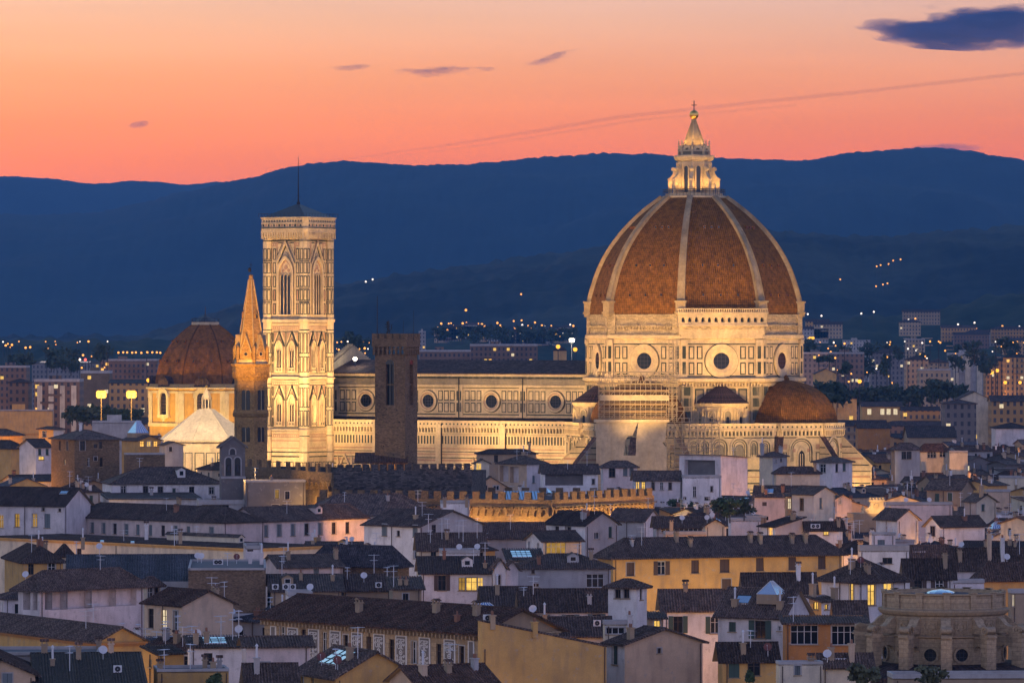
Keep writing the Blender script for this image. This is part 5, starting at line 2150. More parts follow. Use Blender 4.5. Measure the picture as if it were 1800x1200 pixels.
# tower
tq = RAD(69)
TC = Vector((*loc(712, 1045), 0))
ts = 6.78
u_, v_ = Vector((cos(tq), sin(tq), 0)), Vector((-sin(tq), cos(tq), 0))
b = MB()
b.T = Matrix.Translation(TC) @ Matrix.Rotation(tq, 4, 'Z')
cR, cL = CV(b, (0, 0, 0), (1, 0, 0)), CV(b, (0, ts, 0), (0, -1, 0))
cB, cE = CV(b, (ts, ts, 0), (-1, 0, 0)), CV(b, (ts, 0, 0), (0, 1, 0))
zb0, zb1 = CAMZ - (712 - HORY) / FPX * 1045, CAMZ - (640 - HORY) / FPX * 1045
zsh = CAMZ - (622 - HORY) / FPX * 1045
for c in (cR, cL, cB, cE):
 ho_ = [(ts / 2 - .95, ts / 2 + .95, zb0, zb1)]
 holed_wall(c, ts, 0, zsh, ho_, 'rubble', .9)
 # arched head of the opening
 c.flat([(ts / 2 - .95, zb0), (ts / 2 + .95, zb0), (ts / 2 + .95, zb1), (ts / 2 - .95, zb1)], -.9, 'dark_glass')
 c.arch(ts / 2, zb1 - .02, 1.9, zb1, .03, 'dark_glass', n=8)
 c.archband(ts / 2, zb0, 1.9, zb1, .35, 0, .08, 'rubble', n=8)
 c.slab(ts / 2 - .1, zb0, ts / 2 + .1, zb1, -.85, -.7, 'iron')
 c.slab(ts / 2 - .95, (zb0 + zb1) / 2 - .15, ts / 2 + .95, (zb0 + zb1) / 2 + .15, -.8, -.2, 'rubble')
 rr = random.Random(3)
 for i in range(16):
  u, z = rr.uniform(.4, ts - .4), rr.uniform(26, 47)
  c.slab(u - .1, z, u + .1, z + .2, 0, .03, 'dark_glass')
 n = 7
 for i in range(n + 1):
  u = i * ts / n
  c.prism([(u - .16, zsh - .2), (u + .16, zsh - .2), (u + .22, zsh + 1.6), (u - .22, zsh + 1.6)], 0, .42, 'rubble')
 for i in range(n):
  c.archband((i + .5) * ts / n, zsh + .6, ts / n * .55, zsh + .7, .2, .1, .44, 'rubble', n=4)
tw = b.build('tower', pal)
b = MB()
b.T = Matrix.Translation(TC) @ Matrix.Rotation(tq, 4, 'Z')
e = .48
ztp = CAMZ - (595 - HORY) / FPX * 1045
b.box(-e, -e, zsh + 1.5, ts + e, ts + e, ztp, 'rubble')
Lq = ts + 2 * e
for O_, d in (((-e, -e), (1, 0)), ((ts + e, -e), (0, 1)), ((ts + e, ts + e), (-1, 0)), ((-e, ts + e), (0, -1))):
 c = CV(b, (*O_, 0), (*d, 0))
 n = 4
 for i in range(n + 1):
  u = i * (Lq - 1.15) / n
  c.prism([(u, ztp), (u + 1.15, ztp), (u + 1.15, ztp + 1.05), (u, ztp + 1.05)], -.5, 0.002 * (1 if d[0] else 2), 'rubble')
  b.face([c.P(u, ztp + 1.05, -.5), c.P(u, ztp + 1.05, 0), c.P(u + 1.15, ztp + 1.05, 0), c.P(u + 1.15, ztp + 1.05, -.5)][::-1], 'rubble')
  b.face([c.P(u, ztp, -.5), c.P(u, ztp + 1.05, -.5), c.P(u + 1.15, ztp + 1.05, -.5), c.P(u + 1.15, ztp, -.5)], 'rubble')
b.build('battlements', tw)
for px_, py_, r in ((663, 520, .13), (709, 563, .06), (727, 545, .06)):
 b = MB()
 q = Vector((*loc(px_, 1048), 0))
 b.tube((q[0], q[1], ztp - .5), (q[0], q[1], CAMZ - (py_ - HORY) / FPX * 1048), r, 'iron', 5, r * .6)
 b.build('flagpole', tw)
b = MB()                                                     # iron vane: a rampant beast
q = Vector((*loc(684, 1048), 0))
zc = CAMZ - (588 - HORY) / FPX * 1048
b.tube((q[0] + .15, q[1], zc - 1), (q[0] + .15, q[1], zc + 1.0), .05, 'iron', 4)
S = lambda pts, r: [b.tube((q[0] + a[0], q[1], zc + a[1]), (q[0] + c_[0], q[1], zc + c_[1]), r, 'iron', 6) for a, c_ in zip(pts, pts[1:])]
S([(-.05, .7), (-.2, 1.3), (-.1, 1.9), (-.15, 2.3)], .32)
S([(-.15, 2.3), (-.35, 2.75)], .38)
S([(-.3, 1.9), (-.8, 2.15)], .12)
S([(-.25, 1.6), (-.75, 1.55)], .12)
S([(0, .9), (-.4, .5), (-.45, .2)], .17)
S([(0, .9), (.1, .3)], .17)
S([(.1, .9), (.55, 1.2), (.45, 1.8), (.6, 2.2)], .09)
b.build('weather_vane', tw)
# warm street light under the palace walls
mid = lambda p, q, k, d, z: PO + Vector((p[0] + (q[0] - p[0]) * k, p[1] + (q[1] - p[1]) * k, z)) + Vector((outset(p, q, d)[0][0] - p[0], outset(p, q, d)[0][1] - p[1], 0))
for k in (.45, .7, .92):
 lamp_point('street_light', mid(A0_, C0, k, 3.2, zt - 6.5), 6500, GOLD)
for k in (.12, .35, .6, .85):
 lamp_point('street_light', mid(C0, B0, k, 3.0, zt - 6), 6000, GOLD)
for k in (.80, .96):
 lamp_point('street_light', mid(KL, K, k, 3.0, zu - 7), 3800, GOLD)
lamp_spot('wall_wash', mid(KL, K, .75, 22.0, 25.5), mid(KL, K, .75, 0, zu), 12000, GOLD, 60, .9, .5)  # added spot, stands in for the general glow on the upper battlements
lamp_spot('tower_wash', PO + Vector((loc(620, 930)[0], loc(620, 930)[1], 14)), PO + TC + Vector((0, 2, 42)), 30000, (1.0, .44, .10), 50, .9, .6)

# ------------------------------------------------------------------ hexagonal abbey tower with its pointed spire
BY = 1100.0
S6 = Matrix.Diagonal((BY / 960, BY / 960, 1, 1))
bx = (441 - 900) / FPX * BY
ab = empty('hexagonal_bell_tower', (bx, BY, 0))
tag(ab, 'slim hexagonal stone bell tower with pointed brick spire standing in front of the marble tower', 'bell tower')
zb = lambda py: CAMZ - (py - HORY) / FPX * BY
Rx = 3.32
H6 = pi / 6
ph6 = RAD(-76)


def hexface(mb, k, Rr):
 t = ph6 + H6 + k * pi / 3
 n = Vector((cos(t), sin(t), 0))
 return CV(mb, n * (Rr * cos(H6)), (-sin(t), cos(t), 0)), Rr


b = MB()
b.T = S6
b.lathe([(Rx, 0), (Rx, zb(733)), (Rx + .2, zb(731)), (Rx + .2, zb(721)), (Rx, zb(720)), (Rx, zb(668)), (Rx + .35, zb(662)), (Rx + .45, zb(655)), (Rx + .45, zb(644)), (Rx + .75, zb(641)), (Rx + .75, zb(639))], 6, 'badia_stone', ph=ph6)
for k in range(6):
 c, w = hexface(b, k, Rx)
 for za, zc_, hh in ((zb(720), zb(683), 0), (zb(776), zb(748), 0)):
  c.archband(0, za, 1.9, zc_ - .3, .25, 0, .12, 'badia_stone', n=7)
  for s in (-.45, .45):
   c.arch(s, za, .72, zc_ - .6, .04, 'dark_glass', n=6)
  c.slab(-.08, za, .08, zc_ - .4, .04, .18, 'rib_stone')
 c2, w2 = hexface(b, k, Rx + .1)
 for j in range(5):
  u = -w2 / 2 + (j + .5) * w2 / 5
  c2.archband(u, zb(664), .34, zb(655), .13, .0, .36, 'badia_stone', n=5)
  c2.archband(u, zb(732), .3, zb(727), .12, .05, .25, 'badia_stone', n=4)
 rr = random.Random(k)
 for j in range(14):
  u, z = rr.uniform(-1.4, 1.4), rr.uniform(24, 46)
  c.slab(u - .08, z, u + .08, z + .16, 0, .02, 'dark_glass')
sh = b.build('shaft', ab)
b = MB()
b.T = S6
b.lathe([(Rx + .1, zb(640)), (Rx + .1, zb(632))], 6, 'marble_white', ph=ph6)
b.lathe([(Rx - .55, zb(640)), (Rx - .55, zb(626))], 6, 'brickwork', ph=ph6)
b.lathe([(Rx - .35, zb(630)), (.42, zb(490)), (.42, zb(484)), (.12, zb(482))], 6, 'badia_stone', ph=ph6)
for k in range(6):
 t = ph6 + k * pi / 3
 b.tube((( Rx - .33) * cos(t), (Rx - .33) * sin(t), zb(630)), (.44 * cos(t), .44 * sin(t), zb(491)), .14, 'rib_stone', 5)
spi = b.build('spire', ab)
for k in range(6):
 b = MB()
 b.T = S6
 c, w = hexface(b, k, Rx - .15)
 c.prism([(-1.15, zb(632)), (1.15, zb(632)), (1.05, zb(618)), (0, zb(590)), (-1.05, zb(618))], -1.6, .1, 'badia_stone')
 for s in (-1, 1):
  c.prism([(s * 1.2, zb(619)), (s * 1.05, zb(621)), (-0.0, zb(592)), (0, zb(588))][::-s], -1.8, .22, 'rib_stone')
 c.ring(0, zb(622), .34, .5, .1, .2, 'rib_stone', 12)
 for a in range(4):
  c.disc(.19 * cos(a * pi / 2), zb(622) + .19 * sin(a * pi / 2), .17, .13, 'dark_glass', 8)
 b.build('gable', spi)
 b = MB()
 b.T = S6
 t = ph6 + k * pi / 3
 x, y = (Rx - .05) * cos(t), (Rx - .05) * sin(t)
 b.lathe([(.36, zb(638)), (.36, zb(612)), (.42, zb(611)), (.05, zb(606))], 6, 'badia_stone', x, y)
 b.build('pinnacle', spi)
 if k % 2 == 0:
  b = MB()
  b.T = S6
  t = ph6 + H6 + k * pi / 3
  r = 1.65
  c = CV(b, (r * cos(t) * cos(H6), r * sin(t) * cos(H6), 0), (-sin(t), cos(t), 0))
  c.prism([(-.3, zb(560)), (.3, zb(560)), (.3, zb(554)), (0, zb(548)), (-.3, zb(554))], -.6, .3, 'badia_stone')
  c.slab(-.15, zb(559), .15, zb(553), .3, .32, 'dark_glass')
  b.build('dormer', spi)
b = MB()
b.T = S6
b.tube((0, 0, zb(484)), (0, 0, zb(462)), .05, 'iron', 4)
b.tube((-.3, 0, zb(466)), (.3, 0, zb(466)), .04, 'iron', 4)
b.ball((-.28, 0, zb(474)), .3, 'iron', 8, 6, 1.7)
b.build('weather_vane', spi)
for a in (-150, -95, -40):
 r = RAD(a)
 lamp_spot('spire_floodlight', (bx + 4.35 * cos(r), BY + 4.35 * sin(r), zb(637)), (bx + .6 * cos(r), BY + .6 * sin(r), zb(560)), 130, SODIUM, 110, .5, .2)
lamp_spot('abbey_floodlight', (bx - 16, BY - 42, 15), (bx, BY, 42), 22000, (1.0, .52, .16), 50, .9, .5)
lamp_spot('abbey_floodlight', (bx - 5, BY - 60, 22), (bx, BY, 56), 430000, (1.0, .47, .04), 22, .8, .5)

# ------------------------------------------------------------------ domed chapel far left
SLY = 1800.0
slx = (361 - 900) / FPX * SLY
zs_ = lambda py: CAMZ - (py - HORY) / FPX * SLY
ch = empty('domed_chapel', (slx, SLY, 0))
tag(ch, 'ochre octagonal chapel with red tiled dome and white trimmed windows, lit orange', 'chapel')
RS = 21.0
b = MB()
b.lathe([(RS, 0), (RS, zs_(685)), (RS + .9, zs_(683)), (RS + 1.2, zs_(679.5)), (RS + .3, zs_(678)), (RS - .2, zs_(674))], 8, 'plaster_ochre', ph=-R8 - pi / 2)


def oct8(mb, k, Rr):
 t = -pi / 2 + k * pi / 4
 n = Vector((cos(t), sin(t), 0))
 return CV(mb, n * (Rr * cos(R8)), (-sin(t), cos(t), 0)), 2 * Rr * sin(R8)


for k in range(8):
 c, w = oct8(b, k, RS)
 for s in (-1, 1):
  u0, u1 = sorted((s * (w / 2 - 1.7), s * (w / 2 + .1)))
  c.slab(u0, zs_(742), u1, zs_(687), 0, .35, 'plaster_cream')
 c.slab(-w / 2, zs_(690), w / 2, zs_(686), 0, .5, 'plaster_cream')
 c.slab(-w / 2 - .3, zs_(682.5), w / 2 + .3, zs_(680), .6, 1.3, 'plaster_cream')
 c.slab(-w / 2, zs_(748), w / 2, zs_(742), 0, .6, 'plaster_cream')
dr = b.build('drum', ch)
for k in range(8):
 b = MB()
 c, w = oct8(b, k, RS)
 z0, z1 = zs_(727), zs_(697)
 c.arch(0, z0, 3.4, z1, .1, 'dark_glass')
 c.archband(0, z0 - .3, 3.5, z1, 1.05, 0, .8, 'plaster_cream')
 c.archband(0, z1 - .2, 5.4, z1 + .1, .5, .2, 1.1, 'plaster_cream')
 c.slab(-2.9, z0 - 1.2, 2.9, z0, 0, .9, 'plaster_cream')
 c.prism([(-1.6, z0 - 1.2), (0, z0 - 2.7), (1.6, z0 - 1.2)], 0, .6, 'plaster_cream')
 for q in (-1.1, 0, 1.1):
  c.slab(q - .08, z0, q + .08, z1 + 1.2, .1, .22, 'shutter_brown')
 for q in range(6):
  z = z0 + q * (z1 - z0) / 5
  c.slab(-1.7, z - .07, 1.7, z + .07, .1, .2, 'shutter_brown')
 b.build('arched_window', dr)
 b = MB()
 c, w = oct8(b, k, RS - .4)
 c.prism([(2.9 * cos(a * pi / 8) , zs_(681) + 4.2 * sin(a * pi / 8)) for a in range(9)], -4.5, 1.0, 'roof_tiles_plain')
 b.build('window_hood', dr)
pr = spline([(18.6, zs_(678)), (18.4, zs_(664)), (17.3, zs_(642)), (15.0, zs_(620)), (12.6, zs_(603)), (9.0, zs_(585)), (5.0, zs_(571))], 4)
b = MB()
b.lathe(pr, 8, 'chapel_dome_tiles', ph=-R8 - pi / 2)
dm = b.build('dome', ch)
for k in range(8):
 b = MB()
 t = -R8 - pi / 2 + k * pi / 4
 for (r0, z0), (r1, z1) in zip(pr, pr[1:]):
  b.tube((r0 * cos(t), r0 * sin(t), z0), (r1 * cos(t), r1 * sin(t), z1), .3, 'chapel_dome_tiles', 5)
 b.build('rib', dm)
 t = -pi / 2 + k * pi / 4
 n0, e_ = Vector((cos(t), sin(t), 0)), Vector((-sin(t), cos(t), 0))
 for zz_, rr_, sp_ in ((zs_(634), 15.9, 3.2), (zs_(600), 11.4, 2.2)):
  for s in (-1, 1):
   b = MB()
   c = CV(b, n0 * (rr_ - .5) + e_ * (s * sp_) + Vector((0, 0, zz_)), e_)
   c.slab(-.4, -.5, .4, .5, 0, 1.0, 'chapel_dome_tiles')
   c.slab(-.28, -.3, .28, .35, 1.0, 1.05, 'dark_glass')
   b.build('porthole', dm)
b = MB()
b.lathe([(5.2, zs_(571)), (5.2, zs_(566)), (4.9, zs_(566))], 8, 'marble_white', ph=-R8 - pi / 2)
b.lathe([(4.6, zs_(566)), (4.4, zs_(564)), (.4, zs_(555)), (.25, zs_(552)), (.08, zs_(538))], 8, 'lead', ph=-R8 - pi / 2)
for k in range(16):
 t = k * pi / 8
 b.tube((4.9 * cos(t), 4.9 * sin(t), zs_(566)), (4.9 * cos(t), 4.9 * sin(t), zs_(560)), .08, 'iron', 3)
 t2 = t + pi / 8
 b.tube((4.9 * cos(t), 4.9 * sin(t), zs_(560)), (4.9 * cos(t2), 4.9 * sin(t2), zs_(560)), .08, 'iron', 3)
b.build('cap', dm)
for th, pw in ((-150, 1.0), (-115, 1.0), (-75, .8), (-40, .45)):
 a = RAD(th)
 lamp_spot('chapel_floodlight', (slx + 46 * cos(a), SLY + 46 * sin(a), 8), (slx + 17 * cos(a), SLY + 17 * sin(a), 37), 62000 * pw, (1.0, .57, .05), 62, .8, .8)

# ------------------------------------------------------------------ octagonal baptistery: white pyramid roof
PY = 1392.0
bpx = (363 - 900) / FPX * PY
zp = lambda py: CAMZ - (py - HORY) / FPX * PY
bp = empty('baptistery', (bpx, PY, 0), RAD(-103))
tag(bp, 'octagonal baptistery with pale stone pyramid roof and small white lantern', 'baptistery')
b = MB()
RB = 13.2
b.lathe([(RB - .7, 0), (RB - .7, zp(776)), (RB + .2, zp(775)), (RB + .2, zp(772))], 8, 'marble_white')
for k in range(8):
 t = R8 + k * pi / 4
 n = Vector((cos(t), sin(t), 0))
 c = CV(b, n * ((RB - .7) * cos(R8)), (-sin(t), cos(t), 0))
 for j in range(3):
  c.panel(-4.5 + j * 3.1, 10, -4.5 + j * 3.1 + 2.7, 22, .25, .05, 'marble_green', 'marble_white')
b.build('wall', bp)
b = MB()
b.lathe([(RB + .3, zp(772)), (2.4, zp(720)), (2.2, zp(718.5))], 8, 'roof_slab')
for k in range(8):
 t = k * pi / 4
 b.tube(((RB + .3) * cos(t), (RB + .3) * sin(t), zp(772)), (2.4 * cos(t), 2.4 * sin(t), zp(720)), .14, 'roof_slab', 4)
br = b.build('roof', bp)
b = MB()
b.lathe([(1.05, zp(719)), (1.05, zp(700)), (1.35, zp(699)), (1.35, zp(697)), (.15, zp(683)), (.15, zp(681))], 8, 'marble_white')
for k in range(8):
 t = k * pi / 4
 b.tube((1.3 * cos(t), 1.3 * sin(t), zp(719)), (1.3 * cos(t), 1.3 * sin(t), zp(699)), .15, 'marble_white', 5)
 t += R8
 c = CV(b, Vector((cos(t), sin(t), 0)) * (1.05 * cos(R8)), (-sin(t), cos(t), 0))
 c.slab(-.24, zp(717), .24, zp(702), 0, .03, 'dark_glass')
b.ball((0, 0, zp(679)), .38, 'gilded', 8, 6)
b.build('lantern', br)
lamp_spot('baptistery_floodlight', dl(-113, -35, 50), (bpx, PY, 30), 170000, (1.0, .72, .40), 60, .8, .6)
lamp_spot('baptistery_floodlight', (bpx - 40, PY - 60, 52), (bpx, PY, 30), 190000, (1.0, .70, .38), 40, .8, .6)
# ------------------------------------------------------------------ houses of the old town, each placed by its near corner
LAV, WHI, OCH, PEA, GRY, CRE, TAN, PNK, DRK, ORA = ('plaster_' + k for k in ('lavender', 'white', 'ochre', 'peach', 'grey', 'cream', 'tan', 'pink', 'dark', 'orange'))
GT, RT_, PT = 'roof_tiles_grey', 'roof_tiles_red', 'roof_tiles'
H = house
ANCH = []            # short names by which neighbours can be found: (px, py, words)


def anchor(px, py, words):
 ANCH.append((px, py, words))


# --- upper left
H('rubble stone tower house with arched upper windows and low tiled hip roof', 1200, 90, 131, 210, 772, 25, 'hip', wall='rubble', yb=828,
  win=[('L', 105, 783, 1.1, 2.3, 'dark'), ('L', 118, 783, 1.1, 2.3, 'dark'), ('R', 145, 783, 1.3, 2.3, 'dark'), ('R', 168, 784, .8, 1, 'dark'), ('R', 177, 782, .7, 1.7, 'dark'),
    ('R', 168, 806, .8, 1, 'dark'), ('R', 156, 812, .7, 2, 'dark'), ('R', 178, 812, .7, 2.2, 'dark'), ('L', 114, 812, 1.2, 1.2, 'litd')], chim=[(.45, .6, 1.6, 0, WHI)])
anchor(150, 790, 'the rubble stone tower house')
H('small ochre lit house with wide window behind the rubble tower house', 1330, 68, 94, 112, 754, 42, 'hip', wall=OCH, wallR=WHI, yb=776, win=[('L', 78, 763, 1.7, 1.6, 'dark')])
H('lavender gabled house with two shuttered windows left of the rubble tower house', 1255, 34, 63, 90, 786, 35, 'gx', rise=2, wall=LAV, yb=806, win=[('R', 70, 794, .9, 1.6, 'closed'), ('R', 83, 794, .9, 1.6, 'closed'), ('R', 73, 805, 1.6, .9, 'lity')])
H('yellow lit low house cut by the left picture edge, upper of two', 1340, -30, 17, 40, 765, 62, 'hip', rise=1.6, wall=OCH, yb=778)
H('yellow lit low house cut by the left picture edge, lower of two', 1270, -30, 20, 45, 788, 55, 'hip', rise=2, wall=OCH, yb=802)
H('house with brightly lit orange roof terrace under a dark gable, left of the baptistery', 1285, 214, 243, 283, 774, 38, 'gy', wall=OCH, yb=792, win=[('R', 250, 780, 1.3, 1.4, 'lit'), ('R', 262, 780, 1.3, 1.4, 'lity'), ('R', 274, 780, 1.3, 1.4, 'lit')], lan=[(.5, .7, 4, 4, 3.2)])
anchor(262, 775, 'the house with the lit orange terrace')
H('flat brown rubble block below the lit orange terrace', 1190, 218, 222, 290, 799, 12, 'flat', wall='rubble', D=10, yb=830, rise=.4)
H('grey gabled house at the foot of the baptistery roof', 1270, 280, 290, 322, 782, 20, 'gy', wall=GRY, yb=800, win=[('R', 300, 789, .8, 1.2, 'dark')])
H('long white church wall with square dark windows under a tiled roof, left of bell gable', 1070, 180, 196, 390, 850, 12, 'hip', rise=3.3, wall=WHI, D=15, yb=872, name='church', cat='church',
  win=[('R', 217, 860, 1.1, 1.5, 'dark'), ('R', 256, 860, 1.1, 1.5, 'dark'), ('R', 282, 861, 1.1, 1.5, 'dark'), ('R', 306, 863, .6, 1.2, 'closed'), ('R', 337, 861, 1.1, 1.5, 'dark'), ('R', 372, 862, 1.1, 1.5, 'dark')])
anchor(290, 860, 'the long white church wall')
H('low white lean-to wing below the church wall with square windows', 1052, 176, 192, 352, 876, 10, 'sy', rise=.8, wall=WHI, D=6, yb=893)
H('white terrace building with arches and a balustrade below the bell gable', 1030, 346, 350, 431, 886, 6, 'flat', wall=GRY, D=8, yb=902, rise=.9,
  win=[('R', 361, 396, 4, 894, 1.5, 1.6, 'dark')], name='terrace_building')
H('stained dark grey block with arched ground openings right of the bell gable', 1028, 428, 432, 537, 847, 8, 'flat', wall=DRK, D=9, yb=898, rise=.4, win=[('R', 484, 893, 1.5, 1.5, 'dark'), ('R', 502, 893, 1.5, 1.5, 'dark'), ('R', 487, 868, .8, 1.8, 'litd'), ('R', 505, 870, .9, 1.6, 'dark')])
# bell gable
def bell_gable():
 Yg = 1036.0
 x0 = (389 - 900) / FPX * Yg
 w = 42 / FPX * Yg
 z = lambda py: CAMZ - (py - HORY) / FPX * Yg
 r = empty('bell_gable', (x0, Yg, 0), RAD(10))
 tag(r, 'dark stone bell gable with two arched openings above the white terrace building', 'bell gable')
 b = MB()
 b.box(0, 0, 0, w, 3.2, z(783), 'plaster_dark')
 c = CV(b, (0, 0, 0), (1, 0, 0))
 c.prism([(-.25, z(783)), (w + .25, z(783)), (w / 2, z(768))], -3.2, 0.1, 'plaster_dark')
 for u in (w * .3, w * .68):
  c.arch(u, z(836), 1.25, z(809), .03, 'dark_glass', n=8)
  c.archband(u, z(836), 1.25, z(809), .25, 0, .15, 'plaster_grey', n=8)
 c.archband(w * .47, z(799), 1.1, z(793), .25, 0, .12, 'plaster_grey', n=8)
 c.arch(w * .47, z(799), 1.1, z(793), .03, 'dark_glass', n=8)
 c.slab(-.1, z(841), w + .1, z(837), 0, .3, 'plaster_grey')
 for u in (w * .3, w * .68):
  c.slab(u - .3, z(856), u + .3, z(843), 0, .05, 'plaster_dark')
 b.build('wall', r)
 b = MB()
 e = .6
 for s in (-1, 1):
  xx = w / 2 + s * (w / 2 + e)
  zz_ = z(783) - .25
  p = [(xx, -.5, zz_), (w / 2, -.5, z(766)), (w / 2, 3.8, z(766)), (xx, 3.8, zz_)]
  b.face(p if s < 0 else p[::-1], 'roof_tiles_plain')
  b.face([(xx, -.5, zz_ - .3), (w / 2, -.5, z(766) - .3), (w / 2, -.5, z(766)), (xx, -.5, zz_)], 'plaster_dark')
  b.face([(xx, -.5, zz_ - .3), (xx, -.5, zz_), (xx, 3.8, zz_), (xx, 3.8, zz_ - .3)], 'plaster_dark')
 b.build('roof', r)
 for u in (w * .3, w * .68):
  b = MB()
  b.lathe([(.42, z(828)), (.36, z(826)), (.24, z(819)), (.08, z(817))], 10, 'iron', u, -.25)
  b.build('bell', r)
 HOUSES.append((385, 437, 763, 875, Yg, footprint(x0, Yg, RAD(10), w, 3.2), r))


bell_gable()
anchor(408, 810, 'the dark bell gable')
H('tall lavender house with narrow lit windows at the left edge, gable to the right', 950, -25, 113, 160, 889, 65, 'gy', rise=3.3, wall=LAV, yb=943, sky=[(.3, .08, .9, 1.5)],
  win=[('L', 2, 916, 1.0, 2.5, 'litd'), ('L', 30, 914, 1.1, 2.5, 'litd'), ('L', 61, 914, 1.1, 2.5, 'litd'), ('L', 83, 915, 1.3, 2.7, 'closed'), ('L', 76, 895, .6, .6, 'dark'), ('L', 105, 896, .6, .6, 'dark')], shut='shutter_grey')
anchor(60, 905, 'the tall lavender house at the left edge')
H('long lavender palace wing with a row of narrow shuttered windows, left half', 930, 113, 394, None, 918, 45, 'hip', rise=2.6, W=10, wall=PNK, yb=947, shut='shutter_grey',
  win=[('L', 121, 921, .8, 1.0, 'closed')] + [('L', 142, 222, 5, (926, 930), 1.05, 2.0, ['litd', 'closed', 'closed', 'dark', 'closed'])] + [('L', 242, 331, 5, (930.5, 934), 1.05, 2.0, ['closed', 'closed', 'dark', 'closed', 'closed']), ('L', 372, 936, 1.2, 2.1, 'closed')], chim=[(.5, .4, 1.0)])
anchor(250, 925, 'the long lavender palace wing')
H('long lavender palace wing with shuttered windows, right half behind the pink house', 937.1, None, 461, 645, 916, 45, 'gx', rise=2.5, D=10, wall=PNK, yb=945, shut='shutter_grey', back=True,
  win=[('R', 467, 611, 7, (933, 927), 1.1, 2.2, ['closed', 'closed', 'closed', 'dark', 'closed', 'dark', 'dark'])], ant=[(.3, .2, 2.5)])
H('broad dark hip roof behind the right half of the lavender palace wing', 990, 525, 548, 772, 906, 14, 'hip', rise=4.0, wall=GRY, D=18, yb=915)
H('long cream building with deep ochre cornice below the lavender palace wing', 858, -20, 442, 572, 963, 45, 'hip', rise=.35, wall=CRE, cornice=OCH, yb=985, ov=.4, win=[('L', 139, 972, 1.3, 1.7, 'dark')], ant=[(.1, .3, 2.6), (.1, .5, 2)])
anchor(300, 960, 'the long cream building with the ochre cornice')
# --- left foreground
H('ochre yellow house under a dark hip roof, third row at the left edge', 800, 8, 41, 111, 988, 15, 'hip', rise=2.4, wall=OCH, yb=1024, win=[('R', 54.5, 1000, .9, 1.7, 'dark'), ('R', 91, 998, 1.2, 1.9, 'dark')], chim=[(.55, .2, 1, 1, 'terracotta'), (.75, .4, 1.1)])
anchor(75, 1000, 'the ochre yellow house')
H('cream wing with dark hip roof attached right of the ochre yellow house', 818, 100, 106, 127, 977, 12, 'hip', wall=CRE, D=8, yb=1002, rise=1.8)
H('broad slate dark tiled roof with two tiny skylights left of the brick walled block', 762, 120, 126, 338, 1006, 4, 'gx', rise=3.3, wall=GRY, D=15, tiles=GT, yb=1014, sky=[(.24, .26, .6, .5), (.49, .28, .6, .5)], chim=[(.10, .3, .9, 2), (.62, .12, 1.3, 0, WHI), (.9, .2, .8)], ant=[(.05, .45, 1.6), (.85, .3, 2.2)], dsh=[(.24, .55)])
anchor(230, 985, 'the broad slate dark roof')
H('flat roofed block with bare brown brick wall', 738, 331, 335, 466, 986, 3, 'flat', wall='brickwork', D=11, yb=1060, rise=.3, name='brick_building', chim=[(.8, .3, 1.4, 0, LAV), (.95, .4, 1.6, 2, LAV)], dsh=[(.1, .15), (.62, .3, 'dish_red'), (.15, .2)], ac=[(.35, .4), (.4, .4)], ant=[(.5, .5, 1.8)])
anchor(400, 1020, 'the brick walled block')
H('pale lavender penthouse box on the roofs right of the brick walled block', 752, 428, 432, 462, 964, 5, 'flat', wall=LAV, D=5, yb=984)
H('lavender house with a deep open loggia under a tiled hip roof', 690, 32, 70, 252, 1038, 44, 'hip', rise=2.6, wall=LAV, yb=1104, ov=.9,
  win=[('R', 84, 1055, 1.6, 2.5, 'loggia'), ('R', 104, 1055, 3.0, 2.5, 'loggia'), ('R', 139, 1053, 4.6, 2.5, 'loggia'), ('R', 181, 1050, 4.6, 2.5, 'loggia'), ('R', 221, 1048, 3.9, 2.5, 'loggia'), ('L', 47, 1055, 1.6, 2.5, 'loggia'), ('L', 62, 1056, 1.0, 2.5, 'loggia'), ('L', 42, 1096, .6, 1.0, 'closed')], dsh=[(.05, .9)])
anchor(150, 1050, 'the lavender loggia house')
H('arched narrow end pavilion at the right end of the loggia house', 712, 246, 258, 283, 1030, 44, 'hip', rise=1.3, wall=CRE, yb=1060, win=[('R', 265, 1040, 1.0, 2.2, 'dark'), ('R', 275, 1038, 1.0, 2.2, 'dark')])
H('salmon gabled house with arched loggia windows, one curtained and lit', 665, 254, 320, 410, 1064, 36, 'gy', rise=1.9, wall=PEA, yb=1110, win=[('L', 265, 1086, 1.4, 2.6, 'dark'), ('L', 288, 1088, 1.4, 2.6, 'litp'), ('L', 309, 1090, 1.2, 2.6, 'dark')], ant=[(.9, .1, 2.4), (.95, .5, 3)], tiles=RT_)
anchor(335, 1080, 'the salmon gabled house')
H('dark tiled house with glowing orange cornice at the left edge', 590, -45, 172, None, 1128, 30, 'gy', rise=1.7, W=6, wall='plaster_ochre', cornice=ORA, yb=1140, ant=[(.3, .2, 2.2)])
anchor(90, 1120, 'the house with the glowing orange cornice')
H('stained blue grey flat roofed wall below the glowing orange cornice', 558, -20, -12, 178, 1141, 3, 'flat', wall=GRY, D=9, yb=1176, rise=.35, win=[('R', 50, 1171, 1.1, .5, 'litp'), ('R', 77, 1170, 1.2, .5, 'litp')], chim=[(.98, .1, .8)])
H('peach gable wall with barred window in the bottom left corner', 524, -70, -60, 62, 1188, 8, 'gy', rise=1.8, wall=PEA, D=8, yb=1200, win=[('R', 13, 1191, 1.0, 1.0, 'closed')], shut='shutter_grey')
H('dark tiled roof along the bottom edge right of the peach gable', 521, 58, 66, 252, 1207, 6, 'gx', rise=2.0, wall=TAN, D=9, yb=1200, chim=[(.42, .4, 1.2, 0, TAN), (.75, .5, .9, 0, PEA)], dsh=[(.66, .4)], ac=[(.78, .2)])
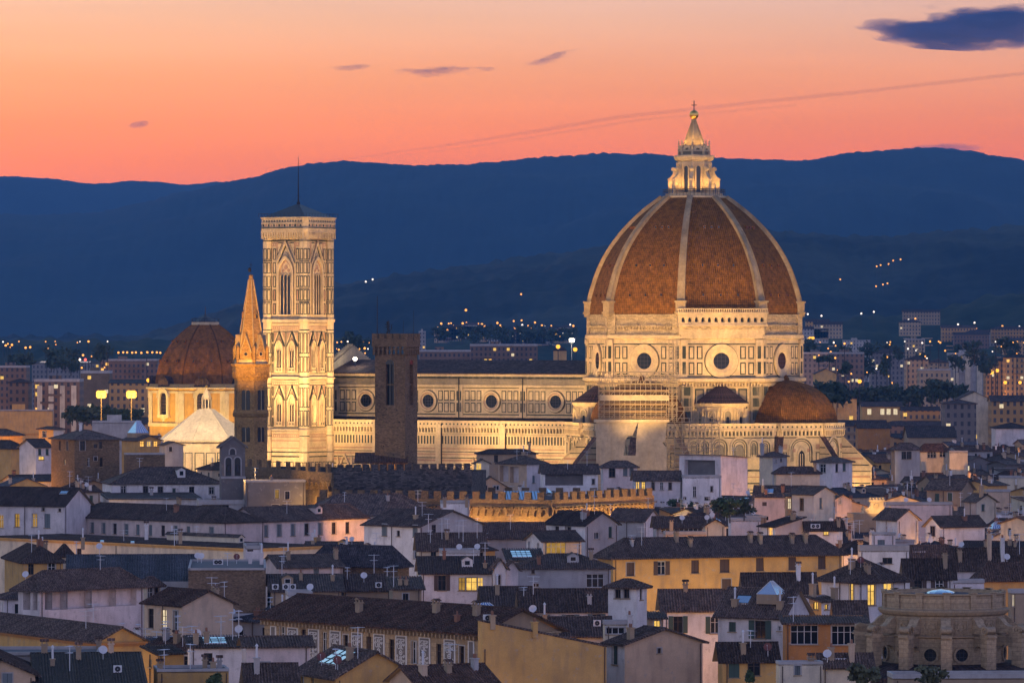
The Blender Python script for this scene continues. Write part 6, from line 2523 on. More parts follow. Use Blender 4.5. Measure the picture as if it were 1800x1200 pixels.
H('small ochre tower block with lean-to tiled roof left of the white plaster wall', 576, 252, 277, 323, 1148, 30, 'sy', rise=.7, wall=OCH, yb=1180, win=[('L', 264, 1165, .7, .9, 'closed')], ov=.35, shut='shutter_grey')
anchor(288, 1160, 'the small ochre tower block')
H('stained white plaster wall with small balcony door right of the ochre tower block', 570, 330, 336, 432, 1136, 9, 'sy', rise=1.0, wall=WHI, D=8, yb=1200, win=[('R', 366, 1161, 1.0, 1.8, 'dark')], chim=[(.1, .2, 1.1, 1), (.3, .3, 1.2, 1, TAN)], sky=[(.25, .2, 2.6, 2.6)], ant=[(.8, .6, 3.2), (.6, .8, 2.6), (.9, .4, 3.6)], dsh=[(.93, .8)])
anchor(385, 1165, 'the stained white plaster wall')
H('low ochre building with a stone coping along the bottom, below the ochre tower block', 537, 270, 277, 402, 1180, 8, 'flat', wall=OCH, D=6, yb=1200, rise=.3, chim=[(.8, .3, .8, 1), (.05, .3, .6)])
H('pinkish white wall with small square window, bottom, left of the painted palace', 545, 425, 433, 545, 1135, 10, 'gx', rise=.9, wall=PNK, D=7, yb=1200, win=[('R', 466, 1173, .95, 1.2, 'dark')])
H('dark tiled roof at the bottom below the pinkish white wall', 519, 430, 437, 519, 1206, 8, 'gx', rise=2.2, wall=LAV, D=9, yb=1200, chim=[(.2, .3, 1.3, 2, GRY)])
# --- middle foreground
H('pinkish white house with a low dark roof right of the brick walled block', 770, 461, 491, 602, 997, 18, 'gx', rise=1.7, wall=PNK, D=8, yb=1030, win=[('R', 556, 1008, .9, 1.8, 'closed'), ('R', 515, 1022, .8, .5, 'dark')], chim=[(.22, .3, 1.2, 2), (.98, .3, 1.2)], shut='shutter_grey')
anchor(540, 1005, 'the pinkish white house')
H('blank pink cube wall attached right of the pinkish white house', 786, 578, 584, 633, 976, 5, 'flat', wall=PNK, D=6, yb=1014)
H('blue grey tiled hip roof on rough tan walls in the centre left', 776, 542, 700, 719, 996, 66, 'hip', rise=3.1, wall='rubble', tiles=GT, yb=1014)
anchor(650, 975, 'the blue grey hip roof')
H('lavender house with yellow lit shuttered window and wide lit corner window', 735, 735, 741, 869, 1007, 4, 'gx', rise=2.2, wall=WHI, D=10, yb=1058, shut='shutter_brown', win=[('R', 777, 1024, 1.15, 2.2, 'litys'), ('R', 812, 1026, 1.0, 1.9, 'litd'), ('R', 829, 1026, 1.6, 1.9, 'lity'), ('R', 844, 1026, .9, 1.9, 'lity')], chim=[(.88, .15, .5, 1)])
anchor(800, 1015, 'the house with the yellow lit windows')
H('narrow white gable leaning right of the house with yellow lit windows', 727, 866, 869, 889, 1000, 8, 'gy', rise=1.5, wall=WHI, D=9, yb=1036, win=[('R', 876, 1022, .7, 2.0, 'dark')])
H('second narrow white gable, left of the dim grey stuccoed house', 731, 886, 890, 911, 1002, 8, 'gy', rise=1.4, wall=LAV, D=9, yb=1036)
H('dim stuccoed house with low hip roof under the dim lit window house', 752, 905, 911, 1074, 998, 3, 'hip', rise=1.9, wall=GRY, D=10, yb=1036, win=[('R', 937, 1004, .5, .6, 'dark'), ('R', 942, 1028, 1.0, .6, 'dark'), ('R', 1046, 1020, 2.6, 2.0, 'dark')], chim=[(.8, .3, 1.0)])
anchor(1000, 1010, 'the dim stuccoed house')
H('cream house with a big dim amber window and white left gable', 850, 925, 955, 1022, 951, 20, 'gx', rise=1.6, wall=CRE, wallL=WHI, yb=988, win=[('R', 978, 964, 3.5, 2.1, 'litd'), ('L', 930, 957, .6, 1.0, 'closed'), ('L', 946, 960, .6, 1.1, 'dark')], shut='shutter_grey')
anchor(975, 955, 'the house with the amber window')
H('low roof with blue glazed skylight left of the amber window house', 800, 888, 895, 953, 984, 6, 'sy', rise=1.6, wall=GRY, D=7, yb=1000, sky=[(.12, .2, 3.2, 3.6)])
H('brown tiled house with air conditioners, right of the brick walled block', 706, 470, 478, 600, 1038, 5, 'gx', rise=1.9, wall=TAN, D=8, yb=1062, win=[('R', 520, 1047, 1.6, .8, 'dark')], ac=[(.05, .02), (.2, .02), (.3, .02)], chim=[(.9, .3, .7, 2)])
H('dark tiled roof over tan wall between the air conditioned house and tan annexe', 713, 598, 604, 686, 1037, 6, 'gx', rise=2.1, wall=TAN, D=9, yb=1056, dsh=[(.45, .2)], ac=[(.75, .02)], ant=[(.95, .2, 2.2), (.1, .3, 1.8)])
H('tan annexe with dark roof just left of the house with yellow lit windows', 701, 684, 690, 741, 1034, 6, 'sy', rise=1.4, wall=TAN, D=8, yb=1062, win=[('R', 713, 1050, .8, 1.2, 'dark')], chim=[(.3, .3, .7, 1), (.5, .3, .6, 1)], ant=[(.05, .1, 3.0)])
H('little white rooftop hut above the painted palace roof', 668, 502, 507, 549, 1046, 6, 'flat', wall=WHI, D=4, yb=1064, win=[('R', 535, 1055, .9, 1.5, 'dark')], dsh=[(.95, .3)])


def painted_palace():
 r, W_, D_, ze, rise = H('long ochre palace with white painted ornament panels between its upper windows', 560, 465, 845, None, 1113, 39, 'gy', rise=2.6, W=11, wall=TAN, wallL='ashlar', cornice='ashlar', ov=1.0, yb=1190, tiles=RT_, name='painted_palace', cat='palace',
       win=[('L', 497, 1119, .95, 2.5, 'dark'), ('L', 533, 1124, .95, 2.5, 'dark'), ('L', 570, 1129, .95, 2.5, 'dark'), ('L', 608, 1134, .95, 2.5, 'dark'), ('L', 648, 1137, .95, 2.5, 'dark'),
         ('L', 688, 1142, .95, 2.5, 'dark'), ('L', 728, 1146, .95, 2.5, 'dark'), ('L', 771, 1150, .95, 2.5, 'dark'), ('L', 812, 1154, .95, 2.5, 'dark')], chim=[(.3, .12, 1.0), (.3, .3, .9), (.2, .62, 1.0)])
 p = RAD(39)
 for px in (481, 515, 552, 590, 628, 667, 706, 747, 791, 829):
  l = solve_len(845, 560, px, -sin(p), cos(p))
  u = D_ - l
  narrow = px in (481, 829)
  hw = .35 if narrow else .82
  b = MB()
  c = CV(b, (0, D_, 0), (0, -1, 0))
  zt, zb_ = ze - 1.0, ze - 4.6
  c.slab(u - hw - .22, zb_ - .5, u + hw + .22, zt + .15, 0, .10, 'white_paint')
  c.slab(u - hw, zb_ + .1, u + hw, zt, .10, .13, 'plaster_dark')
  c.slab(u - hw - .3, zt + .15, u + hw + .3, zt + .4, 0, .35, 'ashlar')
  if not narrow:
   zm = (zt + zb_) / 2
   c.ring(u, zm, .2, .3, .13, .15, 'white_paint', 12)
   c.ring(u, zm, 0, .1, .13, .15, 'white_paint', 8)
   for s in (-1, 1):
    for q, rr in ((1.15, .22), (.65, .26), (-.65, .26), (-1.2, .22)):
     c.ring(u + s * .36, zm + q, rr - .08, rr, .13, .15, 'white_paint', 10, .3 if s > 0 else 2.4, 5.2 if s > 0 else 7.4)
     c.ring(u + s * .62, zm + q + .28, .07, .14, .13, .15, 'white_paint', 8)
    c.slab(u + s * .08 - .03, zm + .35, u + s * .08 + .03, zm + 1.5, .13, .15, 'white_paint')
    c.slab(u + s * .08 - .03, zm - 1.5, u + s * .08 + .03, zm - .35, .13, .15, 'white_paint')
   c.slab(u - .55, zt - .3, u + .55, zt - .22, .13, .15, 'white_paint')
   c.slab(u - .55, zb_ + .25, u + .55, zb_ + .33, .13, .15, 'white_paint')
  b.build('painted_panel', r)
 b = MB()
 c = CV(b, (0, D_, 0), (0, -1, 0))
 c.slab(0, ze - 5.9, D_ + .3, ze - 5.3, 0, .35, 'ashlar')
 c.slab(0, ze - 6.7, D_ + .2, ze - 6.2, 0, .18, 'ashlar')
 for i in range(60):
  u = (i + .5) * D_ / 60
  c.slab(u - .12, ze - 6.2, u + .12, ze - 5.9, 0, .28, 'marble_white')
  c.slab(u - .1, ze - .75, u + .1, ze - .3, .2, .8, 'ashlar')
 for i in range(12):
  for s in (0, 1):
   z = ze - 5.2 + i * .36
   c.slab(s * (D_ - 1.7) + .05 + .02 * (i % 2), z, s * (D_ - 1.7) + 1.6 - .25 * (i % 2), z + .32, 0, .06, 'ashlar')
 b.build('moulding', r)
 for l in (5, 14, 23, 32):
  lamp_point('street_light', Vector((r.location[0] + cos(p) * -6 - sin(p) * l, 560 - sin(p) * 6 + cos(p) * l, ze - 11)), 420, (1.0, .62, .28))


painted_palace()
anchor(650, 1130, 'the painted palace')
H('tall blank yellow wall with sloping top right of the painted palace', 556, 840, 848, 1066, 1137, 15, 'sxb', rise=3.0, wall=OCH, D=9, ov=.1, yb=1195, chim=[(.08, .05, .7, 1), (.42, .03, .9, 1, OCH)], ac=[(.05, .3)])
anchor(950, 1140, 'the tall blank yellow wall')
H('dark roof with a sparkling glass lantern behind the tall yellow wall', 585, 800, 806, 885, 1093, 8, 'sy', rise=.8, wall=TAN, D=9, yb=1100, lan=[(.6, .35, 4.6, 4, 1.3)], chim=[(.28, .1, .7, 1)], ac=[(.12, .1)])
H('yellow gable end with striped roof skylight, bottom centre', 521, 521, 590, 731, 1192, 24, 'gy', rise=2.7, wall=OCH, yb=1200, win=[('L', 531, 1198, .8, 1.2, 'closed'), ('L', 549, 1199, .8, 1.2, 'closed')], sky=[(.16, .35, 2.4, 4.5)], dsh=[(.1, .15, 'dish_red'), (.12, .6, 'dish_red')], chim=[(.3, .25, 1.2, 1)], ant=[(.1, .2, 2.2)])
anchor(640, 1175, 'the yellow gable end')
H('brown tiled roof on the bottom edge under the tall blank yellow wall', 512, 685, 735, 870, 1203, 25, 'gx', rise=1.7, wall=PEA, D=9, yb=1200, tiles=RT_, chim=[(.5, .3, .6)])
H('long lavender house with dark tiled roof and grey shutters left of the small square tower', 641, 912, 918, 1071, 1074, 5, 'gx', rise=2.7, wall=LAV, D=10, yb=1100, shut='shutter_grey', win=[('R', 951, 1089, 1.1, 1.3, 'darks'), ('R', 1003, 1088, 1.1, 1.2, 'darks'), ('R', 1049, 1087, 1.1, 1.2, 'darks')], ant=[(.03, .3, 1.2)])
anchor(1000, 1060, 'the long lavender house')
H('small square white tower with tiled cap and paired window', 612, 1069, 1119, 1137, 1032, 62, 'hip', rise=.9, wall=WHI, yb=1105, win=[('L', 1086, 1043, .8, 1.1, 'dark'), ('L', 1101, 1043, .8, 1.1, 'dark'), ('R', 1127, 1042, .7, 1.4, 'dark')], name='tower_house')
anchor(1100, 1060, 'the small square white tower')
H('low dark roof with tiny lit window left of the long lavender house', 656, 845, 851, 934, 1064, 4, 'gx', rise=2.3, wall=GRY, D=9, yb=1090, win=[('R', 897, 1082, 1.3, .4, 'lity')], chim=[(.3, .3, 1.0, 2)])
H('dark tiled roofs in front of the long lavender house', 606, 925, 932, 1072, 1118, 6, 'gx', rise=2.2, wall=GRY, D=9, yb=1125, ac=[(.85, .2)], chim=[(.2, .4, .6, 2)], dsh=[(.06, .5)])
H('peach gabled house with blank wall and green shuttered side window, lower centre', 566, 1067, 1098, 1235, 1132, 28, 'gy', rise=1.7, wall=PEA, wallL=WHI, yb=1200, win=[('L', 1081, 1150, 1.2, 2.2, 'closed'), ('R', 1159, 1143, .5, .6, 'dark')], chim=[(.12, .2, 1.2, 1, TAN)])
anchor(1160, 1150, 'the peach gabled house')
H('flat terrace with a low dark window in front of the small square tower', 590, 1060, 1063, 1112, 1097, 8, 'flat', wall=CRE, D=5, yb=1115, win=[('R', 1082, 1108, 2.2, .8, 'dark')], chim=[(.9, .2, 1.0, 1, WHI)])
H('white house with dark green shutters right of the small square tower', 642, 1160, 1166, 1271, 1073, 4, 'gx', rise=2.6, wall=WHI, D=10, yb=1126, win=[('R', 1192, 1097, 1.2, 2.1, 'darks'), ('R', 1257, 1098, 1.2, 2.1, 'darks')], chim=[(.4, .5, .6)])
anchor(1215, 1085, 'the white house with green shutters')
H('small house with bright yellow window behind the peach gabled house', 625, 1136, 1140, 1166, 1085, 5, 'sy', rise=.6, wall=TAN, D=6, yb=1112, win=[('R', 1155, 1097, .8, 1.0, 'lity')])
H('steep dark roof carrying a glass pyramid skylight, white gable on its right', 615, 1262, 1377, 1424, 1086, 60, 'gy', rise=3.4, wall=WHI, yb=1130, win=[('L', 1287, 1101, 1.0, 1.2, 'closed'), ('L', 1336, 1106, 1.5, 2.2, 'darks'), ('L', 1370, 1104, .5, .6, 'dark')], sky=[(.18, .62, 1.1, 1.8)], lan=[(.3, .30, 2.8, 2.8, 1.6)], chim=[(.12, .1, .8, 2), (.15, .8, .7, 2)], shut='shutter_green')
anchor(1330, 1060, 'the roof with the glass pyramid skylight')
H('dark roof with white dormer behind the glass pyramid skylight', 692, 1305, 1311, 1432, 1042, 6, 'gx', rise=2.7, wall=WHI, D=10, yb=1050, chim=[(.78, .35, 1.5, 0, WHI)])
H('ochre house under a dark roof below the glass pyramid roof', 561, 1262, 1270, 1364, 1162, 8, 'gx', rise=2.0, wall=OCH, D=8, yb=1190, win=[('R', 1290, 1176, 1.2, 1.8, 'closed'), ('R', 1325, 1174, 1.4, 1.6, 'dark')], ant=[(.55, .3, 2.0)], dsh=[(.85, .0, 'dish_red')], chim=[(.4, .2, .8, 2)])
H('long ochre yellow palace with evenly spaced brown shuttered windows', 790, 1050, 1078, 1480, 981, 22, 'hip', rise=3.0, wall=OCH, D=11, yb=1037, shut='shutter_brown', name='ochre_palace', cat='palace', ov=.8,
  win=[('R', 1108, 1000, 1.35, 2.1, 'closed'), ('R', 1163, 998, 1.35, 2.1, 'darks'), ('R', 1222, 995.5, 1.35, 2.1, 'closed'), ('R', 1274, 994, 1.7, 2.1, 'closed'), ('R', 1336, 991.5, 1.4, 2.1, 'closed'), ('R', 1393, 990, 1.4, 2.1, 'closed'), ('R', 1445, 988, 1.4, 2.1, 'closed'), ('R', 1277, 1028, 1.6, 2.0, 'closed')],
  chim=[(.30, .4, 1.1), (.66, .3, 1.0), (.62, .35, .9), (.35, .25, .8), (.80, .3, .8), (.86, .3, 1.0)], ant=[(.1, .3, 1.5)])
anchor(1270, 985, 'the long ochre yellow palace')
for px_ in (1100, 1180, 1260, 1340, 1420):
 q_ = (px_ - 900) / FPX * 780
 lamp_point('street_light', Vector((q_, 778 + (px_ - 1078) * .034, 8.0)), 1500, (1.0, .62, .22))
# street glow in front of other warm facades
for px_, Y_, z_, pw in ((60, 850, 10, 900), (200, 838, 10, 1000), (330, 838, 9, 900), (420, 838, 9, 700), (60, 575, 12, 900), (140, 575, 12, 800), (875, 548, 12, 420), (75, 780, 9, 500), (20, 1318, 18, 1300), (22, 1250, 16, 1300), (78, 1312, 22, 900),
      (262, 1262, 22, 1500), (112, 1180, 14, 1600), (540, 505, 10, 300), (665, 505, 9, 500), (290, 560, 9, 260), (640, 755, 9, 500), (1290, 545, 8, 400), (1450, 630, 12, 300), (190, 1048, 14, 900), (560, 850, 11, 800), (850, 1075, 16, 400), (1160, 545, 7, 260), (1680, 545, 8, 500), (1545, 548, 8, 500),
      (1410, 590, 9, 260), (1640, 1310, 14, 900), (1690, 1300, 14, 700), (1500, 1280, 14, 900), (975, 838, 12, 200)):
 lamp_point('street_light', Vector(((px_ - 900) / FPX * Y_, Y_, z_)), pw, (1.0, .58, .20))
# --- behind the palace and the centre
H('grey stone house with flat dark roofs before the nave, right of brown tower', 1250, 838, 842, 942, 797, 6, 'hip', rise=1.0, wall=TAN, D=10, yb=818, win=[('R', 872, 806, 1.0, 1.8, 'dark')], chim=[(.9, .3, 1.6)])
anchor(890, 805, 'the grey stone house before the nave')
H('tiny gabled house with one bright yellow window left of the open pillared loggia', 1180, 833, 836, 860, 814, 10, 'gy', rise=1.0, wall=CRE, D=7, yb=833, win=[('R', 841, 820, 1.4, 1.7, 'lity')])
H('house with open pillared roof loggia before the nave', 1140, 876, 926, 960, 815, 50, 'hip', rise=1.7, wall=LAV, wallL=PEA, yb=858, win=[('L', 886, 832, 2.6, 3.6, 'loggia'), ('L', 904, 834, 2.6, 3.6, 'loggia'), ('R', 938, 842, .9, 1.7, 'closed')], shut='shutter_grey')
anchor(915, 825, 'the house with the open pillared loggia')
H('white house with dark glazed veranda under a tiled roof, centre', 1120, 950, 955, 1051, 832, 6, 'gx', rise=2.0, wall=WHI, D=10, yb=862, win=[('R', 992, 843, 8.6, 2.5, 'open'), ('R', 1043, 846, .6, 1.2, 'dark')])
anchor(1000, 840, 'the white house with the glazed veranda')
H('white hip roofed house with three tall windows left of the twin arched lit windows', 1130, 1056, 1060, 1120, 821, 6, 'hip', rise=1.4, wall=LAV, D=9, yb=862, win=[('R', 1076, 829, 1.4, 2.1, 'dark'), ('R', 1099, 829, 1.0, 1.9, 'closed'), ('R', 1110, 829, .9, 1.9, 'closed')], shut='shutter_grey')
H('low white house with twin arched lit windows right of the palace', 1092, 1112, 1117, 1196, 844, 6, 'gx', rise=2.0, wall=LAV, D=9, yb=862, win=[('R', 1121, 853, .8, 1.6, 'lity'), ('R', 1131, 853, .8, 1.6, 'lity'), ('R', 1148, 854, .7, 1.7, 'dark'), ('R', 1163, 854, .7, 1.7, 'dark'), ('R', 1178, 854, .7, 1.6, 'dark')], shut='shutter_grey')
anchor(1155, 850, 'the twin arched lit windows')
H('peach gable with square dark windows just above the palace battlements', 1086, 833, 836, 890, 856, 8, 'gy', rise=2.3, wall=PEA, D=9, yb=864, win=[('R', 851, 857, 1.3, 1.0, 'dark'), ('R', 872, 857, 1.3, 1.0, 'dark')])
H('white gabled house with stained right gable below the lit corbel arches', 900, 960, 1029, 1086, 923, 42, 'gy', rise=2.3, wall=WHI, wallR=GRY, yb=945, win=[('L', 979, 931, 1.1, 1.4, 'dark'), ('L', 1000, 932, 1.1, 1.3, 'dark'), ('R', 1049, 941, 1.2, 1.2, 'dark'), ('R', 1073, 935, .9, 2, 'closed')], ant=[(.4, .1, 4.5), (.9, .1, 3)])
anchor(1025, 930, 'the white gabled house below the corbel arches')
H('broad dark roof below the corbel arches, left of white gabled house', 885, 838, 845, 957, 946, 8, 'gx', rise=2.7, wall=GRY, D=12, yb=950)
H('lavender house with patched grey gable, below the crenellated palace', 860, 640, 738, 848, 925, 46, 'gy', rise=2.6, wall=WHI, wallR=GRY, yb=985, shut='shutter_grey', win=[('L', 676, 931, 1.1, 2.0, 'closed'), ('L', 700, 937, .8, 1.0, 'dark'), ('L', 730, 933, 1.0, 2.0, 'closed'), ('L', 731, 972, 1.0, 1.8, 'dark'), ('R', 762, 931, .9, 1.8, 'dark')], chim=[(.2, .3, .6, 2)])
anchor(690, 940, 'the lavender house with the patched gable')
H('dark roof bristling with aerials above a cream wall, centre', 815, 732, 737, 852, 967, 6, 'gx', rise=2.7, wall=CRE, D=10, yb=982, ant=[(.36, .3, 3.4), (.45, .4, 2.8), (.62, .3, 3.0), (.68, .2, 3.6), (.9, .3, 3.4)], win=[('R', 762, 976, .9, 1.3, 'dark'), ('R', 845, 975, .8, .9, 'dark')])
anchor(790, 955, 'the dark roof bristling with aerials')
H('blank white parapet wall with blue dish above the lit window house', 792, 772, 778, 843, 972, 5, 'flat', wall=WHI, D=7, yb=986, dsh=[(.95, .1), (.45, .0)])
H('white cube on the roofs below the crenellated palace', 930, 774, 777, 825, 884, 8, 'flat', wall=WHI, D=5, yb=900, chim=[(.1, .1, .8), (.9, .1, .8)])
H('dark roof above a blue glazed conservatory, right of the palace corbels', 900, 1148, 1153, 1246, 927, 6, 'gx', rise=1.9, wall='plaster_grey', D=9, yb=938, win=[('R', 1198, 931, 7.5, .9, 'dark')], dsh=[(.5, .1)])
H('steep tiled house with white gable strip right of the lit corbel arches', 932, 1072, 1132, 1160, 916, 58, 'gy', rise=2.2, wall=GRY, wallR=WHI, yb=926, ant=[(.9, .3, 3.5)])
H('low peach terrace wall behind the long ochre palace', 850, 1166, 1170, 1242, 939, 5, 'flat', wall=PEA, D=8, yb=946, chim=[(.15, .2, 2.0)])
H('cream gable with stack of dishes at its left, behind the ochre palace', 886, 1236, 1240, 1274, 924, 8, 'gy', rise=1.2, wall=CRE, D=9, yb=946, dsh=[(.1, .1), (.35, .05)])
H('lavender parapet block behind the long ochre palace, left of the slanted lit window house', 892, 1280, 1285, 1337, 915, 6, 'flat', wall=LAV, D=8, yb=946)
# --- right: before the choir
H('house with dark roof terrace and plain lavender gable before the choir', 1130, 1194, 1267, 1314, 804, 48, 'sxb', rise=.6, wall=LAV, yb=850, win=[('L', 1230, 823, 9.0, 3.8, 'open')])
H('square white house with arched slit window below the dark roof terrace', 1092, 1196, 1200, 1268, 839, 5, 'flat', wall=WHI, D=8, yb=886, win=[('R', 1221, 864, .75, 2.4, 'dark'), ('R', 1203, 875, .9, .7, 'dark'), ('R', 1243, 876, 1.1, .7, 'dark'), ('R', 1251, 859, .5, 1.2, 'dark')])
anchor(1235, 850, 'the square white house with the slit window')
H('cream tower house with tall square chimney before the choir arches', 1200, 1335, 1358, 1383, 802, 45, 'hip', rise=1.0, wall=CRE, wallR=GRY, yb=842, win=[('R', 1364, 810, .6, .9, 'dark'), ('R', 1373, 808, .6, .9, 'dark')], chim=[(.05, .85, 2.6, 2, GRY), (.85, .3, 1.4, 0, GRY)])
anchor(1358, 812, 'the cream tower house')
H('white pavilion house with dark hip roof before the right tribune', 1182, 1430, 1463, 1498, 812, 45, 'hip', rise=1.2, wall=LAV, yb=852, win=[('L', 1446, 823, 1.9, 2.0, 'dark'), ('R', 1471, 822, 1.0, 2.0, 'dark'), ('R', 1484, 821, 1.0, 1.8, 'closed')])
anchor(1463, 820, 'the white pavilion house')
H('tan house with dark roof and lit wall below the choir, right of the cream tower house', 1150, 1360, 1364, 1441, 832, 6, 'hip', rise=1.5, wall=CRE, D=9, yb=848, chim=[(.9, .2, 1.2)])
H('blue grey tower house with a pair of arched windows under a pyramid roof', 1300, 1566, 1573, 1617, 790, 12, 'hip', rise=1.7, wall=GRY, D=7, yb=830, win=[('R', 1589, 800, 1.3, 2.0, 'dark'), ('R', 1598, 800, 1.3, 2.0, 'dark')], name='tower_house')
anchor(1594, 805, 'the tower house with paired arches')
H('cream lit house with square windows right of the tower with paired arches', 1345, 1614, 1618, 1668, 793, 8, 'hip', rise=2.0, wall=CRE, D=10, yb=812, win=[('R', 1638, 799, 2.4, 1.7, 'dark'), ('R', 1657, 797, 1.6, 1.4, 'dark')], tiles=RT_)
H('pale yellow lit annexe right of the cream lit house', 1340, 1666, 1669, 1701, 795, 8, 'flat', wall=CRE, D=8, yb=814)
H('grey house with bright cream gable and tall window left of the pink gable', 1010, 1392, 1430, 1468, 869, 40, 'gy', rise=1.6, wall=CRE, wallL=GRY, yb=905, win=[('L', 1409, 886, 1.3, 2.5, 'dark'), ('R', 1443, 884, .8, 2.2, 'closed')], shut='shutter_grey')
anchor(1430, 885, 'the house with the bright cream gable')
H('thin block with a glowing white window left of the bright cream gable', 1018, 1380, 1384, 1394, 871, 10, 'sy', rise=.5, wall=TAN, D=6, yb=900, win=[('R', 1388, 885, .7, 2.2, 'litp')])
H('small pink gable right of the bright cream gable', 1042, 1462, 1466, 1497, 879, 8, 'gy', rise=1.3, wall=PNK, D=8, yb=900, win=[('R', 1477, 880, .5, 1.4, 'dark')])
H('house with slanted roof and glowing orange window behind the ochre palace', 880, 1337, 1363, 1411, 925, 34, 'sx', rise=1.6, wall=WHI, wallR=GRY, yb=945, win=[('L', 1354, 932, 1.2, 2.2, 'lit')], chim=[(.7, .1, .9)])
anchor(1375, 930, 'the slanted roof with the glowing window')
H('low tiled house with two air conditioners and a small lit window', 882, 1414, 1418, 1481, 932, 6, 'gx', rise=1.5, wall=WHI, D=8, yb=942, win=[('R', 1452, 936, .9, .8, 'lity')], ac=[(.18, -.03), (.3, -.03)], chim=[(.9, .2, .8)])
H('grey house with green shuttered windows right of the golden church ornament', 1060, 1629, 1688, 1711, 861, 58, 'gy', rise=2.2, wall=TAN, yb=885, win=[('L', 1647, 874, 1.1, 1.7, 'closed'), ('L', 1670, 873, 1.1, 1.7, 'closed')])
anchor(1665, 868, 'the grey house with green shutters')
H('low pink parapet wall right of the golden church ornament', 1000, 1554, 1558, 1674, 887, 4, 'flat', wall=PNK, D=7, yb=898, dsh=[(.3, .0), (.65, .0)])
H('white gable with sloping roof below the pink parapet wall', 932, 1540, 1577, 1614, 914, 30, 'gy', rise=2.0, wall=WHI, yb=930)
H('white house with blue tinted windows below the pink parapet, right', 920, 1627, 1655, 1731, 926, 28, 'gx', rise=1.9, wall=WHI, yb=944, win=[('L', 1640, 933, 1.5, 1.8, 'dark')])
anchor(1685, 928, 'the white house with blue tinted windows')
H('small cream gabled house with tall chimney, far right', 1022, 1695, 1717, 1751, 882, 28, 'gy', rise=1.6, wall=CRE, wallL=GRY, yb=905, win=[('R', 1728, 892, .7, 1.4, 'closed')], chim=[(.3, .1, 2.2, 2)])
H('peach boxes on a flat roof right of the green shuttered grey house', 1075, 1730, 1733, 1776, 864, 8, 'flat', wall=PEA, D=7, yb=880)
H('slim lavender roof tower with balcony over the right end of the ochre palace', 815, 1528, 1533, 1574, 939, 5, 'flat', wall=LAV, D=4.5, yb=985, rise=.3, win=[('R', 1549, 953, 1.2, .9, 'closed')], shut='shutter_grey', name='roof_tower')
anchor(1553, 950, 'the slim lavender roof tower')
H('white balcony block under the slim lavender roof tower', 806, 1508, 1512, 1598, 968, 5, 'flat', wall=WHI, D=8, yb=1002, rise=.9, win=[('R', 1560, 985, 1.6, 1.0, 'dark')])
H('ochre lit wall under a dark roof right of the slim lavender roof tower', 822, 1596, 1600, 1664, 982, 8, 'gx', rise=2.2, wall=OCH, D=9, yb=998, sky=[(.1, .1, 2, 3)])
H('broad dark roof with two tall white chimneys at the right edge', 742, 1665, 1672, 1835, 1002, 8, 'gx', rise=3.2, wall=LAV, D=12, yb=1010, chim=[(.42, .25, 3.2, 1, PEA), (.56, .2, 2.8, 1, WHI), (.1, .2, .8)], dsh=[(.6, .0)], ant=[(.75, .3, 3)])
anchor(1740, 985, 'the broad roof with two tall white chimneys')
H('hipped dark roof with glowing ochre strip wall at the right edge', 702, 1712, 1722, 1845, 1020, 12, 'hip', rise=2.4, wall=OCH, D=10, yb=1036)
H('house with warm yellow lit balcony doors behind the round apse', 650, 1444, 1510, 1592, 1023, 34, 'hip', rise=2.7, wall=WHI, yb=1066, ov=.8, win=[('L', 1497, 1044, .95, 3.0, 'lity'), ('R', 1532, 1045, 1.3, 2.7, 'lity'), ('R', 1561, 1043, 1.5, 2.7, 'lity')], chim=[(.3, .15, .8), (.25, .5, 1.2, 2)], dsh=[(.28, .3, 'dish_red')])
anchor(1520, 1035, 'the house with warm yellow balcony doors')
H('white house with brown shuttered windows behind the round apse', 672, 1588, 1593, 1675, 1017, 5, 'gx', rise=2.6, wall=WHI, D=10, yb=1045, shut='shutter_brown', win=[('R', 1614, 1031, 1.1, 2.0, 'darks'), ('R', 1651, 1030, 1.1, 2.0, 'darks')], chim=[(.85, .3, 1.2)])
H('lavender wall block between the brown shuttered house and the right edge', 690, 1668, 1672, 1730, 1024, 5, 'flat', wall=LAV, D=8, yb=1044)
H('brown house with two large white framed windows', 600, 1376, 1381, 1522, 1094, 3, 'sy', rise=.7, wall=ORA, D=8, yb=1160, win=[('R', 1414, 1115, 3.3, 2.3, 'dark'), ('R', 1484, 1116, 3.0, 2.3, 'dark')], ant=[(.1, .1, 3.0)])
anchor(1450, 1115, 'the brown house with white framed windows')
H('narrow white house with two small lit windows above the brown house', 642, 1424, 1444, 1470, 1056, 42, 'sy', rise=.6, wall=WHI, wallL=OCH, yb=1092, win=[('L', 1433, 1064, .9, 1.0, 'lity'), ('R', 1453, 1066, .7, .7, 'lity')], chim=[(.95, .1, 1.4, 2), (.1, .9, 1.6, 2)])
H('dark sloping roof between the narrow white house and the round apse', 632, 1466, 1471, 1520, 1090, 6, 'gx', rise=2.4, wall=TAN, D=8, yb=1095)
H('cream bottom block with small shutter below the brown house', 536, 1364, 1370, 1446, 1167, 6, 'flat', wall=CRE, D=7, yb=1200, rise=.3, win=[('R', 1402, 1175, .6, 1.0, 'closed')], shut='shutter_grey', sky=[(.5, .4, 2.5, 2.5)], chim=[(.75, .2, .5)])
anchor(1405, 1185, 'the cream bottom block')
H('roof with striped skylight and terracotta chimneys below the brown house', 548, 1440, 1446, 1530, 1172, 6, 'gx', rise=1.4, wall=CRE, D=7, yb=1185, chim=[(.2, .3, 1.0, 1), (.62, .2, 1.6, 1, PEA)], dsh=[(.1, .0)], sky=[(.02, .2, 2.6, 1.2)])
H('low tan roof terrace at the bottom right below the round apse', 526, 1560, 1570, 1850, 1192, 3, 'flat', wall=TAN, D=8, yb=1200, rise=.5)
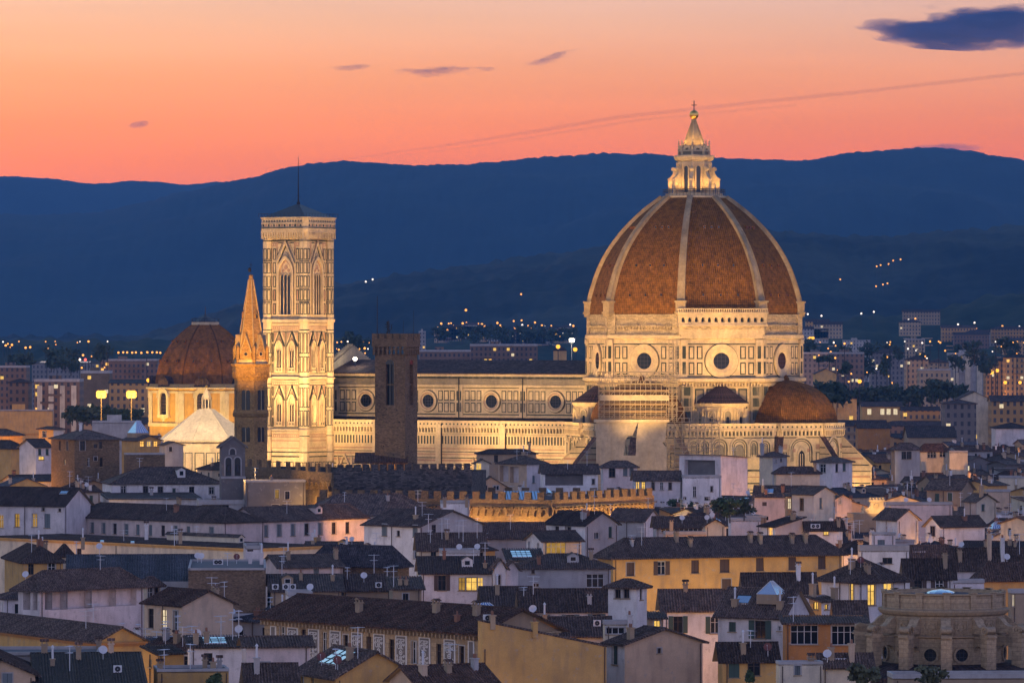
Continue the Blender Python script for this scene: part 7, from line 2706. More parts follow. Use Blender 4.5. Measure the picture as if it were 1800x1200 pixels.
H('tan flat building with one lit window at the right edge', 655, 1772, 1778, 1850, 1042, 6, 'flat', wall=TAN, D=8, yb=1060, win=[('R', 1781, 1052, .5, 1.6, 'litp')])


# --- baroque round apse with scroll buttresses ------------------------------------
def round_apse():
 Yc = 565.0
 xc = (1668 - 900) / FPX * Yc
 s = FPX / Yc
 z = lambda py: CAMZ - (py - HORY) / FPX * Yc
 r = empty('round_church_apse', (xc, Yc + 7, 0))
 tag(r, 'weathered baroque round church apse with scroll buttresses and small round windows', 'church apse')
 R1 = 6.95
 b = MB()
 m = 'ashlar'
 b.lathe([(R1, 0), (R1, z(1122)), (R1 + .25, z(1120)), (R1 + .25, z(1118)), (R1, z(1117)), (R1, z(1084)), (R1 + .3, z(1081)), (R1 + .5, z(1076)), (R1 + .5, z(1073)), (R1 - .1, z(1071)), (R1 - .1, z(1048)), (R1 + .15, z(1046.5)), (R1 + .15, z(1044)), (R1 - .5, z(1044)), (R1 - .5, z(1052))], 40, m)
 b.lathe([(R1 - .5, z(1051)), (2.0, z(1046)), (.05, z(1044))], 40, 'roof_tiles_grey')
 w = b.build('drum', r)
 b = MB()
 for k in range(14):
  a = RAD(-90 + 11 + (k - 6.5) * 25.7)
  n = Vector((cos(a), sin(a), 0))
  c = CV(b, n * (R1 - .2), (-sin(a), cos(a), 0))
  c.slab(-.38, z(1072), .38, z(1042.5), 0, .3, m)
  c.slab(-.48, z(1043), .48, z(1041.5), -.1, .42, m)
 b.build('parapet_pier', r)
 # glass cupola
 b = MB()
 b.lathe([(1.7, z(1048)), (1.5, z(1044)), (.9, z(1041)), (.02, z(1039.5))], 12, 'skylight_glass', -.4, -1.0)
 b.build('glass_cupola', r)
 for i, th in enumerate((-178, -150, -121, -93, -63, -32, -4)):
  a = RAD(th)
  d = Vector((cos(a), sin(a), 0))
  e = Vector((-sin(a), cos(a), 0))
  b = MB()
  rp = 9.6
  for q0, q1, zz0, zz1 in ((rp - .7, rp + .55, 0, z(1119)), (rp - .95, rp + .8, z(1119), z(1116)), (rp - .8, rp + .62, z(1116), z(1113))):
   P = [d * q0 - e * .62, d * q1 - e * .62, d * q1 + e * .62, d * q0 + e * .62]
   if zz0 > 0:
    P = [p_ * 1.0 for p_ in P]
   b.prism([(p_[0], p_[1]) for p_ in P], zz0, zz1, m)
  # wall with the pass-through arch between the pier and the drum
  cc = CV(b, e * .35, d)
  for s_ in (-1, 1):
   cc = CV(b, e * (.35 * s_), d if s_ < 0 else d)
   za = z(1150)
   pts = [(R1 - .1, z(1119)), (R1 - .1, za)]
   ar = [(R1 + .95 - .95 * cos(pi * k / 8), za + .95 * sin(pi * k / 8)) for k in range(9)]
   for k in range(8):
    b.face([cc.P(*ar[k]), cc.P(*ar[k + 1]), cc.P(ar[k + 1][0], z(1119)), cc.P(ar[k][0], z(1119))], m)
  for k in range(8):
   ar0 = (R1 + .95 - .95 * cos(pi * k / 8), z(1150) + .95 * sin(pi * k / 8))
   ar1 = (R1 + .95 - .95 * cos(pi * (k + 1) / 8), z(1150) + .95 * sin(pi * (k + 1) / 8))
   b.face([d * ar0[0] - e * .35 + Vector((0, 0, ar0[1])), d * ar0[0] + e * .35 + Vector((0, 0, ar0[1])), d * ar1[0] + e * .35 + Vector((0, 0, ar1[1])), d * ar1[0] - e * .35 + Vector((0, 0, ar1[1]))], m)
  # S-shaped scroll
  out = spline([(R1 - .1, z(1084)), (R1 + .55, z(1090)), (R1 + 1.0, z(1098)), (R1 + 1.6, z(1102)), (rp - .1, z(1100)), (rp + .45, z(1103)), (rp + .5, z(1109)), (rp + .1, z(1113))], 4)
  for (q0, z0_), (q1, z1_) in zip(out, out[1:]):
   b.face([d * q0 - e * .55 + Vector((0, 0, z0_)), d * q0 + e * .55 + Vector((0, 0, z0_)), d * q1 + e * .55 + Vector((0, 0, z1_)), d * q1 - e * .55 + Vector((0, 0, z1_))], m)
   for s_ in (-.55, .55):
    b.face([d * q0 + e * s_ + Vector((0, 0, z0_)), d * q1 + e * s_ + Vector((0, 0, z1_)), d * q1 + e * s_ + Vector((0, 0, z(1114))), d * q0 + e * s_ + Vector((0, 0, z(1114)))], m)
  for s_ in (-.6, .6):
   cc = CV(b, e * s_, d)
   cc.ring(rp - .1, z(1107), .28, .5, -.08, .08, m, 10)
   cc.ring(rp - .1, z(1107), 0, .14, -.08, .1, m, 8)
  b.build('scroll_buttress', r)
 for th in (-164, -136, -107, -78, -47, -18):
  a = RAD(th)
  n = Vector((cos(a), sin(a), 0))
  b = MB()
  c = CV(b, n * (R1 * .995), (-sin(a), cos(a), 0))
  c.ring(0, z(1151), .72, .98, -.1, .2, m, 20)
  c.disc(0, z(1151), .75, .04, 'dark_glass', 18)
  for q in (-.25, .25):
   c.slab(q - .03, z(1151) - .68, q + .03, z(1151) + .68, .04, .1, 'iron')
   c.slab(-.68, z(1151) + q - .03, .68, z(1151) + q + .03, .04, .11, 'iron')
  b.build('round_window', r)
  b = MB()
  c.b = b
  c.frame(-.75, z(1114), .75, z(1090), .14, -.05, .1, m)
  c.ring(0, z(1102), .3, .5, -.05, .12, m, 14)
  for q in (-.45, .45):
   c.ring(q, z(1108), .12, .25, -.05, .12, m, 8)
  b.build('relief_panel', r)
 b = MB()
 b.lathe([(13.5, 0), (13.5, z(1188)), (R1 + 2.2, z(1170)), (R1, z(1168))], 28, 'roof_tiles_plain')
 b.build('ambulatory_roof', r)
 for th in (-170, -120, -60, -10):
  a = RAD(th)
 HOUSES.append((1515, 1800, 1040, 1185, Yc - 3, [(xc - 14, Yc - 7), (xc + 14, Yc - 7), (xc + 14, Yc + 21), (xc - 14, Yc + 21)], r))


round_apse()
anchor(1668, 1100, 'the round church apse')


# --- golden floodlit ornament on top of a church front ---------------------------------
def church_front():
 Yg = 960.0
 x = (1541 - 900) / FPX * Yg
 z = lambda py: CAMZ - (py - HORY) / FPX * Yg
 r = empty('church_ornament', (x, Yg, 0), RAD(8))
 tag(r, 'small golden floodlit church front ornament with statues rising from dark roofs', 'church front')
 b = MB()
 c = CV(b, (0, 0, 0), (1, 0, 0))
 c.slab(-4.5, 0, 4.5, z(902), -6, 0, 'plaster_tan')
 c.prism([(-3.2, z(902)), (3.2, z(902)), (2.2, z(898)), (1.3, z(889)), (1.1, z(880)), (-1.1, z(880)), (-1.3, z(889)), (-2.2, z(898))], -.9, 0, 'marble_white')
 c.slab(-1.5, z(881), 1.5, z(878), -.9, .25, 'marble_white')
 for q in range(5):
  c.slab(-1.4 + q * .62, z(878), -1.1 + q * .62, z(874), -.6, .1, 'marble_white')
 c.ring(0, z(889), .35, .6, 0, .25, 'marble_white', 14)
 for s_ in (-1, 1):
  c.ring(s_ * 1.9, z(897), .25, .5, -.2, .2, 'marble_white', 10)
  b.lathe([(.35, z(902)), (.3, z(897)), (.4, z(894)), (.2, z(892)), (.25, z(890)), (.05, z(888.5))], 7, 'marble_white', s_ * 2.6, .1)
 b.build('pediment', r)
 lamp_spot('ornament_floodlight', Vector((x + .4, Yg - 6, z(906))), Vector((x, Yg, z(886))), 2600, GOLD, 50, .6, .2)
 HOUSES.append((1520, 1562, 873, 903, Yg, footprint(x - 4.5, Yg, 0, 9, 6), r))


church_front()
anchor(1541, 888, 'the golden church ornament')
# ------------------------------------------------------------------ the rest of the old town, filled in between the houses above
KEEP = list(HOUSES)
for x0, x1, y0, yb, Yd, fp in (
  (460, 600, 260, 812, 1300, None), (590, 1050, 500, 806, 1270, None), (1040, 1530, 170, 826, 1235, None),
  (262, 425, 540, 762, 1780, None), (284, 414, 680, 790, 1375, None), (405, 475, 460, 835, 955, None),
  (590, 1145, 855, 918, 1000, None), (440, 592, 810, 885, 1020, None), (650, 738, 580, 815, 1000, None)):
 KEEP.append((x0, x1, y0, yb, Yd, fp, None))
BLOCKED = [h[5] for h in HOUSES]
PL = (cath.location.x, cath.location.y)


def rect_pts(cx, cy, hx, hy, a):
 ca, sa = cos(a), sin(a)
 return [(cx + ca * i * hx - sa * j * hy, cy + sa * i * hx + ca * j * hy) for i, j in ((-1, -1), (1, -1), (1, 1), (-1, 1))]


q_ = dl(-30, 0, 0)
BLOCKED.append(rect_pts(q_[0], q_[1], 92, 44, AX))
BLOCKED.append(rect_pts(cpos[0], cpos[1], 14, 14, AX))
BLOCKED.append([tuple((PO + Vector((*p_, 0)))[:2]) for p_ in (A0_, C0, B0, Bk, Ak)])
BLOCKED.append([tuple((PO + Vector((*p_, 0)))[:2]) for p_ in (KL, K, KR, KB, KLB)])
BLOCKED.append(rect_pts(bx, BY, 5, 5, 0))
BLOCKED.append(rect_pts(bpx, PY, 15, 15, 0))
BLOCKED.append(rect_pts(slx, SLY, 26, 26, 0))
BLOCKED.append(rect_pts(sx(1150), SY - 10, 26, 16, 0))


def sep(A, B):
 """True when two convex outlines do not overlap"""
 for P, Q in ((A, B), (B, A)):
  for i in range(len(P)):
   ax, ay = P[i]
   bx_, by_ = P[(i + 1) % len(P)]
   nx, ny = by_ - ay, ax - bx_
   pa = [nx * x + ny * y for x, y in P]
   qa = [nx * x + ny * y for x, y in Q]
   if max(pa) <= min(qa) + .05 or max(qa) <= min(pa) + .05:
    return True
 return False


def near_box(fp):
 return (min(p[0] for p in fp), max(p[0] for p in fp), min(p[1] for p in fp), max(p[1] for p in fp))


BB = [(near_box(f), f) for f in BLOCKED]


def free(fp):
 b0 = near_box(fp)
 for b1, f in BB:
  if b0[0] < b1[1] and b1[0] < b0[1] and b0[2] < b1[3] and b1[2] < b0[3] and not sep(fp, f):
   return False
 return True


WCOL = [(WHI, 'white', 4), (LAV, 'lavender', 5), (CRE, 'cream', 3), (PEA, 'peach', 2), (GRY, 'grey', 4), (TAN, 'tan', 3), (OCH, 'ochre', 2), (PNK, 'pinkish', 2)]
rg = random.Random(41)
CAND = []
Yc = 512.0
while Yc < 1640:
 step = 11.0 + (Yc - 500) * .004
 x = -.1018 * Yc - 12 + rg.uniform(0, 8)
 while x < .1018 * Yc + 12:
  wd = rg.uniform(6, 13)
  CAND.append((Yc + rg.uniform(-4, 4), x, wd, rg.uniform(6.5, 10)))
  x += wd + rg.uniform(1.0, 5.0)
 Yc += step
CAND.sort()
SKYL = [1200.0] * 1801
for_order = sorted(KEEP, key=lambda h: h[4])
ki = 0
INF = []
far_lit = 0


def cover(x0, x1, y):
 for i in range(max(0, int(x0)), min(1800, int(x1)) + 1):
  if y < SKYL[i]:
   SKYL[i] = y


for Yv, xv, wd, dp in CAND:
 while ki < len(for_order) and for_order[ki][4] < Yv:
  h = for_order[ki]
  if h[6] is not None:
   cover(h[0] + 1, h[1] - 1, h[2] + 6)
  ki += 1
 ang = RAD(rg.choice((-1, 1, 1)) * rg.uniform(5, 38) + rg.choice((0, 20)))
 wd2 = wd
 fp = footprint(xv, Yv, ang, wd2, dp)
 ok = False
 for tr in range(3):
  if free(fp):
   ok = True
   break
  wd2 *= .75
  dp *= .8
  fp = footprint(xv + rg.uniform(-2, 3), Yv + rg.uniform(-1, 3), ang, wd2, dp)
 if not ok or wd2 < 4.2 or dp < 4:
  continue
 xs = [900 + p[0] / p[1] * FPX for p in fp]
 x0, x1 = min(xs), max(xs)
 if x1 < -20 or x0 > 1820:
  continue
 rise = rg.uniform(1.2, 2.3) * min(1, wd2 / 9)
 ze = rg.uniform(12.5, 18.5) + (rg.random() < .12) * rg.uniform(1.5, 4)
 yl = min(p[1] for p in fp)
 lim = ze
 for h in KEEP:
  if h[4] > Yv and h[0] < x1 - 1 and h[1] > x0 + 1:
   zmax = CAMZ - (h[3] - HORY) / FPX * max(p[1] for p in fp) - rise - .5
   lim = min(lim, zmax)
 if lim < 7.5:
  continue
 ze = lim
 yt = HORY - (ze + rise - CAMZ) / yl * FPX
 seen = [i for i in range(max(0, int(x0) + 2), min(1800, int(x1) - 2) + 1) if yt < SKYL[i] - 2.5]
 if len(seen) < .22 * max(4, (x1 - x0)):
  continue
 BB.append((near_box(fp), fp))
 INF.append([Yv, fp, wd2, dp, ze, rise, ang, x0, x1, yt])
 cover(x0 + 1, x1 - 1, yt + 3)

SIZE = lambda a: 'small' if a < 62 else ('mid sized' if a < 110 else 'large')
RNAME = {'gx': 'gabled', 'gy': 'gable fronted', 'hip': 'hip roofed', 'sy': 'lean-to', 'flat': 'flat roofed'}
pending = []
for Yv, fp, wd2, dp, ze, rise, ang, x0, x1, yt in INF:
 col_, cn, _ = rg.choices(WCOL, [w[2] for w in WCOL])[0]
 if Yv > 1060 and rg.random() < .75:
  col_, cn = rg.choice(((OCH, 'ochre'), (CRE, 'cream'), (TAN, 'tan'), (TAN, 'tan'), (GRY, 'grey'), (DRK, 'dark'), (PEA, 'peach')))
 rk = rg.choices(('gx', 'gy', 'hip', 'sy', 'flat'), (5, 3, 4, 1.2, 1))[0]
 ztile = rg.choice(('roof_tiles', 'roof_tiles', 'roof_tiles_grey', 'roof_tiles_red'))
 s_ = FPX / Yv
 win = []
 lit = 0
 r_ = random.Random(int(Yv * 100) + int(x0))
 n = max(1, int(wd2 / 3.4))
 nm = 'house'
 # corner nearest the camera decides which walls show
 p0 = fp[0]
 pxm = 900 + p0[0] / p0[1] * FPX
 sh_ = r_.choice(SHUT)
 for row in range(2):
  for i in range(n):
   u = wd2 * (i + .5) / n
   pos = (p0[0] + cos(ang) * u, p0[1] + sin(ang) * u)
   zc = ze - 1.5 - 3.0 * row
   kd = r_.choice(('closed', 'dark', 'dark', 'darks' if s_ > 10 else 'closed'))
   if r_.random() < (.07 if Yv < 1200 else .12):
    kd = r_.choice(('lit', 'lity', 'litd', 'litp'))
    lit += 1
   if r_.random() < .82:
    win.append(('R', 900 + pos[0] / pos[1] * FPX + r_.uniform(-.5, .5) * s_, HORY - (zc - CAMZ) / pos[1] * FPX, r_.choice((.7, .95, .95, 1.15)), r_.choice((.8, 1.4, 1.5, 1.8)), kd))
 m = max(1, int(dp / 3.6))
 for i in range(m):
  if ang < .02:
   break
  u = dp * (i + .5) / m
  pos = (p0[0] - sin(ang) * u, p0[1] + cos(ang) * u)
  kd = r_.choice(('closed', 'dark', 'dark'))
  win.append(('L', 900 + pos[0] / pos[1] * FPX, HORY - (ze - 1.5 - CAMZ) / pos[1] * FPX, .9, 1.4, kd))
 chm = [(r_.uniform(.1, .9), r_.uniform(.1, .6), r_.uniform(.5, 1.2), r_.choice((0, 0, 1, 2)), r_.choice(('plaster_tan', 'plaster_white', 'plaster_peach', 'terracotta'))) for _ in range(r_.choice((1, 1, 2, 3)))]
 an = [(r_.uniform(.1, .9), r_.uniform(.1, .6), r_.uniform(1.6, 3.2)) for _ in range(r_.choice((0, 1, 2, 3)))] if Yv < 1150 else []
 ds = [(r_.uniform(.1, .9), r_.uniform(.05, .4)) for _ in range(r_.choice((0, 0, 1)))] if Yv < 1150 else []
 sk = []
 if r_.random() < .16:
  sk = [(r_.uniform(.15, .5), .12, r_.uniform(1.2, 2.6), r_.uniform(1.0, 2.2))]
 ln_ = [(.5, .5, 2.6, 2.2, 1.2)] if r_.random() < .03 else []
 y_eave = HORY - (ze - CAMZ) / p0[1] * FPX
 root, *_r = H('-', p0[1], None, pxm, None, y_eave, math.degrees(ang), rk, rise=rise if rk != 'flat' else .4, wall=col_, tiles=ztile, W=wd2, D=dp, ov=.5, win=win, chim=chm, ant=an, dsh=ds, sky=sk, lan=ln_,
      shut=sh_, simple=Yv > 700, reg=False, cat='house', group='tiled houses of the old town')
 feats = []
 if lit:
  feats.append('lit window' if lit == 1 else 'lit windows')
 elif sk:
  feats.append('a skylight')
 elif ln_:
  feats.append('a glass roof lantern')
 elif ds:
  feats.append('a dish')
 pending.append((root, (x0 + x1) / 2, yt + 8, '%s %s %s house' % (SIZE(wd2 * dp), cn, RNAME[rk]), feats))


def place_words(px, py, anchors):
 best = min(anchors, key=lambda a: ((a[0] - px) ** 2 + ((a[1] - py) * 1.6) ** 2))
 dx, dy = px - best[0], (py - best[1]) * 1.6
 if abs(dx) > abs(dy):
  rel = 'right of' if dx > 0 else 'left of'
 else:
  rel = 'in front of' if dy > 0 else 'behind'
 return rel, best[2]


ORD = ['leftmost', 'second from the left', 'third from the left', 'fourth from the left', 'fifth from the left', 'sixth from the left', 'seventh from the left', 'eighth from the left', 'ninth from the left', 'tenth from the left']


def give_labels(pend, anchors):
 bag = {}
 for root, px, py, what, feats in pend:
  rel, w = place_words(px, py, anchors)
  t = what + (' with ' + feats[0] if feats else '') + ' ' + rel + ' ' + w
  bag.setdefault(t, []).append((px, py, root))
 for t, lst in bag.items():
  if len(lst) == 1:
   lst[0][2]['label'] = ' '.join(t.split()[:16])
  else:
   for i, (px, py, root) in enumerate(sorted(lst, key=lambda q: q[0])):
    root['label'] = t + ', ' + ORD[min(i, 9)]
 for root, px, py, what, feats in pend:
  if len(root['label'].split()) > 16:
   root['label'] = root['label'].replace('mid sized ', '').replace(' house ', ' house ').replace('from the left', 'from left')


give_labels(pending, ANCH)

# ------------------------------------------------------------------ the modern town on the plain
def m_facade(name, col, win, fh=3.2, fw=2.6):
 """far apartment front: rows of small dark openings in plaster"""
 m, t, b = mat(name)
 v = coords(t, 'UV')
 br_ = t.nodes.new('ShaderNodeTexBrick')
 br_.offset = 0.0
 br_.inputs['Scale'].default_value = 1.0
 br_.inputs['Brick Width'].default_value = fw
 br_.inputs['Row Height'].default_value = fh
 br_.inputs['Mortar Size'].default_value = .75
 br_.inputs['Mortar Smooth'].default_value = 0.0
 br_.inputs['Color1'].default_value = (*win, 1)
 br_.inputs['Color2'].default_value = (*scal(win, 2.2), 1)
 br_.inputs['Mortar'].default_value = (*col, 1)
 t.links.new(v, br_.inputs['Vector'])
 big = nse(t, v, .08, 3)
 oi = t.nodes.new('ShaderNodeObjectInfo')
 k = mth(t, 'MULTIPLY', mth(t, 'MULTIPLY_ADD', big, .8, .6), mth(t, 'MULTIPLY_ADD', oi.outputs['Random'], .5, .7))
 c = mixc(t, 1.0, br_.outputs['Color'], k, 'MULTIPLY')
 t.links.new(c, b.inputs['Base Color'])
 b.inputs['Roughness'].default_value = .85


m_facade('front_cream', (.38, .28, .17), (.05, .05, .06))
m_facade('front_ochre', (.46, .27, .10), (.05, .045, .05))
m_facade('front_pink', (.27, .17, .12), (.05, .045, .05))
m_facade('front_grey', (.20, .18, .17), (.04, .04, .05))
m_facade('front_brown', (.20, .13, .09), (.03, .03, .04))
m_facade('front_white', (.42, .38, .34), (.06, .06, .07))
FRONT = [('front_cream', 'cream'), ('front_ochre', 'ochre'), ('front_pink', 'salmon'), ('front_grey', 'grey'), ('front_brown', 'brown'), ('front_white', 'white')]
FARI = []


def block(Y, x0, x1, yt, depth, front, roof='flat', rise=1.5, nlit=3, ang=0.0, label=None, yb=None, seed=0, strips=0, sky=0, zb0=0.0, name='apartment_block', cat='apartment block', group=None, lamp=0):
 """a far building: x0..x1, eaves at yt in picture px at distance Y"""
 r_ = random.Random(seed + int(Y) + int(x0))
 X0, X1 = (x0 - 900) / FPX * Y, (x1 - 900) / FPX * Y
 w = (X1 - X0) / cos(ang)
 ze = CAMZ - (yt - HORY) / FPX * Y
 root = empty(name, (X0, Y, 0), ang)
 tag(root, label or '-', cat, group)
 b = MB()
 zb0 = ze - zb0 if zb0 else 0
 b.box(0, 0, zb0, w, depth, ze, front, bottom=False, top=False)
 if roof == 'gy':
  for yy in (0, depth):
   b.face([(0, yy, ze), (w, yy, ze), (w / 2, yy, ze + rise)], front)
 if roof == 'gx':
  for xx in (0, w):
   b.face([(xx, 0, ze), (xx, depth, ze), (xx, depth / 2, ze + rise)], front)
 c = CV(b, (0, 0, 0), (1, 0, 0))
 for i in range(strips):
  u = (i + .5) * w / strips
  sb = MB()
  CV(sb, (0, 0, 0), (1, 0, 0)).slab(u - w / strips * .22, 2, u + w / strips * .22, ze - 1.5, 0, 1.0, 'plaster_cream')
  sb.build('stair_strip', root)
 if front != 'front_white' and w > 14 and ze > 14:
  for k in range(1, int(ze / 3.2)):
   if r_.random() < .5:
    uu = r_.uniform(.05, .6) * w
    bb_ = MB()
    CV(bb_, (0, 0, 0), (1, 0, 0)).slab(uu, k * 3.2, uu + w * .3, k * 3.2 + 1.0, 0, 1.1, front)
    bb_.build('balcony', root)
 b.build('wall', root)
 rb = roof_mesh(roof, w, depth, ze, rise, .5 if roof != 'flat' else 0, 'roof_tiles_plain' if roof != 'flat' else 'plaster_grey')
 if roof == 'flat':
  rb.box(w * .3, depth * .3, ze, w * .3 + min(5, w * .3), depth * .6, ze + 2.6, front, bottom=False)
 ro = rb.build('roof', root)
 for i in range(sky):
  skylight(ro, roof, w, depth, ze, rise, .5, w * (.1 + .8 * i / max(1, sky)), depth * .1, w * .5 / sky, depth * .3)
 for i in range(nlit):
  u = (int(r_.uniform(0, w / 2.6)) + .5) * 2.6
  z = ze - 1.9 - 3.2 * int(r_.uniform(0, min(5, max(1, (ze - zb0) / 3.4 - 1))))
  u = min(max(u, 1.0), w - 1.0)
  b = MB()
  CV(b, (0, 0, 0), (1, 0, 0)).slab(u - .8, z - .8, u + .8, z + .8, -.05, .04, r_.choice(('lit_warm', 'lit_yellow', 'lit_pale', 'lit_pale')))
  b.build('lit_window', root)
 fp = footprint(X0, Y, ang, w, depth)
 FARI.append((x0, x1, yt - (rise if roof != 'flat' else .5) / Y * FPX, yb or yt + 60, Y, fp, root))
 return root


FA = []


def fb(label, short, *a, **k):
 r = block(*a, label=label, **k)
 FA.append(((a[1] + a[2]) / 2, a[3] + 8, short))
 return r


# recognisable far buildings
fb('yellow lit building with four glowing windows right of the half dome', 'the yellow building with glowing windows', 2300, 1515, 1585, 714, 14, 'plaster_ochre', 'gx', 2.0, 0, yb=735)
for px in (1528, 1551, 1562, 1574):
 rr_ = FARI[-1][6]
 b = MB()
 u = (px - 1515) / FPX * 2300
 CV(b, (0, 0, 0), (1, 0, 0)).slab(u - .9, 18.0, u + .9, 20.6, -.05, .05, 'lit_pale')
 b.build('lit_window', rr_)
fb('ochre lit lower wing with dark roof right of the yellow building with glowing windows', 'the ochre lower wing', 2260, 1586, 1652, 721, 12, 'front_ochre', 'gx', 1.6, 2, yb=738)
fb('ochre corner house with two bright lamps right of the half dome', 'the ochre corner house with two lamps', 2150, 1448, 1506, 700, 14, 'plaster_ochre', 'hip', 2.0, 1, yb=720)
fb('low building with glowing orange cornice beyond the right tribune', 'the glowing orange cornice', 1700, 1508, 1565, 752, 12, 'plaster_orange', 'gx', 1.8, 0, yb=768)
fb('tall pale grey office block with glazed stair bands', 'the pale grey office block', 3000, 1670, 1732, 623, 22, 'plaster_grey', 'flat', 1.0, 3, yb=660, strips=3)
fb('orange lit apartment house right of the pale grey office block', 'the orange lit apartment house', 2900, 1733, 1767, 634, 16, 'front_ochre', 'hip', 2.0, 3, yb=655)
fb('taller orange lit apartment house cut by the right picture edge', 'the tall orange lit apartment house', 2860, 1768, 1812, 628, 16, 'front_ochre', 'hip', 2.0, 4, yb=660)
fb('cream apartment house left of the pale grey office block', 'the cream apartment house', 2920, 1593, 1632, 632, 16, 'front_cream', 'hip', 2.2, 2, yb=652)
fb('second cream apartment house touching the pale grey office block', 'the second cream apartment house', 2960, 1634, 1668, 637, 16, 'front_cream', 'hip', 2.2, 1, yb=652)
fb('long low cream office with strip windows below the cream apartment house', 'the low cream office', 2600, 1616, 1671, 651, 14, 'front_cream', 'flat', .8, 1, yb=672)
fb('massive salmon brown block of flats right of the big dome', 'the salmon brown block of flats', 2800, 1461, 1519, 622, 26, 'front_pink', 'flat', 1.0, 4, yb=652)
fb('pale block of flats with skylit roof touching the big dome', 'the pale block of flats', 2900, 1412, 1462, 622, 22, 'front_grey', 'flat', 1.0, 3, yb=652, sky=2)
fb('long grey balconied block of flats right of the salmon brown block', 'the long balconied block', 3200, 1531, 1590, 620, 18, 'front_grey', 'hip', 2.4, 6, yb=642)
fb('white flat roofed villa on the plain below the wooded hill', 'the white flat roofed villa', 4200, 1483, 1530, 599, 16, 'front_white', 'flat', .8, 1, yb=608)
fb('yellow lit low building below the wooded hill, right', 'the yellow lit low building', 4100, 1592, 1626, 597, 14, 'front_cream', 'flat', .8, 4, yb=604)
fb('white gabled house beyond the dark trees at the right', 'the white gabled house', 2000, 1685, 1741, 702, 20, 'plaster_cream', 'gy', 3.2, 2, yb=720)
fb('orange lit long wing at the right edge beside the white gabled house', 'the orange lit long wing', 1980, 1743, 1820, 705, 14, 'front_ochre', 'gx', 2.2, 1, yb=718)
fb('ochre gabled warehouse right of the big dome', 'the ochre gabled warehouse', 2500, 1433, 1470, 657, 18, 'plaster_ochre', 'gy', 2.6, 0, yb=676)
fb('pale lavender block with big dark windows below the white gabled house', 'the pale lavender block', 1900, 1661, 1716, 709, 16, 'front_grey', 'hip', 1.4, 1, yb=735)
fb('white house with two windows at the right edge, below the lavender block', 'the white house at the right edge', 1650, 1750, 1812, 752, 14, 'plaster_lavender', 'hip', 1.6, 0, yb=772)
fb('broad dark hall roof in the old town right of the choir', 'the broad dark hall roof', 1680, 1597, 1680, 768, 22, 'plaster_tan', 'gx', 3.4, 0, yb=778)
fb('block of flats with pale stair strips left of the yellow street lamps', 'the block with pale stair strips', 2100, 60, 140, 671, 20, 'front_brown', 'flat', 1.2, 9, yb=716, strips=4)
fb('orange tinted terrace of flats at the left edge', 'the orange tinted flats', 2550, -10, 46, 646, 20, 'front_brown', 'flat', 1.0, 4, yb=672)
fb('dark brown square block below the orange tinted flats', 'the dark brown square block', 2120, 14, 50, 672, 16, 'front_brown', 'hip', 1.5, 2, yb=716)
fb('orange brick block behind the yellow street lamps', 'the orange brick block', 2300, 142, 192, 656, 18, 'brickwork', 'flat', 1.2, 3, yb=694)
fb('row of dim flats left of the red chapel dome', 'the row of dim flats', 2900, 176, 276, 634, 20, 'front_brown', 'flat', 1.0, 7, yb=660)
fb('ochre depot behind the yellow street lamps', 'the ochre depot', 2150, 192, 262, 673, 18, 'front_ochre', 'gx', 1.4, 1, yb=708)
fb('long pale railway shed roof left', 'the pale railway shed', 3300, 56, 182, 638, 40, 'front_grey', 'gx', 1.2, 1, yb=646, sky=3, name='railway_shed', cat='shed')
fb('lit railway wall at the left edge below the block with pale strips', 'the lit railway wall', 1950, -10, 92, 722, 4, 'plaster_ochre', 'flat', .5, 0, yb=732, name='railway_wall', cat='wall')
fb('long pale flat roofed building left of the chapel drum', 'the long pale building', 1700, 162, 243, 743, 14, 'plaster_grey', 'flat', .6, 0, yb=764)
fb('brown block of flats with lit windows behind the nave roof, left', 'the left brown block', 2800, 737, 827, 618, 18, 'front_brown', 'flat', 1.0, 4, yb=640)
fb('big brown block of flats with lit windows behind the nave roof, right', 'the big brown block behind the nave', 2900, 826, 945, 608, 22, 'front_brown', 'flat', 1.2, 12, yb=640)
fb('small yellow floodlit church beyond the nave roof', 'the small yellow floodlit church', 3000, 973, 996, 616, 14, 'plaster_ochre', 'pyr', 3.0, 0, yb=630, name='far_church', cat='church')
fb('white tower block on the plain right of the brown crenellated tower', 'the white tower block', 3900, 736, 748, 584, 12, 'front_white', 'flat', 1.0, 1, yb=615)

# street lamps and floodlights whose glow lights the plain
LAMPS = []
rl0 = random.Random(77)


def lamp_thing(px, py, Y, r, m, label=None, pole=True, name='street_lamp', n=1):
 p = at(px, py, Y)
 root = empty(name, (p[0], Y, 0))
 tag(root, label or '-', 'street lamp', 'street lamps of the town')
 b = MB()
 b.ball((0, 0, p[2]), r * .8, m, 8, 6)
 b.build('lamp_head', root)
 if pole:
  b = MB()
  b.tube((0, 0, 0), (0, 0, p[2] - r * .8), max(.12, r * .16), 'iron', 5)
  b.tube((0, 0, p[2] + r * .7), (0, 0, p[2] + r * 1.1), r * .8, 'iron', 6, r * .2)
  b.build('pole', root)
 LAMPS.append((px, py))
 return root


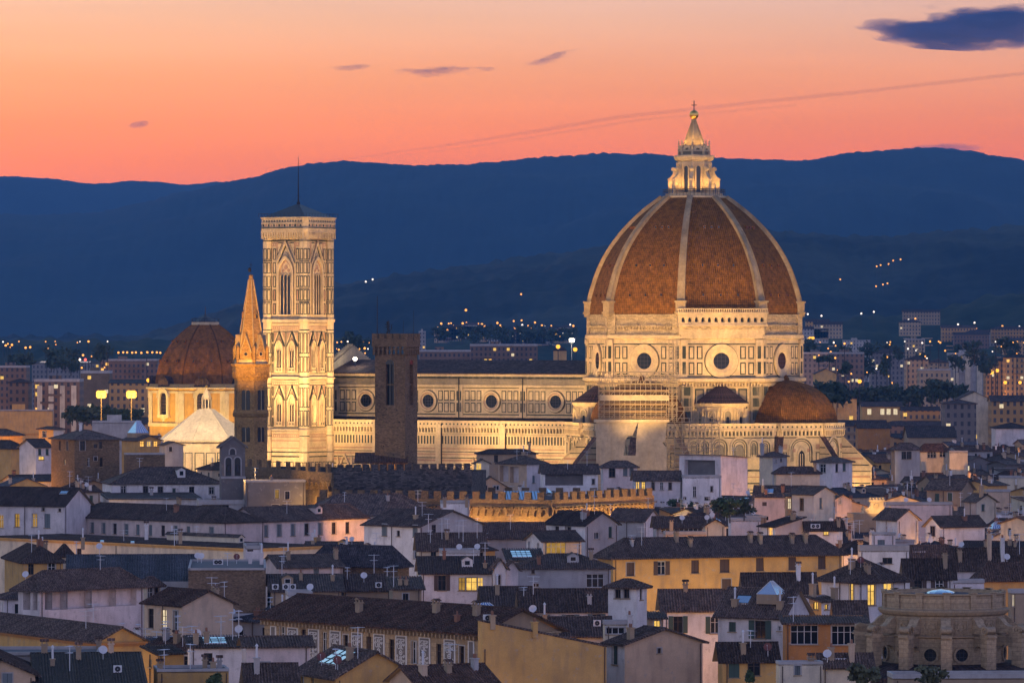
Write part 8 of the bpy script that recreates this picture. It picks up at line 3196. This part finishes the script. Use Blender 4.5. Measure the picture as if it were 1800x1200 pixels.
def cluster_lamp(px, py, Y, label, m, power, r=.75):
 p = at(px, py, Y)
 root = empty('floodlight_mast', (p[0], Y, 0))
 tag(root, label, 'floodlight')
 b = MB()
 b.tube((0, 0, 0), (0, 0, p[2]), .22, 'iron', 6)
 b.box(-1.4, .2, p[2] - .9, 1.4, .4, p[2] + .9, 'iron')
 b.build('mast', root)
 for i in range(-1, 2):
  for j in (-1, 1):
   b = MB()
   b.lathe([(.02, -.1), (r * .8, 0), (r * .7, .15), (.02, .2)], 10, m)
   o = b.build('lamp_head', root, (i * .95, .05, p[2] + j * .5))
   o.rotation_euler = (RAD(90), 0, 0)
 lamp_point('floodlight_glow', (p[0], Y - 9, p[2] - 2), power, SODIUM if 'sodium' in m else (1, .9, .7), .6)


cluster_lamp(178, 693, 1830, 'dazzling yellow floodlight mast left of the chapel, left of two', 'lamp_sodium', 60000, 1.25)
cluster_lamp(231, 693, 1830, 'dazzling yellow floodlight mast nearest the chapel drum, right of two', 'lamp_sodium', 60000, 1.25)
cluster_lamp(1005, 598, 3300, 'dazzling white floodlight beyond the nave roof beside the big dome', 'lamp_white', 60000, 1.0)
lamp_thing(261, 668, 1900, 1.0, 'lamp_sodium', 'yellow street lamp just left of the red chapel dome')
lamp_thing(981, 609, 2950, 1.6, 'lamp_sodium', 'yellow lamp above the small yellow floodlit church')
lamp_thing(1011, 614, 2950, 1.6, 'lamp_sodium', 'yellow lamp right of the small floodlit church, beside the big dome')
for px, py, Y, r, lab in ((1459, 701, 2140, .95, 'left of the twin yellow lamps on the ochre corner house'), (1471, 701, 2140, .95, 'right of the twin yellow lamps on the ochre corner house'),
        (1511, 670, 2300, 1.2, 'yellow lamp over the dark roofs below the ochre gabled warehouse'), (1743, 654, 2780, 1.6, 'left of the twin yellow lamps by the orange lit apartment house'),
        (1753, 651, 2800, 1.3, 'right of the twin yellow lamps by the orange lit apartment house'), (1767, 672, 2400, 1.1, 'yellow lamp in the yard below the orange lit apartments'),
        (1793, 672, 2400, 1.0, 'yellow lamp at the right edge below the orange lit apartments'), (1424, 594, 3800, 1.5, 'left of the lamp pair at the right edge of the big dome'), (1429, 594, 3800, 1.5, 'right of the lamp pair at the right edge of the big dome')):
 lamp_thing(px, py, Y, r, 'lamp_sodium', lab)
# the amber glow of the streets between the houses
for i in range(64):
 zone = i % 4
 if zone == 0:
  px, Y = rl0.uniform(1420, 1800), rl0.uniform(1250, 2900)
 elif zone == 1:
  px, Y = rl0.uniform(0, 260), rl0.uniform(1180, 2900)
 elif zone == 2:
  px, Y = rl0.uniform(1150, 1800), rl0.uniform(800, 1150)
 else:
  px, Y = rl0.uniform(0, 1800), rl0.uniform(560, 900)
 lamp_point('street_light', Vector((at(px, 600, Y)[0], Y, rl0.uniform(9, 14))), (1500 if zone == 3 else 4200 if zone == 2 else 15000) * rl0.uniform(.5, 1.3), SODIUM)
# the bright work light on the nave roof
b = MB()
p_ = dl(-100.5, -6.5, 47.2)
wl_ = empty('roof_floodlight', (p_[0], p_[1], 44.8))
tag(wl_, 'dazzling white work light on the nave roof just right of the marble bell tower', 'floodlight')
b.tube((0, 0, .3), (0, 0, 2.8), .1, 'iron', 5)
b.build('stand', wl_)
b = MB()
b.ball((0, -.3, 3.0), .6, 'lamp_white', 12, 8, .85)
b.build('lamp_head', wl_)
lamp_point('roof_floodlight_glow', (p_[0], p_[1] - 1.6, 48.2), 600, (1, .9, .7), .5)

# further houses and blocks on the plain, drawn row by row from near to far
rf_ = random.Random(91)
SK2 = list(SKYL)
allfar = sorted(FARI, key=lambda h: h[4])
far_keep = [(h[0], h[1], h[3], h[4]) for h in FARI] + [(262, 425, 760, 1780), (1345, 1480, 745, 1250), (170, 240, 700, 1940), (1030, 1415, 660, 1290)]
solid = [(460, 590, 0), (590, 1030, 636), (1028, 1412, 0), (1348, 1478, 742 - 60), (265, 425, 560), (652, 740, 585), (410, 472, 480)]
for x0, x1, y in solid:
 for i in range(x0, x1):
  SK2[i] = min(SK2[i], y)
cand = []
Yf = 1560.0
while Yf < 5200:
 x = -.103 * Yf
 while x < .103 * Yf:
  big = rf_.random() < (.25 if Yf < 2000 else .55)
  w = rf_.uniform(22, 52) if big else rf_.uniform(10, 20)
  cand.append((Yf + rf_.uniform(-20, 20), x, w, big))
  x += w + rf_.uniform(4, 30) * (1 + (Yf - 1500) / 2500)
 Yf *= 1.036
pend2 = []
fi = 0
placed = [near_box(h[5]) for h in FARI] + [(slx - 26, slx + 26, SLY - 26, SLY + 26)]
for Yv, xv, w, big in sorted(cand):
 while fi < len(allfar) and allfar[fi][4] < Yv:
  h = allfar[fi]
  for i in range(max(0, int(h[0])), min(1800, int(h[1])) + 1):
   SK2[i] = min(SK2[i], h[2] + 3)
  fi += 1
 d = rf_.uniform(10, 16)
 bb = (xv - 1, xv + w + 1, Yv - 2, Yv + d + 2)
 if any(bb[0] < q[1] and q[0] < bb[1] and bb[2] < q[3] and q[2] < bb[3] for q in placed):
  continue
 fp = footprint(xv, Yv, 0, w, d)
 if not free(fp):
  continue
 x0, x1 = 900 + xv / Yv * FPX, 900 + (xv + w) / Yv * FPX
 if x1 < 2 or x0 > 1798:
  continue
 ze = rf_.uniform(12, 18) if big else rf_.uniform(8, 14)
 for a, c_, yb_, Yk in far_keep:
  if Yk > Yv and a < x1 and c_ > x0:
   ze = min(ze, CAMZ - (yb_ - HORY) / FPX * Yv - 2.5)
 if ze < 6:
  continue
 yt = HORY - (ze + 1.5 - CAMZ) / Yv * FPX
 vis = sum(1 for i in range(max(0, int(x0)), min(1800, int(x1)) + 1) if yt < SK2[i] - 1.2)
 if vis < .35 * (min(1800, x1) - max(0, x0)) or vis < 3:
  continue
 fr, cn = rf_.choices(FRONT, (4, 4, 3, 3, 5, 1))[0]
 rk = rf_.choice(('flat', 'hip', 'gx')) if big else rf_.choice(('hip', 'gx', 'gy', 'gx'))
 nl = rf_.choice((1, 2, 3, 4, 6)) if big else rf_.choice((0, 1, 1, 2))
 kind = 'apartment_block' if big else 'house'
 root = block(Yv, x0, x1, HORY - (ze - CAMZ) / Yv * FPX, d, fr, rk, 1.2 if rk == 'flat' else rf_.uniform(1.5, 2.6), nl, name=kind, cat='apartment block' if big else 'house', group='buildings of the modern town')
 placed.append(bb)
 for i in range(max(0, int(x0)), min(1800, int(x1)) + 1):
  SK2[i] = min(SK2[i], yt + 1.0)
 ft = ['lit window'] if nl == 1 else (['lit windows'] if nl > 1 else [])
 pend2.append((root, (x0 + x1) / 2, yt + 5, '%s %s %s' % (cn, RNAME[rk], 'block' if big else 'house'), ft))
FA += [(350, 640, 'the red chapel dome'), (440, 700, 'the hexagonal bell tower'), (700, 610, 'the brown crenellated tower'), (620, 615, 'the marble bell tower'), (1440, 620, 'the big dome')] + [a for a in ANCH if a[1] < 830]
give_labels(pend2, FA)

# ------------------------------------------------------------------ far small lamps: each a bulb on its own
rl = random.Random(5)
small = []
for px, py in ((10, 607), (21, 606), (45, 611), (53, 610), (126, 619), (127, 624), (146, 624), (140, 631), (106, 624), (191, 615)):
 small.append((px, py, 3600, 1.5, 'lamp_far'))
for k in range(14):
 small.append((172 + k * 8.6 + rl.uniform(-2, 2), 619.5 + rl.uniform(-.5, .5), 3700, 1.4, 'lamp_far'))
small += [(150, 632, 3200, 1.6, 'lamp_red'), (140, 632, 3200, 1.7, 'lamp_far_white'), (641, 612, 3400, 1.5, 'lamp_far'), (629, 600, 4000, 1.2, 'lamp_far_white'),
    (648, 602, 4000, 1.5, 'lamp_far'), (819, 545, 5200, 2.4, 'lamp_far'), (643, 495, 6300, 2.2, 'lamp_far_white'), (655, 491, 6350, 2.2, 'lamp_far_white'), (916, 517, 6100, 2.2, 'lamp_far')]
for i in range(34):
 small.append((780 + rl.gauss(40, 26), 578 + rl.uniform(-11, 4), 4850 + rl.uniform(-100, 300), rl.uniform(1.4, 2.2), 'lamp_far'))
for i in range(26):
 small.append((rl.uniform(860, 1012), 572 + rl.uniform(-10, 18), 4700, rl.uniform(1.1, 1.8), rl.choice(('lamp_far', 'lamp_far', 'lamp_far_white'))))
for px, py in ((1420, 552), (1444, 555), (1514, 551), (1536, 548), (1597, 562), (1609, 560), (1684, 570), (1692, 579), (1711, 576), (1713, 567), (1762, 573), (1792, 574), (1716, 577), (1760, 590), (1701, 592), (1653, 602), (1690, 602), (1752, 609), (1776, 617)):
 small.append((px, py, 4350, 1.5, rl.choice(('lamp_far', 'lamp_far_white'))))
small.append((1645, 550, 4700, 1.6, 'lamp_green'))
for px, py in ((1541, 468), (1548, 466), (1562, 464), (1570, 458), (1583, 456), (1540, 503), (1552, 500), (1560, 498), (1477, 491)):
 small.append((px, py, 6100, 1.8, 'lamp_far'))
for i in range(110):
 small.append((rl.choice((rl.uniform(0, 262), rl.uniform(1415, 1800), rl.uniform(1415, 1800), rl.uniform(592, 650))), 600 + 90 * rl.random() ** 2, rl.uniform(2600, 3700), rl.uniform(.6, 1.1), rl.choice(('lamp_far', 'lamp_far', 'lamp_far_white'))))
lab_n = {}
sm = MB()
pend3 = []
for px, py, Y, r, m in small:
 p = at(px, py, Y)
 root = empty('street_lamp', (p[0], Y, 0))
 tag(root, '-', 'street lamp', 'small far street lamps')
 b = MB()
 b.ball((0, 0, p[2]), r * .55, m, 6, 4)
 b.build('lamp_head', root)
 b = MB()
 b.tube((0, 0, max(0, p[2] - 14) if Y > 4200 else 0), (0, 0, p[2] - r), .2, 'iron', 4)
 b.build('pole', root)
 cn = {'lamp_far': 'small orange lamp', 'lamp_far_white': 'small white lamp', 'lamp_red': 'small red lamp', 'lamp_green': 'small green lamp'}[m]
 pend3.append((root, px, py, cn, []))
FB = FA + [(60, 612, 'the railway yard'), (230, 619, 'the row of street lamps'), (800, 575, 'the hill village'), (950, 575, 'the far wooded foothill'), (1560, 480, 'the dark wooded hill'), (1600, 560, 'the low wooded hill'), (1740, 575, 'the hillside villas'), (650, 495, 'the ridge by the marble tower')]
give_labels(pend3, FB)

# villas scattered on the low hills
pend4 = []
for i, (px, py, Y, w) in enumerate([(1429, 578, 4250, 26), (1456, 570, 4250, 24), (1437, 565, 4300, 20), (1686, 576, 4320, 30), (1733, 584, 4300, 34), (1708, 588, 4250, 30), (1780, 578, 4280, 36), (1620, 548, 4600, 34), (1795, 598, 4180, 30), (1600, 566, 4300, 18)]
         + [(775 + i_ * 8.5 + rl.uniform(-2, 2), 581 - abs(rl.gauss(0, 4)) - (6 if 3 < i_ < 8 else 0), 4880, rl.uniform(10, 18)) for i_ in range(11)]
         + [(880 + i_ * 13, 588 - i_ * 1.2 + rl.uniform(-3, 3), 4700, rl.uniform(12, 22)) for i_ in range(10)]):
 fr, cn = rl.choice(FRONT[:3] + FRONT[5:])
 x0, x1 = px - w / 2 / Y * FPX, px + w / 2 / Y * FPX
 root = block(Y, x0, x1, py, 10, fr, rl.choice(('hip', 'gx')), 2.0, rl.choice((0, 0, 1, 1)), zb0=12, name='villa', cat='villa', group='villas on the foothills')
 pend4.append((root, px, py, cn + ' villa', []))
give_labels(pend4, FB)


# ------------------------------------------------------------------ trees
def leaf_tree(name, x, y, z, h, r, m, label, cat='tree', group=None, n=420, shape='round', leaf=.5, seed=0, trunk=True):
 r_ = random.Random(seed)
 root = empty(name, (x, y, z))
 tag(root, label, cat, group)
 if trunk:
  b = MB()
  b.tube((0, 0, -.5), (0, 0, h * .4), max(.12, h * .025), 'bark', 6, max(.08, h * .015))
  for i in range(5):
   a = i * 1.257 + r_.random()
   b.tube((0, 0, h * (.3 + .06 * i)), (cos(a) * r * .55, sin(a) * r * .55, h * (.55 + .07 * i)), max(.06, h * .01), 'bark', 4, .03)
  b.build('trunk', root)
 b = MB()
 clumps = []
 for i in range(11 if shape == 'round' else 9):
  if shape == 'cypress':
   t = (i + .5) / 9
   clumps.append((r_.uniform(-.1, .1) * r, r_.uniform(-.1, .1) * r, h * (.06 + .9 * t), r * (1.05 - .85 * t ** 1.5), h * .09))
  elif shape == 'pine':
   a = r_.uniform(0, 2 * pi)
   q = r_.uniform(.1, .75)
   clumps.append((cos(a) * r * q, sin(a) * r * q, h * r_.uniform(.72, .92), r * .45, h * .12))
  else:
   a = r_.uniform(0, 2 * pi)
   q = r_.uniform(.0, .72)
   clumps.append((cos(a) * r * q, sin(a) * r * q, h * r_.uniform(.12 if not trunk else .24, .82), r * r_.uniform(.34, .55), h * r_.uniform(.12, .22)))
 per = max(6, n // len(clumps))
 for cx_, cy_, cz_, cr, ch_ in clumps:
  for i in range(per):
   d = Vector((r_.gauss(0, 1), r_.gauss(0, 1), r_.gauss(0, 1))).normalized()
   q = r_.random() ** .45
   p = Vector((cx_ + d[0] * cr * q, cy_ + d[1] * cr * q, cz_ + d[2] * ch_ * q))
   u = Vector((r_.gauss(0, 1), r_.gauss(0, 1), r_.gauss(0, 1))).normalized()
   v = u.cross(d)
   if v.length < .01:
    continue
   v.normalize()
   s_ = leaf * r_.uniform(.6, 1.3)
   b.face([p - u * s_, p + v * s_ * .6, p + u * s_, p - v * s_ * .6], m)
 b.build('crown', root)
 return root


def near_tree(px, py_base, Y, h, r, m, label, seed, group=None, name='tree', shape='round', n=700, leaf=.3):
 p = at(px, py_base, Y)
 return leaf_tree(name, p[0], p[1], p[2], h, r, m, label, 'tree' if name == 'tree' else 'shrub', group, n, shape, leaf, seed, name == 'tree')


near_tree(1186, 908, 1062, 4.2, 2.3, 'leaf_green', 'bushy green roof garden tree left of two, right of the palace corbels', 1)
near_tree(1212, 910, 1060, 4.0, 2.6, 'leaf_green', 'bushy green roof garden tree right of two, below the slit window house', 2)
near_tree(1262, 912, 880, 4.0, 1.9, 'leaf_dark', 'slim dark green tree between the slit window house and lavender parapet', 3)
near_tree(1283, 914, 878, 4.2, 2.4, 'leaf_green', 'round green tree in front of the lavender parapet block', 4)
near_tree(1308, 910, 886, 3.8, 2.2, 'leaf_dark', 'dark green tree at the right end of the roof garden', 5)
near_tree(1508, 1204, 519, 2.4, 1.5, 'leaf_olive', 'pale olive shrub on the bottom terrace, left of the round apse', 6, name='shrub')
near_tree(1536, 1204, 518, 1.9, 1.3, 'leaf_olive', 'second smaller olive shrub right of the pale olive shrub', 7, name='shrub')
near_tree(1638, 1204, 516, 2.3, 2.0, 'leaf_olive', 'wide pale olive bush on the terrace below the round apse', 8, name='shrub')
near_tree(378, 1204, 517, 1.3, .9, 'leaf_green', 'small green shrub on the bottom edge below the stained white wall', 9, name='shrub')
near_tree(1318, 1196, 530, 1.0, .6, 'leaf_green', 'potted green shrub on the bottom roof terrace below the ochre house', 10, name='shrub')
for i, (px, pyb, Y, h, r, sh_, m, lab) in enumerate((
  (1554, 660, 2620, 11, 2.6, 'cypress', 'leaf_dark', 'tall dark cypress before the long balconied block'),
  (1452, 655, 2650, 9, 5.2, 'pine', 'leaf_dark', 'flat topped umbrella pine right of the big dome'),
  (1487, 662, 2500, 8, 4.0, 'round', 'leaf_dark', 'round dark tree below the salmon brown block of flats'),
  (1733, 662, 2650, 9, 4.4, 'round', 'leaf_dark', 'round dark tree left of the twin yellow lamps at the right'))):
 p = at(px, pyb, Y)
 leaf_tree('tree', p[0], p[1], p[2], h, r, m, lab, 'tree', None, 420, sh_, 1.0, 50 + i)
pend5 = []
rt = random.Random(12)
TS = [(1446 + i * 9, 714, 2050, 10) for i in range(5)] + [(1508 + i * 11.5 + rt.uniform(-3, 3), 716 + rt.uniform(-3, 4), 2420, 10) for i in range(12)] + [(1640 + i * 12, 706, 2300, 10) for i in range(5)]
TS += [(130 + i * 11 + rt.uniform(-3, 3), 746, 1960, 7) for i in range(11)] + [(rt.uniform(0, 262), rt.uniform(640, 660), rt.uniform(2700, 3300), 12) for i in range(16)] + [(rt.uniform(1420, 1800), rt.uniform(625, 665), rt.uniform(2700, 3400), 12) for i in range(22)]
TS += [(rt.uniform(742, 1020), rt.uniform(598, 606), rt.uniform(3800, 4300), 13) for i in range(22)] + [(rt.uniform(595, 655), rt.uniform(610, 640), rt.uniform(2600, 3600), 11) for i in range(5)]
for i, (px, pyb, Y, h) in enumerate(TS):
 p = at(px, pyb, Y)
 z = max(0, p[2])
 hh = h * rt.uniform(.8, 1.2)
 root = leaf_tree('tree', p[0], p[1], z, hh, hh * .55, rt.choice(('leaf_dark', 'leaf_dark', 'leaf_dark')), '-', 'tree', 'dark trees on the plain', 260, 'round', 1.2, 100 + i)
 pend5.append((root, px, pyb - 5, 'dark round tree', []))
give_labels(pend5, FB)


# ------------------------------------------------------------------ clouds beyond the hills
def m_cloud(name, col, dens, scale, thr=.42):
 m = bpy.data.materials.new(name)
 m.use_nodes = True
 t = m.node_tree
 t.nodes.clear()
 v = t.nodes.new('ShaderNodeVolumePrincipled')
 v.inputs['Color'].default_value = (*col, 1)
 tc_ = t.nodes.new('ShaderNodeTexCoord')
 n = nse(t, coords(t, 'Object', (.35, 1, 1.4)), scale, 6, .6)
 # fade with the distance from the cloud's own middle line
 g_ = t.nodes.new('ShaderNodeTexGradient')
 g_.gradient_type = 'SPHERICAL'
 mp_ = t.nodes.new('ShaderNodeMapping')
 tg = t.nodes.new('ShaderNodeTexCoord')
 mp_.inputs['Location'].default_value = (-1, -1, -1)
 mp_.inputs['Scale'].default_value = (2, 2, 2)
 t.links.new(tg.outputs['Generated'], mp_.inputs[0])
 t.links.new(mp_.outputs[0], g_.inputs[0])
 k = mth(t, 'ADD', mth(t, 'MULTIPLY', mth(t, 'SUBTRACT', n, .5), 5.0), mth(t, 'MULTIPLY', g_.outputs['Fac'], 1.5))
 k = mth(t, 'MULTIPLY', mth(t, 'SUBTRACT', k, thr), 3.0, clamp=True)
 t.links.new(mth(t, 'MULTIPLY', k, dens), v.inputs['Density'])
 o = t.nodes.new('ShaderNodeOutputMaterial')
 t.links.new(v.outputs[0], o.inputs['Volume'])
 m.cycles.volume_step_rate = 2.0 if hasattr(m.cycles, 'volume_step_rate') else 1
 M[name] = m


m_cloud('cloud_dark', (.16, .22, .46), .030, .0048)
m_cloud('cloud_thin', (.16, .16, .36), .016, .017, .75)
m_cloud('cloud_low', (.32, .28, .48), .012, .0055, .55)


def cloud(px0, px1, py0, py1, Y, m, label, tilt=0.0, th=None):
 a, c_ = at(px0, py1, Y), at(px1, py0, Y)
 w, h = c_[0] - a[0], c_[2] - a[2]
 d = th or h * 1.5
 root_ = MB()
 root_.lathe([(.02, -.5), (.25, -.43), (.43, -.25), (.5, 0), (.43, .25), (.25, .43), (.02, .5)], 14, m)
 o = root_.build('cloud', None, ((a[0] + c_[0]) / 2, Y, (a[2] + c_[2]) / 2))
 o.scale = (w, d, h)
 o.rotation_euler = (0, tilt, 0)
 me = o.data
 # bake the size into the mesh so that the noise keeps its own scale
 for v in me.vertices:
  v.co = (v.co.x * w, v.co.y * d, v.co.z * h)
 o.scale = (1, 1, 1)
 tag(o, label, 'cloud')
 return o


cloud(1490, 1960, -2, 92, 24000, 'cloud_dark', 'big dark slate blue cloud in the upper right sky')
cloud(660, 880, 110, 137, 24000, 'cloud_thin', 'thin dark streak of cloud high above the crenellated tower')
cloud(900, 1040, 88, 112, 24000, 'cloud_thin', 'small wispy cloud rising right of the thin streak', RAD(-14))
cloud(560, 690, 108, 126, 24000, 'cloud_thin', 'faint wisp of cloud left of the thin streak')
cloud(216, 276, 206, 228, 24000, 'cloud_thin', 'tiny smudge of cloud in the left sky')
cloud(1520, 1780, 244, 280, 24000, 'cloud_low', 'low mauve cloud bank resting behind the right mountain crest')
# contrail
m_ = bpy.data.materials.new('contrail_air')
m_.use_nodes = True
m_.node_tree.nodes.clear()
v_ = m_.node_tree.nodes.new('ShaderNodeVolumePrincipled')
v_.inputs['Color'].default_value = (.30, .10, .12, 1)
v_.inputs['Density'].default_value = .0095
o_ = m_.node_tree.nodes.new('ShaderNodeOutputMaterial')
m_.node_tree.links.new(v_.outputs[0], o_.inputs['Volume'])
M['contrail_air'] = m_
for pts, lab, rr0 in (([(440, 300), (540, 287), (660, 273), (800, 253), (960, 228), (1080, 207), (1200, 194), (1350, 178), (1500, 163), (1650, 146), (1830, 126)], 'long straight pinkish vapour trail slanting across the sky, upper strand', 11.0),
       ([(700, 270), (850, 250), (1000, 226), (1120, 207), (1240, 195), (1400, 180)], 'second shorter vapour strand beside the long trail', 7.0)):
 b = MB()
 for (a, c_), (d_, e_) in zip(pts, pts[1:]):
  off = 5 if rr0 < 10 else 0
  k0, k1 = min(1, .25 + (a - 440) / 700), min(1, .25 + (d_ - 440) / 700)
  b.tube(at(a, c_ + off, 24000), at(d_, e_ + off, 24000), rr0 * k0, 'contrail_air', 8, rr0 * k1)
 tag(b.build('vapour_trail'), lab, 'vapour trail')

for o_ in COL.objects:                                        # keep every label within its sixteen words
 l_ = o_.get('label')
 if l_ and len(l_.split()) > 16:
  for a_, c_ in ((' from the left', ' from left'), ('mid sized ', ''), (' behind the ', ' behind '), (' the ', ' ')):
   if len(l_.split()) > 16:
    l_ = l_.replace(a_, c_)
  o_['label'] = ' '.join(l_.split()[:16])
